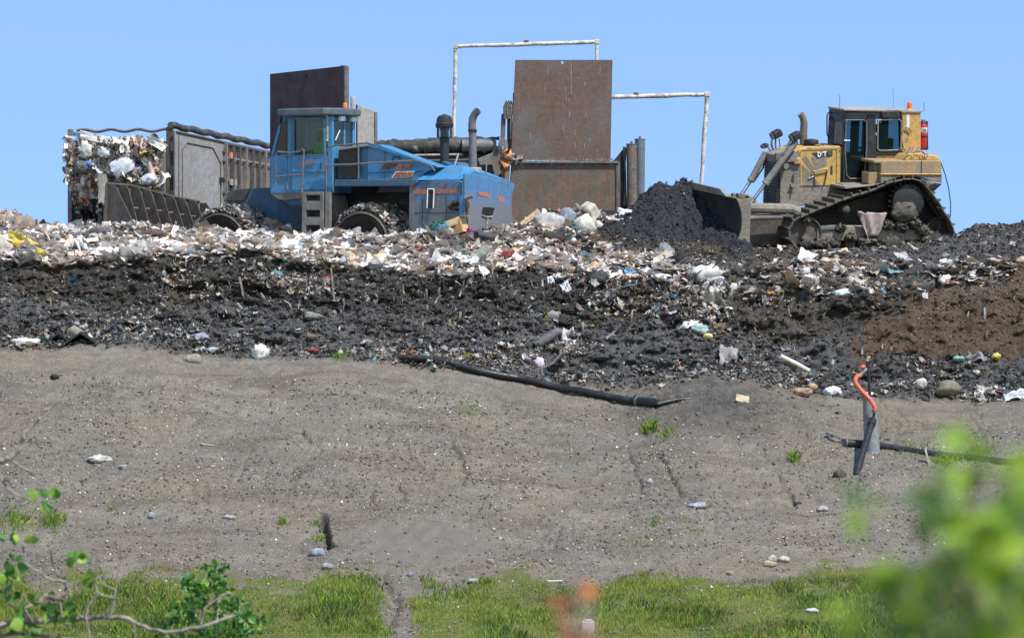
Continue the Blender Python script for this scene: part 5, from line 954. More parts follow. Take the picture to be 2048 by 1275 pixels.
# cab
kw = ew-.10; KD = .92
zk = lambda y, x=1740: T(x, y, kw).z
K = MB()
for pts in ([(1686, 228), (1692, 228), (1693, 367), (1686, 367)], [(1732, 228), (1752, 228), (1752, 310), (1741, 340), (1726, 366), (1733, 330)], [(1686, 225), (1804, 222), (1804, 238), (1686, 239)], [(1752, 302), (1806, 301), (1806, 309), (1750, 311)], [(1688, 356), (1730, 356), (1726, 368), (1686, 368)], [(1801, 232), (1806, 232), (1806, 305), (1801, 305)]): K.prism(T.l(pts, kw), (0, .06, 0))
uk0 = T(1687, 260, kw).x; uk1 = T(1805, 260, kw).x; zk0 = T(1690, 367, kw).z; zk1 = T(1735, 228, kw).z; zmid = T(1752, 303, kw).z
K.box((uk0, kw+.06, zk1-.02), (uk1, kw+KD, zk1+.05)); K.box((uk0, kw+KD-.06, zk1-.14), (uk1, kw+KD, zk1-.02)); K.box((uk0+.1, kw+KD-.06, zk0), (uk1, kw+KD, zmid-.08)); K.box((uk0, kw+KD-.06, zk0), (uk0+.1, kw+KD, zk1-.14)); K.box((uk1-.08, kw+.06, zk0), (uk1, kw+KD-.06, zmid)); K.box((uk1-.08, kw+KD-.12, zmid), (uk1, kw+KD-.0, zk1-.14)); K.box((uk0+.2, kw+.06, zk0), (uk1-.08, kw+KD-.06, zk0+.06)); K.box(((uk0+uk1)/2+.12, kw+KD-.06, zmid-.08), ((uk0+uk1)/2+.22, kw+KD, zk1-.14))
K.box((uk0-.005, kw+.06, zk0), (uk0+.05, kw+KD-.06, zmid-.12)); K.box((uk0-.005, kw+KD-.34, zmid-.12), (uk0+.05, kw+KD-.06, zk1-.1)); K.box((uk0-.005, kw+.06, zk1-.22), (uk0+.05, kw+KD-.06, zk1-.02)); MB().box((uk0+.01, kw+.06, zmid-.12), (uk0+.018, kw+KD-.34, zk1-.22)).build('front_glass', M_['glassdark'], D)
fx = lambda x_: T(x_, 270, kw+KD-.03).x
K.box((fx(1699), kw+KD-.10, zmid-.08), (fx(1716), kw+KD-.062, zk1-.14)); K.box((fx(1760), kw+KD-.10, zmid-.08), (uk1-.1, kw+KD-.062, zk1-.14))
kab = K.build('cab', M_['cabblack'], D, bevel=.012)
rf = MB(); rf.box((uk0-.02, kw-.03, zk1+.055), (uk1+.02, kw+KD+.03, zk1+.12)); rf.build('cab_roof', M_['palegray'], D, bevel=.03)
side('roof_box', [(1762, 222), (1800, 220), (1800, 237), (1765, 237)], kw-.06, .2, M_['cabblack'], bevel=.03)
MB().prism(T.l([(1691, 240), (1733, 240), (1734, 330), (1729, 357), (1696, 357), (1690, 330)], kw+.02), (0, .008, 0)).build('door_glass', M_['glassdark'], D)
tube_part('door_frame', T.l([(1692, 242), (1690, 300), (1693, 350), (1700, 357), (1722, 357), (1729, 350), (1733, 300), (1733, 244), (1728, 240), (1697, 240), (1692, 242)], kw-.02), .016, M_['gray'], D, 6)
MB().prism(T.l([(1754, 240), (1802, 240), (1802, 303), (1754, 303)], kw+.02), (0, .008, 0)).build('rear_side_glass', M_['glassdark'], D)
tube_part('window_frame', T.l([(1756, 242), (1755, 296), (1759, 301), (1797, 300), (1802, 295), (1803, 244), (1799, 239), (1760, 240), (1756, 242)], kw-.02), .014, M_['palegray'], D, 6)
tube_part('door_handle', T.l([(1688, 281), (1700, 281)], kw-.05), .010, M_['chrome'], D, 6)
tube_part('mirror_frame', T.l([(1668, 225), (1656, 226), (1654, 232), (1654, 268), (1657, 276), (1667, 284)], kw+KD-.1), .016, M_['black'], D, 6)
tube_part('antenna', T.l([(1679.5, 226), (1679.5, 190)], kw+.1), .006, M_['black'], D, 5); tube_part('antenna', T.l([(1842, 224), (1848, 221), (1848, 205)], kw+.3), .007, M_['black'], D, 5)
tube_part('antenna', T.l([(1787, 222), (1786, 178)], kw+.6), .004, M_['black'], D, 5)
MB().box((uk1-.62, kw+.22, zk0+.06), (uk1-.12, kw+.72, zmid-.30)).build('driver_seat', M_['seat'], D, bevel=.05); MB().box((uk1-.20, kw+.22, zmid-.30), (uk1-.10, kw+.72, zmid+.3)).build('seat_back', M_['seat'], D, bevel=.05)
MB().box((uk0+.12, kw+.25, zk0+.06), (uk0+.40, kw+.8, zmid-.22)).build('dashboard', M_['black'], D, bevel=.04)
# roll bar tower with beacon, rear deck, tank
tower = side('roll_bar', [(1804, 224), (1842, 224), (1842, 304), (1806, 306)], kw-.05, .26, M_['yellow'], bevel=.02)
MB().box((T(1806, 226, kw).x, kw+.2, zk1-.10), (T(1840, 226, kw).x, kw+KD+.1, zk1+.08)).build('roll_bar_beam', M_['yellow'], D, bevel=.02)
side('tower_cap', [(1803, 221), (1843, 222), (1843, 226), (1803, 226)], kw-.08, .34, M_['palegray'])
side('tower_sticker', [(1813, 230), (1819, 230), (1819, 258), (1813, 258)], kw-.058, .008, M_['white'])
tube_part('tower_rail', T.l([(1823, 262), (1818, 256), (1808, 253), (1805, 258), (1805, 285), (1808, 295), (1814, 300)], kw-.10), .018, M_['yellow'], tower, 8); tube_part('tower_strap', T.l([(1823, 262), (1815, 278)], kw-.08), .016, M_['yellow'], tower, 6)
bc = T(1819, 217, kw+.1); MB().lathe(bc, (0, 0, 1), [(.062, 0), (.062, .13), (.05, .15), (.01, .155)], 18).build('beacon', M_['orange'], D, smooth=True); MB().lathe(bc-Vector((0, 0, .10)), (0, 0, 1), [(.10, 0), (.10, .04), (.06, .10)], 16).build('beacon_base', M_['yellow'], D)
side('rear_deck', [(1752, 311), (1806, 310), (1806, 325), (1752, 325)], ew-.05, 1.5, M_['yellow'])
side('upper_fender_box', [(1748, 321), (1882, 321), (1883, 347), (1762, 348), (1762, 327), (1748, 327)], .10, .9, M_['yellowdirty'], bevel=.02)
side('fuel_tank', [(1808, 322), (1818, 309), (1868, 309), (1878, 314), (1883, 323)], .20, 1.7, M_['yellow'], bevel=.04)
side('fuel_tank', [(1762, 322), (1883, 322), (1883, 345), (1762, 346)], .9, 1.6, M_['yellowdirty'])
tube_part('box_seam', T.l([(1843, 322), (1843, 346)], .09), .008, M_['black'], D, 5)
side('lower_fender', [(1762, 350), (1884, 349), (1884, 366), (1866, 363), (1846, 356), (1828, 350.5), (1812, 351), (1792, 356), (1768, 366), (1745, 372), (1690, 378), (1690, 373), (1735, 371), (1762, 366)], .06, .85, M_['mudpanel'], bevel=.01)
side('fender_lip', [(1762, 347), (1884, 347), (1884, 350), (1762, 350)], .03, .9, M_['yellow'])
side('step_box', [(1737, 345), (1760, 343), (1760, 366), (1737, 368)], .20, .4, M_['yellowdirty'])
side('step_bracket', [(1750, 325), (1763, 325), (1763, 342), (1750, 342)], .20, .2, M_['graydirty'])
side('running_board', [(1686, 368), (1735, 367), (1764, 362), (1764, 366), (1735, 372), (1686, 372)], .45, .6, M_['mudpanel'])
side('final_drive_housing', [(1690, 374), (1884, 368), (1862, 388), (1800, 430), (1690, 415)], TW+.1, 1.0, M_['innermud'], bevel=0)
side('rear_hitch', [(1845, 364), (1868, 364), (1868, 376), (1845, 374)], .9, .6, M_['mudpanel'])
tube_part('rear_cable', T.l([(1882, 326), (1890, 348), (1897, 375), (1901, 405), (1901, 428), (1899, 440)], .2), .012, M_['black'], D, 6)
# extinguisher, chain, rag: things of their own resting on the dozer
side('extinguisher_bracket', [(1830, 243), (1856, 242), (1857, 300), (1832, 300)], kw+.28, .04, M_['black'])
pe = T(1845, 296, kw+.12); X_ = empty('fire_extinguisher', MD @ Matrix.Translation(pe), 'red fire extinguisher with white labels strapped behind the bulldozer cab', 'fire extinguisher')
MB().lathe((0, 0, 0), (0, 0, 1), [(.085, 0), (.095, .02), (.095, .50), (.07, .56), (.03, .58)], 24).build('cylinder', M_['red'], X_, smooth=True)
MB().lathe((0, 0, .37), (0, 0, 1), [(.0965, 0), (.0965, .12)], 24).build('label_band', M_['white'], X_, smooth=True); MB().lathe((0, 0, .25), (0, 0, 1), [(.098, 0), (.098, .05)], 24).build('strap', M_['black'], X_)
MB().box((-.035, -.035, .58), (.035, .035, .66)).build('valve', M_['gray'], X_, bevel=.01); MB().box((-.12, -.015, .65), (.04, .015, .67)).build('squeeze_handle', M_['black'], X_)
tube_part('hose', [(-.03, 0, .62), (-.13, -.03, .58), (-.15, -.04, .4), (-.12, -.04, .2)], .014, M_['black'], X_, 8)
a = MB()
for k in range(6): a.box((-.05+.0, -.0995, .385+k*.015), (.05-.02*(k % 2), -.097, .390+k*.015))
a.build('label_lines', M_['darkdecal'], X_)
ch = MB(); cp = T.l([(1806, 300), (1815, 305), (1822, 297), (1830, 303), (1838, 298), (1846, 305), (1852, 312), (1850, 320)], .15); L_ = []
for a_, b_ in zip(cp, cp[1:]):
    nl = max(1, int((b_-a_).length/.08))
    for k in range(nl): L_.append((a_.lerp(b_, k/nl), (b_-a_).normalized()))
for k, (c_, d_) in enumerate(L_):
    s_ = Vector((0, 1, 0)) if k % 2 else d_.cross(Vector((0, 1, 0))).normalized(); ring = [c_+d_*.055*math.cos(t)+s_*.035*math.sin(t) for t in [2*math.pi*q/10 for q in range(11)]]; ch.tube(ring, .013, 6, False)
o = ch.build('chain', surf('grey chain', (.26, .24, .21), (.15, .13, .11), .4, 8, .6, .3), None, MD, smooth=True); tag(o, 'heavy grey chain lying on the rear deck of the bulldozer', 'chain')
V, Fc = sheet(11, .5, 1.2, 77, .1, .05); V[:, 2] = .22*np.sin(V[:, 0]*6+V[:, 1]*1.2)+.12*np.sin(V[:, 0]*11+2); V = V*np.array([.26, .24, .16]); V[:, 0] *= 1+1.6*V[:, 1]; V = V[:, [0, 2, 1]]; V[:, 2] += 0
c0 = T(1746, 449, .02); V = V+np.array(c0); o = link('rag', np_mesh('rag', V, Fc), colmat('pink grey cloth', (.33, .27, .24)), None, MD, smooth=True); m_ = o.modifiers.new('thickness', 'SOLIDIFY'); m_.thickness = .012; tag(o, 'pinkish grey rag hanging from the side of the bulldozer track frame', 'rag')
seated_person(MD @ Matrix.Translation((uk1-.38, kw+.46, zmid-.30)), 'driver in green and orange safety vest seated inside the bulldozer cab', 'orange')

# ================================================================ loaded refuse trailer at the left
ML = Matrix.Translation(P(342, 478, 124)) @ Matrix.Rotation(R(-7), 4, 'Z'); T = Tr(ML)
L = empty('refuse_trailer', ML, 'grey open refuse trailer packed with rubbish at the left, its rear door swung open', 'trailer')
zt_ = T(342, 262, 0).z; LN = T(545, 300, 0, 0).y; xl = T(137, 300, 0).x; zt2 = T(545, 303, 0, 0).z
MB().add([(xl, .1, .0), (xl+.06, .1, .0), (xl+.06, .1, zt_), (xl, .1, zt_), (xl, LN, 0), (xl+.06, LN, 0), (xl+.06, LN, zt2), (xl, LN, zt2)], [[0, 1, 2, 3], [4, 7, 6, 5], [0, 4, 5, 1], [1, 5, 6, 2], [2, 6, 7, 3], [3, 7, 4, 0]]).build('far_side_wall', M_['trailerside'], L)
MB().add([(-.06, .1, .0), (0, .1, .0), (0, .1, zt_), (-.06, .1, zt_), (-.06, LN, 0), (0, LN, 0), (0, LN, zt2), (-.06, LN, zt2)], [[0, 1, 2, 3], [4, 7, 6, 5], [0, 4, 5, 1], [1, 5, 6, 2], [2, 6, 7, 3], [3, 7, 4, 0]]).build('side_wall', M_['trailerside'], L)
MB().box((xl+.07, .3, 0), (-.07, LN, .12)).build('trailer_floor', M_['black'], L); MB().box((xl+.07, LN-.1, .12), (-.07, LN, zt2)).build('headboard', M_['trailerside'], L)
MB().box((xl-.02, -.02, 0), (xl+.10, .098, zt_+.06)).build('rear_post', M_['gray'], L, bevel=.015)
rp_ = MB(); rp_.box((-.12, -.02, 0), (.05, .098, zt_+.10)); rp = rp_.build('rear_post', M_['bladesteel'], L, bevel=.015)
for i in range(4): MB().box((.0, -.06, .35+i*.6), (.09, -.022, .6+i*.6)).build('door_hinge', M_['gray'], rp, bevel=.01)
n_ = 24; MB().tube([(xl+.2+(-.2-xl)*i/n_, .02, zt_+.02+.03*math.sin(i*.9)-.00*i) for i in range(n_+1)], .035, 8).build('rear_bow', M_['rail'], L, smooth=True)
MB().tube([(.0, -.05+(LN+.05)*i/30, zt_+.14+(zt2-zt_)*i/30+.02*math.sin(i*1.3)) for i in range(31)], [.085+.008*math.sin(i*2.1) for i in range(31)], 12).build('tarp_roll', M_['tarp'], L, smooth=True)
MB().tube([(.03, .3, zt_-.02), (.03, LN, zt2-.05)], .05, 8).build('top_rail', M_['rail'], L); MB().tube([(.05, .3, zt_-.42), (.05, LN, zt2-.40)], .02, 6).build('side_cable', M_['palegray'], L)
for i in range(13):
    y_ = 1.2+i*1.0; z1_ = zt_+(zt2-zt_)*y_/LN
    MB().prism([(.002, y_, .2), (.002, y_+.16, .2), (.002, y_+.16, z1_-.05), (.002, y_, z1_-.05)], (.10, 0, 0)).build('side_rib', M_['bladesteel'] if i % 3 else M_['trailerside'], L, bevel=.01)
    MB().prism([(.004, y_+.2, z1_-.10), (.004, y_+.9, z1_-.10), (.004, y_+.55, z1_-.42)], (.03, 0, 0)).build('stake_gusset', M_['black'], L)
hz = [(352, 263), (366, 268), (450, 283), (450, 412), (352, 412)]
H0 = [T.w(351, 261, 123.85), T.w(450, 282, 125.6), T.w(450, 420, 125.6), T.w(351, 420, 123.85)]
dn = (H0[1]-H0[0]).cross(H0[3]-H0[0]).normalized(); dn = dn if dn.y < 0 else -dn
dd = MB().prism(H0, -dn*.07).build('rear_door', M_['door'], L, bevel=.015)
at = lambda px, py: H0[0]+(H0[1]-H0[0])*((px-351)/99)+(H0[3]-H0[0])*((py-261-(px-351)*.21)/(159-(px-351)*.21))
def bar(pts, r_, m_, name): tube_part(name, [at(*q)+dn*.012 for q in pts], r_, m_, dd, 6)
bar([(364, 400), (364, 300), (373, 285), (425, 294), (441, 322), (441, 400)], .012, M_['bladesteel'], 'panel_seam'); bar([(352, 263), (450, 284)], .03, M_['gray'], 'door_edge'); bar([(448, 284), (448, 412)], .025, M_['gray'], 'door_edge'); bar([(357, 270), (357, 412)], .02, M_['gray'], 'door_edge')
for py_ in (300, 316, 348, 372): MB().obox(at(446, py_)+dn*.03, (.10, .05, .05)).build('door_hinge', M_['gray'], dd)
MB().obox(at(440, 351)+dn*.03, (.16, .05, .12)).build('door_latch', M_['black'], dd)
lb = T(462, 365, 0, 0); MB().obox((.06, T(462, 365, .0, 0).y, lb.z), (.05, .9, .16)).build('marker_lamp', M_['palegray'], L, bevel=.01); MB().obox((.10, T(455, 310, .0, 0).y, T(455, 310, 0, 0).z), (.03, .35, .14)).build('orange_reflector', M_['orange'], L)
# load
nx, nz = 60, 60; gx_, gz_ = np.meshgrid(np.linspace(xl+.20, -.22, nx), np.linspace(-.1, zt_-.24, nz)); hh = gz_/zt_; xx = (gx_-xl)/(-xl)
bul = .16+.36*smooth(.30, .62, hh)*(1-smooth(.88, 1.0, hh))*(1-.55*smooth(.55, 1, xx))-.15*smooth(.5, .8, xx)*(1-hh)+.30*fbm(gx_*1.3, gz_*1.3, 1.6, 4, .6, 3)
gx2 = gx_-.10*smooth(.4, .7, hh)*(1-smooth(.8, 1., hh))*(1-smooth(0, .3, xx)); i = np.arange(nx*nz).reshape(nz, nx)
Fc = np.stack([i[:-1, :-1], i[:-1, 1:], i[1:, 1:], i[1:, :-1]], -1).reshape(-1, 4); Vl = np.stack([gx2, -bul, gz_], -1).reshape(-1, 3)
top_ = Vl[-nx:].copy(); top_[:, 1] = 6.0; Vl2 = np.concatenate([Vl, top_]); k0 = (nz-1)*nx; Fc2 = np.concatenate([Fc, np.stack([k0+np.arange(nx-1), k0+np.arange(1, nx), nz*nx+np.arange(1, nx), nz*nx+np.arange(nx-1)], -1)])
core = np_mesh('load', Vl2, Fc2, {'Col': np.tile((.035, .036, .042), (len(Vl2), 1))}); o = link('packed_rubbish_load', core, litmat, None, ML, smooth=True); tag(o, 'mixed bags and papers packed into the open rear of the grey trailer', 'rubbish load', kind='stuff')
def loadpts(n, fn):
    a_ = rng.random(n); h_ = rng.random(n); k = rng.random(n) < fn(a_, h_); a_, h_ = a_[k], h_[k]; ii = (h_*(nz-1)).astype(int); jj = (a_*(nx-1)).astype(int); p_ = Vl.reshape(nz, nx, 3)[ii, jj]; return p_, a_, h_
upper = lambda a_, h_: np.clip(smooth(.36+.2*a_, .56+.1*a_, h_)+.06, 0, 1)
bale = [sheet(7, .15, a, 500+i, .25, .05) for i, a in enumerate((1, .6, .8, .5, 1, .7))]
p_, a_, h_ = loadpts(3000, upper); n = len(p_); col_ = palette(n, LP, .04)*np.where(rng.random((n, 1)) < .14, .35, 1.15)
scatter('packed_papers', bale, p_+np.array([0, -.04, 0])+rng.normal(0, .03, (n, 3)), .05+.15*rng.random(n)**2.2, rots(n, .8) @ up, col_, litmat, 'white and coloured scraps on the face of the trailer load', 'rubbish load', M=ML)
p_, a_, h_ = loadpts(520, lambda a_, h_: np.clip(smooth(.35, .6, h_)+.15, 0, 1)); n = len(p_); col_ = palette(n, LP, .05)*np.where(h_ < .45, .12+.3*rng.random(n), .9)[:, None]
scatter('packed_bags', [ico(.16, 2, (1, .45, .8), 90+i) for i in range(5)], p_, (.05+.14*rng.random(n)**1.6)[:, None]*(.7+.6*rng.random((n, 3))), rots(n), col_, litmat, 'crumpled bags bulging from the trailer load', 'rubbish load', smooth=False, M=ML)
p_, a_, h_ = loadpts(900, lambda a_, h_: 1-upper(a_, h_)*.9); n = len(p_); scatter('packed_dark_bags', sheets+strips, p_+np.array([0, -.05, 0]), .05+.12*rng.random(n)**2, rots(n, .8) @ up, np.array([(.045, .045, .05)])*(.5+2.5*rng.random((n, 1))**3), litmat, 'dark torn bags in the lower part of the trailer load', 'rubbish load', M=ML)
def onload(name, px, py, w_, h_, col_, lab, seed, kind='c', rz=0):
    q = T(px, py, -.74)
    if kind == 'c': V, Fc = ico(.02, 3, (1, 1, 1), seed); r_ = 1.1+.5*fbm(V[:, 0]*3+seed, V[:, 2]*3+V[:, 1]*2, 1.1, 4, .6, 2)-.8*np.abs(fbm(V[:, 0]*4+seed, V[:, 2]*4-V[:, 1]*3, 1.0, 3, .6, seed % 4)); V = V*r_[:, None]*np.array([w_/2, .10, h_/2])
    else: V, Fc = sheet(9, .05, 1, seed, .2, .05); V = V*np.array([w_/2, h_/2, .18]); V = V[:, [0, 2, 1]]
    ca, sa = math.cos(R(rz)), math.sin(R(rz)); V = np.stack([V[:, 0]*ca-V[:, 2]*sa, V[:, 1], V[:, 0]*sa+V[:, 2]*ca], -1)
    o = link(name, np_mesh(name, V+np.array(q), Fc), colmat(name+' skin', col_), None, ML, smooth=kind != 'c'); tag(o, lab, 'plastic sheet' if kind != 'c' else 'plastic bag')
onload('white_sheet', 243, 332, .55, .42, (.62, .68, .76), 'large bluish white plastic sheet on the face of the trailer load', 3, 's', 25)
onload('white_bag', 296, 359, .40, .30, (.60, .62, .70), 'pale lavender bag low on the right of the trailer load', 4)
onload('grey_bag', 170, 300, .38, .45, (.52, .53, .50), 'pale grey green bag high on the left of the trailer load', 5)
onload('white_bag', 208, 304, .36, .30, (.55, .55, .55), 'light grey bag in the upper middle of the trailer load', 6)
onload('white_sheet', 190, 275, .75, .18, (.75, .75, .74), 'long white sheet along the top of the trailer load', 7, 's', -14)
onload('white_sheet', 315, 287, .45, .20, (.72, .70, .66), 'white sheet at the top right of the trailer load', 8, 's', -30)
onload('blue_bag', 178, 328, .16, .14, (.10, .22, .55), 'small deep blue bag on the left of the trailer load', 9)
onload('grey_rag', 205, 375, .26, .72, (.36, .33, .29), 'long grey brown rag hanging from the trailer load behind the blade', 10, 's', 4)
onload('pink_cloth', 303, 345, .14, .55, (.58, .44, .38), 'narrow pink cloth hanging at the right of the trailer load', 11, 's', 22)
onload('dark_bag', 165, 335, .42, .34, (.10, .11, .12), 'dark grey bag at the left bulge of the trailer load', 12)

# ================================================================ brown steel walls standing behind the compactor
def plate_hole(M, w_, h_, th, hx_, hz_, hr, name, mat, parent):
    """plate in local xz with a small square hole; built as four butted strips"""
    b_ = MB(); b_.box((0, 0, 0), (w_, th, hz_-hr)); b_.box((0, 0, hz_+hr), (w_, th, h_)); b_.box((0, 0, hz_-hr), (hx_-hr, th, hz_+hr)); b_.box((hx_+hr, 0, hz_-hr), (w_, th, hz_+hr)); return b_.build(name, mat, parent, M)
MP = Matrix.Translation(P(688, 480, 121.9)) @ Matrix.Rotation(R(-57), 4, 'Z'); T = Tr(MP)
G = empty('dark_steel_tailgate', MP, 'dark brown steel plate standing high behind the blue cab', 'steel plate')
x0 = T(540, 200, 0).x; z0 = T(688, 320, 0).z; z1 = T(688, 132, 0).z
b_ = MB(); hxp = T(613, 146, 0).x; hzp = z1-.17; b_.box((x0, 0, z0-1.6), (0, .10, hzp-.035)); b_.prism([(x0, 0, hzp+.035), (0, 0, hzp+.035), (0, 0, z1), (x0*.04, 0, z1+.02), (x0*.05, 0, z1-.0), (x0, 0, z1-.05)], (0, .10, 0)); b_.box((x0, 0, hzp-.035), (hxp-.035, .10, hzp+.035)); b_.box((hxp+.035, 0, hzp-.035), (0, .10, hzp+.035)); b_.build('plate', M_['rustdark'], G)
MB().box((.002, -.01, z0-1.6), (.05, .11, z1-.01)).build('edge_strip', M_['rail'], G)
MQ = Matrix.Translation(P(715, 480, 123)) @ Matrix.Rotation(R(35), 4, 'Z'); T = Tr(MQ)
G2 = empty('pale_steel_plate', MQ, 'pale grey slanted plate standing right of the dark brown plate', 'steel plate')
MB().prism([T(715, 209, 0), T(754, 224, 0), T(754, 330, 0), T(715, 330, 0)], (0, .08, 0)).build('plate', M_['palegray'], G2, bevel=.01)
MB().prism([T(750, 224, -.03), T(755, 225, -.03), T(755, 330, -.03), T(750, 330, -.03)], (0, .03, 0)).build('edge_strip', M_['gray'], G2)
# tipping trailer: tall brown end walls, side rails, posts
MT = Matrix.Translation(P(1128, 474, 122.6)) @ Matrix.Rotation(R(4), 4, 'Z'); T = Tr(MT)
B = empty('tipping_trailer', MT, 'dusty brown tipping trailer with a tall upright end wall behind the blue compactor', 'trailer')
def side(name, pts, w0, d, mat, parent=B, bevel=.012): return MB().prism(T.l(pts, w0), (0, d, 0)).build(name, mat, parent, bevel=bevel)
q = T.l([(1031, 120), (1225, 120), (1221, 323), (1022, 319)], 0); hc = T(1125, 125, 0); r_ = .035
b_ = MB(); za, zb2 = hc.z-r_, hc.z+r_; xa = lambda z_: q[0].x+(q[3].x-q[0].x)*(q[0].z-z_)/(q[0].z-q[3].z); xb = lambda z_: q[1].x+(q[2].x-q[1].x)*(q[1].z-z_)/(q[1].z-q[2].z)
b_.prism([(xa(q[3].z), 0, q[3].z), (xb(q[2].z), 0, q[2].z), (xb(za), 0, za), (xa(za), 0, za)], (0, .10, 0)); b_.prism([(xa(zb2), 0, zb2), (xb(zb2), 0, zb2), (xb(q[1].z), 0, q[1].z), (xa(q[0].z), 0, q[0].z)], (0, .10, 0)); b_.prism([(xa(za), 0, za), (hc.x-r_, 0, za), (hc.x-r_, 0, zb2), (xa(zb2), 0, zb2)], (0, .10, 0)); b_.prism([(hc.x+r_, 0, za), (xb(za), 0, za), (xb(zb2), 0, zb2), (hc.x+r_, 0, zb2)], (0, .10, 0))
upw = b_.build('upper_end_wall', M_['rust'], B)
b_ = MB(); rr_ = random.Random(3)
for k in range(26):
    x_ = rr_.uniform(1045, 1218); y_ = rr_.uniform(128, 300); l_ = rr_.choice([3, 5, 8, 12]) if k else 60
    if k == 0: x_, y_ = 1142, 128
    b_.prism(T.l([(x_, y_), (x_+.9, y_), (x_+.8, y_+l_), (x_+.1, y_+l_)], -.004), (0, .004, 0))
b_.build('drip_marks', M_['palegray'], upw)
low = side('lower_end_wall', [(1024, 325), (1236, 325), (1238, 490), (1010, 490)], -.12, .25, M_['rustlow'])
side('hinge_ledge', [(1016, 322), (1238, 322), (1238, 327), (1016, 327)], -.20, .40, M_['rail'], low)
side('wall_edge', [(1232, 325), (1240, 325), (1240, 490), (1233, 490)], -.16, .28, M_['rail'], low); side('wall_edge', [(1010, 330), (1020, 330), (1012, 490), (1004, 490)], -.14, .2, surf('orange brown post', (.24, .13, .06), (.13, .10, .08), .5, 3, .7), low)
b_ = MB(); rr_ = random.Random(5)
for k in range(28): x_ = 1030+k*7.2; b_.obox(T(x_, 321, -.08)+Vector((0, 0, .02)), (rr_.uniform(.03, .10), .1, rr_.uniform(.02, .06)), Matrix.Rotation(rr_.uniform(-.6, .6), 3, 'Y'))
b_.build('ledge_debris', M_['graydirty'], low)
for k in range(7): MB().prism(T.l([(1040+k*30, 323), (1046+k*30, 323), (1046+k*30, 332), (1040+k*30, 332)], -.14), (0, .03, 0)).build('hinge', M_['graydirty'], low)
side('side_brace', [(1224, 326), (1251, 292), (1254, 420), (1246, 470), (1238, 470), (1238, 330)], .2, .1, M_['black'])
side('torn_edge_strip', [(1246, 292), (1254, 296), (1250, 350), (1254, 410), (1247, 412), (1249, 350)], .12, .06, M_['bladesteel'])
for (a_, b2, r_, m_, nm, w0) in (((1263, 470), (1263, 290), .125, surf('earth brown post', (.17, .135, .10), (.10, .085, .07), .5, 3, .8, bump=.05), 'round_post', .1), ((1277, 470), (1280, 280), .125, surf('blue grey post', (.13, .155, .19), (.10, .11, .12), .5, 3, .6), 'round_post', .55)):
    o = MB().tube([T(*a_, w0), T(*a_, w0).lerp(T(*b2, w0), .5)+Vector((.01, 0, 0)), T(*b2, w0)], r_, 18).build(nm, m_, B, smooth=True); o2 = MB().lathe(T(*b2, w0), (0, 0, 1), [(r_*1.04, 0), (r_*1.04, .03), (.03, .04), (.03, .09)], 18).build('post_cap', M_['gray'], o)
# left edge fittings
for pts, w0, d, m_ in (([(1003, 228), (1012, 226), (1010, 280), (1001, 280)], .1, .08, M_['rail']), ([(1015, 205), (1024, 202), (1026, 330), (1014, 330)], .15, .1, M_['bladesteel']), ([(1021, 225), (1024, 225), (1023, 278), (1020, 278)], .05, .05, M_['palegray']), ([(1026, 186), (1031, 182), (1031, 320), (1025, 320)], .12, .08, M_['rustdark'])): side('edge_post', pts, w0, d, m_)
for k, (x_, y_) in enumerate(((1013, 212), (1018, 212), (1022, 212))):
    MB().tube([T(x_-3, y_+26, .05), T(x_-4, y_+2, .05), T(x_, y_-10, .05), T(x_+4, y_, .05), T(x_+5, y_+18, .05)], .035, 8).build('strap_coil', M_['rail'], B, smooth=True)
cc = T(1006, 294, -.05)
for k, r_ in enumerate((.13, .09, .05)): MB().tube([cc+Vector((r_*.75*math.cos(t), -.02*k, r_*1.5*math.sin(t))) for t in np.linspace(0, 2*math.pi, 18)], .026, 8, False).build('strap_coil', M_['graydirty'], B, smooth=True)
# side rails: tarp cylinder, lower rails
b_ = MB(); tp = []
for i in range(27): tp.append(T(752+i*8.4, 295-.25*i+.8*math.sin(i*1.7), .6)+Vector((0, 0, .02*math.sin(i*2.3))))
b_.tube(tp, [.155+.015*math.sin(i*2.7) for i in range(27)], 14).build('tarp_roll', M_['tarp'], B, smooth=True)
b_ = MB(); tp = [T(758+i*7.3, (284 if i < 12 else 281)-.1*i+1.2*math.sin(i*1.1), .62) for i in range(34)]; b_.tube(tp, [.05+.018*math.sin(i*1.9) for i in range(34)], 8).build('tarp_fold', M_['tarp'], B, smooth=True)
MB().tube([T(924, 291, .45), T(992, 290, .45)], [.15, .15], 18).build('roll_drum', M_['gray'], B, smooth=True)
MB().tube([T(752, 312, .5), T(925, 309, .5)], .03, 8).build('lower_rail', M_['palegray'], B); side('rail_plate', [(750, 300), (985, 300), (985, 322), (750, 324)], .7, .06, M_['darkdecal']); side('chassis_beam', [(760, 318), (1000, 314), (1000, 335), (860, 345), (760, 340)], .6, .2, M_['trailerside']); MB().tube([T(830, 322, .45), T(960, 319, .45)], .022, 8).build('lower_rail', M_['rail'], B)
side('front_wall', [(745, 330), (1010, 326), (1010, 490), (745, 490)], .85, .1, M_['black'])
for px_ in (829, 850): MB().lathe(T(px_, 298, .40), (0, -1, 0), [(.09, 0), (.02, .16)], 10).build('hook', M_['rail'], B) if px_ == 829 else None
br = side('end_bracket', [(955, 318), (985, 305), (990, 288), (1004, 300), (1008, 315), (1006, 325), (1000, 345), (996, 360), (988, 356), (985, 330), (960, 330)], .3, .12, M_['graydirty'])
side('bracket_leg', [(975, 330), (987, 330), (995, 362), (990, 420), (975, 420)], .45, .1, M_['bladesteel']); side('orange_post', [(1004, 335), (1016, 330), (1018, 380), (1005, 420), (1000, 380)], .0, .12, surf('orange rusted post', (.28, .14, .06), (.15, .10, .07), .4, 4, .7)); tube_part('bracket_chain', T.l([(984, 352), (990, 365), (996, 350), (1004, 342)], .25), .03, M_['graydirty'], B)
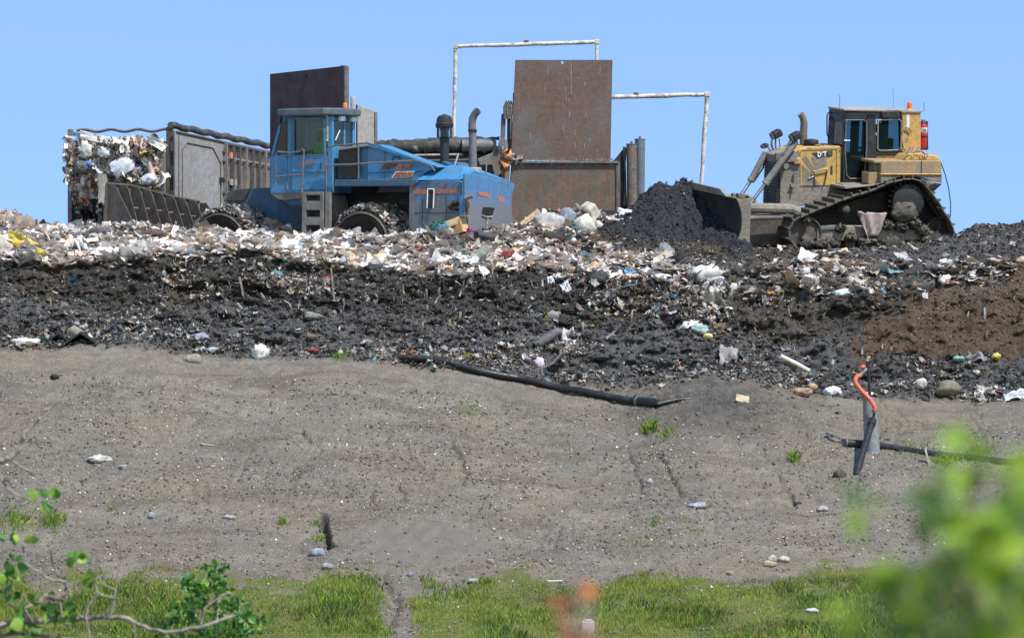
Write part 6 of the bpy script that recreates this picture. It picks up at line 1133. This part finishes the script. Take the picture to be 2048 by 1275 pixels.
for i, (px, py, cl) in enumerate(((1014, 313, (.62, .30, .12)), (1009, 325, (.55, .25, .10)), (1022, 315, (.5, .46, .4)), (1032, 317, (.42, .40, .34)))):
    V, Fc = ico(.15, 2, (.10, .08, .10 if i < 2 else .05), 130+i); link('snagged_scrap', np_mesh('scrap', V+np.array(T(px, py, -.18)), Fc), colmat('snagged scrap skin', cl), B)
MB().obox(T(1035, 316, -.2), (.25, .12, .05)).build('snagged_scrap', M_['palegray'], B)
# white pipe frames
def pipe_frame(pts, Y, r_, lab, name='pipe_frame'):
    M = Matrix.Translation(P(pts[0][0], 480, Y)); t = Tr(M); fr = empty(name, M, lab, 'pipe frame', 'white pipe bow frames'); V_ = [t(x, y, 0) for x, y in pts]
    for a_, b2 in zip(V_, V_[1:]):
        n_ = 14; rr_ = random.Random(int(a_.x*100)+3); d = (b2-a_).normalized(); side_ = Vector((0, 0, 1)) if abs(d.x) > .7 else Vector((1, 0, 0))
        path = [a_.lerp(b2, i/n_)+side_*rr_.uniform(-.008, .008)*(0 if i in (0, n_) else 1) for i in range(n_+1)]; nm = 'cross_bar' if abs(d.x) > .7 else 'upright'
        if nm == 'upright': path[0] = path[0]+Vector((0, 0, -.004)); 
        o = MB().tube(path, [r_*rr_.uniform(.9, 1.1) for _ in path], 10).build(nm, M_['whitepipe'], fr, smooth=True)
        if nm == 'cross_bar': MB().obox(a_.lerp(b2, .5)+Vector((0, 0, .06)), (.12, .06, .08)).build('clamp', M_['rust'], o)
    for c_ in V_[1:-1]: MB().obox(c_, (r_*2.3, r_*2.3, r_*2.3)).build('corner_fitting', M_['whitepipe'], fr, bevel=.015)
    return fr
pipe_frame([(903, 480), (911, 93), (1194, 84), (1190, 480)], 127.5, .05, 'taller white pipe frame rising left of and behind the brown wall')
pipe_frame([(1124, 480), (1130, 197), (1414, 189), (1396, 480)], 126.0, .055, 'lower white pipe frame reaching right from behind the brown wall to the soil heap')
# ================================================================ pipes and gas well
def cov(pts, r_, n=14, lift=.3, wig=.0):
    out = []
    for (x, y, dz) in pts: p = onground(x, y); out.append(p+Vector((0, 0, r_*lift+dz)))
    res = []
    for a_, b_ in zip(out, out[1:]):
        for k in range(6): res.append(a_.lerp(b_, k/6)+Vector((0, 0, wig*math.sin(len(res)*.8))))
    return res+[out[-1]]
H1 = empty('black_pipe', Matrix.Identity(4), 'long black plastic pipe slanting down across the upper bare slope', 'pipe')
RP = .072; pth = cov([(790, 722, .05), (850, 726, .08), (905, 738, .08), (960, 750, .05), (1040, 765, .06), (1120, 782, .05), (1200, 797, .05), (1262, 808, .04)], .085, wig=.006)
MB().tube(pth, [.058+.019*min(1, i/12) for i in range(len(pth))], 14).build('pipe_run', M_['rubber'], H1, smooth=True)
e = pth[-1]; f_ = onground(1322, 814)+Vector((0, 0, .07)); MB().tube([e, e.lerp(f_, .15), e.lerp(f_, .2), e.lerp(f_, .75), f_], [.077, .077, .10, .10, .08], 16).build('coupling', M_['rubber'], H1, smooth=True)
MB().lathe(e.lerp(f_, .22), (f_-e).normalized(), [(.12, 0), (.12, .05)], 16).build('coupling_band', M_['gray'], H1)
g2 = onground(1380, 800)+Vector((0, .1, .02)); MB().tube([f_+Vector((-.08, 0, -.02)), f_.lerp(g2, .5)+Vector((0, 0, .02)), g2], [.06, .05, .04], 12).build('buried_pipe_end', M_['rubber'], H1, smooth=True)
for k in range(1, 5): MB().lathe(pth[k*9], (pth[k*9+1]-pth[k*9]).normalized(), [(.10, 0), (.10, .03)], 14).build('weld_bead', M_['rubber'], H1)
H2 = empty('black_pipe', Matrix.Identity(4), 'black plastic header pipe running right from behind the grey standpipe', 'pipe')
pth = cov([(1692, 893, .05), (1735, 896, .05), (1800, 901, .0), (1870, 910, -.02), (1920, 918, .02), (2000, 926, .0), (2100, 936, .02)], .085)
MB().tube(pth, .085, 14).build('pipe_run', M_['rubber'], H2, smooth=True); MB().lathe(pth[0], (pth[0]-pth[3]).normalized(), [(.095, 0), (.095, .03), (.02, .04)], 14).build('end_cap', M_['gray'], H2, smooth=True)
w0 = onground(1742, 900); Yw = w0.y; at = lambda x, y, dy=0: P(x, y, Yw+dy)
Wl = empty('gas_wellhead', Matrix.Identity(4), 'landfill gas wellhead with grey standpipe, black riser and orange hose', 'gas well')
MB().tube([at(1745, 912), at(1742, 860), at(1738, 797)], [.165, .155, .135], 20).build('standpipe', M_['pvc'], Wl, smooth=True)
MB().lathe(at(1738, 797), (0, 0, 1), [(.14, -.02), (.145, 0), (.145, .03), (.06, .035)], 20).build('standpipe_cap', M_['pvc'], Wl)
MB().tube([at(1740, 800), at(1736, 728), at(1735, 718)], [.035, .035, .03], 10).build('riser_rod', M_['rubber'], Wl, smooth=True)
MB().tube([at(1735, 722), at(1736, 715), at(1741, 714)], .035, 8).build('elbow_cap', surf('pinkish fitting', (.45, .33, .30), (.2, .15, .13), .3, 6, .6), Wl, smooth=True)
MB().tube([at(1733, 738), at(1724, 745, -.06), at(1720, 752, -.10)], .045, 10).build('valve_body', M_['gray'], Wl, smooth=True)
MB().lathe(at(1726, 735, -.05), (-.3, -.3, 1), [(.06, 0), (.065, .03), (.03, .06)], 10).build('valve_handle', M_['hose'], Wl)
hp = [at(*q) for q in ((1720, 750, -.10), (1713, 753, -.14), (1710, 760, -.16), (1713, 769, -.18), (1722, 780, -.2), (1735, 793, -.24), (1744, 804, -.28), (1750, 815, -.3), (1749, 822, -.3))]
MB().tube(hp, .047, 12).build('orange_hose', M_['hose'], Wl, smooth=True)
f0 = onground(1713, 944); Yf = f0.y; r0 = P(1713, 946, Yf); r1 = at(1745, 840, -.3)
MB().tube([hp[-1], at(1747, 833, -.3), r1], [.03, .03, .04], 10).build('hose_adapter', M_['rubber'], Wl, smooth=True); MB().lathe(hp[-1], (0, 0, 1), [(.055, -.03), (.055, .03)], 12).build('hose_clamp', M_['gray'], Wl)
dv = (r1-r0); MB().tube([r0-dv*.05, r0+dv*.9, r0+dv*.9, r0+dv*1.0], [.072, .072, .088, .088], 16).build('black_riser', M_['rubber'], Wl, smooth=True)
# weathered post in the grass
pp = onground(1176, 1262); Pst = MB(); Pst.box((-.12, -.12, -.6), (.12, .12, .0)); Pst.lathe((0, 0, 0), (0, 0, 1), [(.10, 0), (.09, .03), (.02, .04)], 8)
o = Pst.build('wooden_post', surf('silvery post', (.40, .36, .36), (.24, .2, .2), .4, 8, .8), bevel=.02); o.location = P(1176, 1241, pp.y); tag(o, 'pinkish grey square post top standing in the grass', 'post')

# ================================================================ trees near the camera
def leafproto(asp=1.0, fold=.25, n=8, tip=.15):
    """round aspen leaf: fan of quads folded along the midrib"""
    vs = [(0, 0, 0), (0, 1, 0)]; L = []; 
    t = np.linspace(0, 1, n); xs = np.sin(np.pi*t**.8)*.5*asp*(1-tip*t); L = [(x, y, fold*x) for x, y in zip(xs, t)]
    V = [(0, y, -.02) for y in t]+[(x, y, z) for x, y, z in L]+[(-x, y, z) for x, y, z in L]; F_ = []
    for i in range(n-1): F_ += [(i, i+1, n+i+1, n+i), (i, 2*n+i, 2*n+i+1, i+1)]
    return np.array(V), np.array(F_)
leafmat = vcol('leaf blades', .45, .38, 0, .08, 12, .5)
def leaves(pos, size, col, name, parent, tilt=.8, o3=None):
    n = len(pos); me_parent = parent; return scatter(name, [leafproto(1.0, .25), leafproto(.9, .5), leafproto(1.05, .1)], pos, size, rots(n, tilt) @ (np.eye(3) if o3 is None else o3), col, leafmat, None, None, None, parent)
def lcol(n, light=.3):
    c = np.array([(.07, .19, .03)])*(.6+.8*rng.random((n, 1))); k = rng.random(n) < light; c[k] = np.array([(.26, .42, .06)])*(.7+.5*rng.random((k.sum(), 1))); return c
def branch_tree(name, label, cat, Y, limbs, twigs, leafpts, leafsize, barkmat, trunk=None, light=.35, rs=1.0):
    M = Matrix.Translation(trunk[0]); Mi = M.inverted(); root = empty(name, M, label, cat)
    MB().tube([Mi @ p for p in trunk], [.07, .05, .035, .02][:len(trunk)], 10).build('trunk', barkmat, root, smooth=True)
    for lst, nm in ((limbs, 'limb'), (twigs, 'twig')):
        for pts, r0, r1 in lst:
            r0, r1 = r0*rs, r1*rs
            V_ = [Mi @ P(x, y, Y+d) for x, y, d in pts]; n_ = len(V_); res = []; rr = []
            for i in range(n_-1):
                for k in range(4):
                    t = k/4; res.append(V_[i].lerp(V_[i+1], t)+Vector((random.uniform(-1, 1), random.uniform(-1, 1), random.uniform(-1, 1)))*r0*.35*(1 if k else 0)); rr.append(r0+(r1-r0)*(i+t)/(n_-1))
            res.append(V_[-1]); rr.append(r1); MB().tube(res, rr, 7).build(nm, barkmat, root, smooth=True)
    lp = []; 
    for x, y, d, sp, q in leafpts:
        c = Mi @ P(x, y, Y+d)
        for _ in range(q): lp.append(c+Vector((random.gauss(0, sp), random.gauss(0, sp*1.2), random.gauss(0, sp))))
    lp = np.array([tuple(p) for p in lp]); n = len(lp); leaves(lp, leafsize*(.7+.5*rng.random(n)), lcol(n, light), 'foliage', root, .75, up); return root
Y = 30.0; s_ = Y/F
gnd = lambda x, y: Vector((x, y, float(zat(x, y))))
x_t = (-330-1024)*s_
limbs = [([(-330, 1330, 0), (-120, 1270, 0), (0, 1250, 0), (60, 1240, 0), (130, 1237, .1), (190, 1234, .1), (255, 1236, 0), (275, 1248, 0), (330, 1264, -.1), (400, 1254, -.1), (470, 1230, 0)], .019, .008),
         ([(-330, 1120, 0), (-100, 950, 0), (0, 920, 0), (20, 917, 0), (43, 895, 0), (46, 870, 0), (66, 850, 0), (85, 825, 0), (110, 805, 0), (130, 785, 0)], .022, .004),
         ([(-330, 1200, .2), (-60, 1000, .2), (0, 950, .1), (12, 975, .1), (40, 992, .1), (72, 1001, .1)], .012, .004),
         ([(-120, 1300, 0), (30, 1265, .1), (150, 1278, .1), (260, 1290, 0)], .012, .006)]
twigs = [([(60, 1240, 0), (50, 1215, 0), (80, 1202, 0), (92, 1190, 0), (105, 1205, 0)], .008, .005), ([(80, 1203, 0), (88, 1190, 0), (120, 1196, 0), (136, 1180, 0), (132, 1162, 0), (104, 1160, 0), (85, 1148, 0), (50, 1125, 0), (46, 1095, 0), (46, 1085, 0)], .012, .004),
         ([(92, 1205, .05), (110, 1196, .05), (130, 1200, .05), (132, 1175, .05), (130, 1155, .05), (118, 1150, .05), (106, 1128, .05), (100, 1098, 0), (98, 1080, 0)], .011, .004), ([(125, 1152, .0), (130, 1130, 0), (137, 1112, 0)], .006, .003),
         ([(172, 1237, 0), (175, 1215, 0), (188, 1195, 0), (196, 1185, 0), (190, 1170, 0), (190, 1150, 0), (194, 1120, 0), (199, 1102, 0)], .008, .003), ([(172, 1237, .02), (178, 1262, 0), (180, 1275, 0)], .007, .006),
         ([(218, 1235, 0), (228, 1210, 0), (230, 1190, 0), (232, 1165, 0), (240, 1130, 0), (242, 1115, 0), (262, 1108, 0), (290, 1092, 0), (310, 1075, 0)], .008, .002), ([(241, 1116, 0), (241, 1086, 0), (262, 1068, 0), (270, 1052, 0), (270, 1045, 0)], .005, .002), ([(229, 1194, 0), (215, 1192, 0), (200, 1188, 0)], .006, .005), ([(229, 1177, 0), (212, 1170, 0), (202, 1162, 0), (198, 1155, 0)], .005, .002),
         ([(62, 1240, .05), (40, 1225, .05), (15, 1205, 0), (18, 1185, 0)], .006, .003), ([(60, 1210, 0), (52, 1200, 0), (48, 1185, 0)], .006, .003), ([(38, 1150, 0), (30, 1120, 0), (32, 1100, 0), (28, 1085, 0)], .005, .002),
         ([(20, 917, 0), (40, 933, 0), (62, 943, 0), (84, 945, 0), (96, 938, 0), (105, 925, 0), (110, 912, 0)], .008, .002), ([(84, 835, 0), (110, 818, 0), (125, 795, 0), (130, 782, 0)], .005, .002), ([(55, 883, 0), (90, 882, 0), (132, 878, 0)], .006, .002), ([(72, 845, 0), (88, 842, 0), (90, 830, 0)], .006, .002),
         ([(0, 782, 0), (12, 755, 0), (20, 730, 0)], .006, .002), ([(0, 855, 0), (25, 848, 0), (38, 828, 0)], .004, .002), ([(58, 878, 0), (70, 870, 0), (76, 890, 0), (74, 870, 0)], .010, .004), ([(25, 965, .1), (12, 960, .1), (0, 948, .1)], .008, .005),
         ([(268, 1245, 0), (270, 1275, 0), (270, 1300, 0)], .006, .005), ([(120, 1205, 0), (125, 1235, 0), (140, 1262, 0)], .007, .005), ([(330, 1264, 0), (340, 1280, 0), (345, 1300, 0)], .006, .004), ([(400, 1254, 0), (410, 1215, 0), (440, 1195, 0), (455, 1185, .0), (470, 1190, 0)], .008, .003)]
lp = [(80, 990, 0, .01, 2), (100, 980, 0, .015, 3), (92, 1012, 0, .01, 2), (15, 1075, 0, .015, 3), (40, 1070, 0, .015, 2), (62, 1075, 0, .012, 2), (135, 1112, 0, .016, 3), (150, 1108, 0, .01, 2), (140, 1132, 0, .012, 2), (178, 1120, 0, .016, 4), (172, 1150, 0, .012, 3), (185, 1155, 0, .01, 2), (15, 1140, 0, .04, 12), (10, 1180, 0, .05, 18), (12, 1220, 0, .05, 12), (60, 1215, 0, .03, 5), (108, 1225, 0, .045, 14), (60, 1250, 0, .04, 10), (115, 1215, .05, .025, 6), (130, 1240, 0, .02, 4)]
branch_tree('aspen_tree', 'bare twisted grey branches with a few round leaves, lower left corner', 'tree', Y, limbs, twigs, lp, .076, surf('grey brown bark', (.30, .26, .225), (.10, .08, .07), .55, 14, .85, 0, .004), [gnd(x_t-.3, Y)-Vector((0, 0, .1)), P(-330, 1330, Y), P(-330, 1120, Y+.02), P(-330, 900, Y)], rs=1.15)
Y = 42.0; s_ = Y/F
lp = []; rr_ = random.Random(9)
crown = [(432, 1140, 22, 14), (440, 1170, 30, 20), (385, 1170, 30, 16), (470, 1215, 38, 26), (400, 1210, 45, 28), (360, 1235, 35, 24), (440, 1255, 60, 40), (500, 1250, 30, 20), (380, 1290, 80, 40), (470, 1310, 80, 40)]
lp = [(cx+rr_.gauss(0, rx*.45), cy+rr_.gauss(0, ry*.5), rr_.uniform(-.35, .35), .03, 5) for cx, cy, rx, ry in crown for _ in range(int(rx*.42))]
gb = gnd((425-1024)*s_, Y)
limbs = [([(425, 1400, 0), (430, 1300, 0), (436, 1220, 0), (434, 1140, 0)], .02, .006), ([(428, 1330, 0), (395, 1250, .1), (380, 1180, .1)], .014, .005), ([(428, 1340, 0), (470, 1270, -.1), (480, 1200, -.1)], .014, .005), ([(420, 1380, 0), (360, 1290, 0), (350, 1230, 0)], .012, .004)]
branch_tree('poplar_sapling', 'dense dark green leafy sapling at the lower left', 'tree', Y, limbs, [], lp, .060, M_['bark'], [gb-Vector((0, 0, .1)), P(425, 1400, Y), P(430, 1300, Y)], .16)
# foreground saplings, far out of focus
def blur_sapling(name, label, Y0, clumps, size, light, redden=False, seed=1, base=None):
    rr_ = random.Random(seed); bx = base; g = Vector((bx, Y0, float(zat(bx, Y0))-.05)); M = Matrix.Translation(g); Mi = M.inverted(); root = empty(name, M, label, 'sapling')
    top = max((P(c[0], c[1], Y0+c[2]) for c in clumps), key=lambda v: v.z); MB().tube([Vector((0, 0, 0)), (Mi @ top)*.5+Vector((.03, 0, 0)), Mi @ top], [.014, .008, .002], 8).build('trunk', M_['bark'], root, smooth=True)
    pts = []
    for cx, cy, d, rx, q in clumps:
        q = max(2, int(q*.62)); cx, cy = (cx-30, cy+14) if base > .3 else (cx, cy); c = Mi @ P(cx, cy, Y0+d); r_ = rx*(Y0+d)/F
        st = (Mi @ top)*max(.1, min(.95, c.z/(Mi @ top).z-.12)); MB().tube([st, st.lerp(c, .5)+Vector((0, 0, -.01)), c], [.005, .003, .0015], 6).build('twig', M_['bark'], root)
        for _ in range(q): pts.append(c+Vector((rr_.gauss(0, r_*.55), rr_.gauss(0, r_*.8), rr_.gauss(0, r_*.5))))
    pts = np.array([tuple(p) for p in pts]); n = len(pts); cl = np.array([(.26, .43, .04)])*(.65+.7*rng.random((n, 1))); k = rng.random(n) < light; cl[k] = np.array([(.40, .55, .06)])*(.8+.35*rng.random((k.sum(), 1))); k = rng.random(n) < .18; cl[k] = (.06, .16, .03)
    if redden: cl = np.array([(.70, .20, .14), (.72, .26, .04), (.62, .24, .16)])[rng.integers(0, 3, n)]*(.8+.4*rng.random((n, 1)))
    leaves(pts, size*(.7+.5*rng.random(n)), cl, 'foliage', root, 1.0); return root
cl = [(1745, 990, 0, 22, 5), (1760, 1010, .05, 20, 3), (1900, 940, 0, 35, 7), (1975, 925, .1, 50, 12), (2060, 935, .1, 50, 12), (1925, 1000, 0, 50, 14), (1990, 1010, .1, 60, 20), (2070, 1010, 0, 60, 18), (1890, 1060, 0, 45, 12), (1960, 1085, .2, 60, 18), (2050, 1100, 0, 60, 18), (1830, 1125, 0, 40, 9), (1880, 1150, .1, 50, 14), (1970, 1165, 0, 65, 22), (2060, 1180, .1, 60, 18), (1790, 1190, 0, 45, 8), (1850, 1215, 0, 60, 14), (1950, 1235, .1, 70, 22), (2050, 1250, 0, 70, 20), (1770, 1255, 0, 40, 6), (1720, 1235, .1, 35, 4), (1880, 1290, 0, 80, 22), (2000, 1320, 0, 90, 26), (2130, 1000, .1, 80, 20), (2150, 1150, 0, 90, 24), (2150, 1300, .1, 100, 26), (1820, 1340, .0, 80, 14)]
blur_sapling('leafy_sapling', 'bright green leafy sapling out of focus at the lower right', 3.7, cl, .027, .38, seed=4, base=(2080-1024)*3.7/F)
cl = [(1158, 1180, 0, 10, 3), (1126, 1222, 0, 14, 4), (1140, 1236, .05, 10, 3), (1165, 1262, 0, 14, 5), (1185, 1195, .05, 12, 1), (1160, 1300, 0, 22, 6)]
blur_sapling('red_leaf_shoot', 'small reddish orange shoot out of focus at the bottom centre', 4.9, cl, .023, .2, True, 7, base=(1160-1024)*4.9/F)
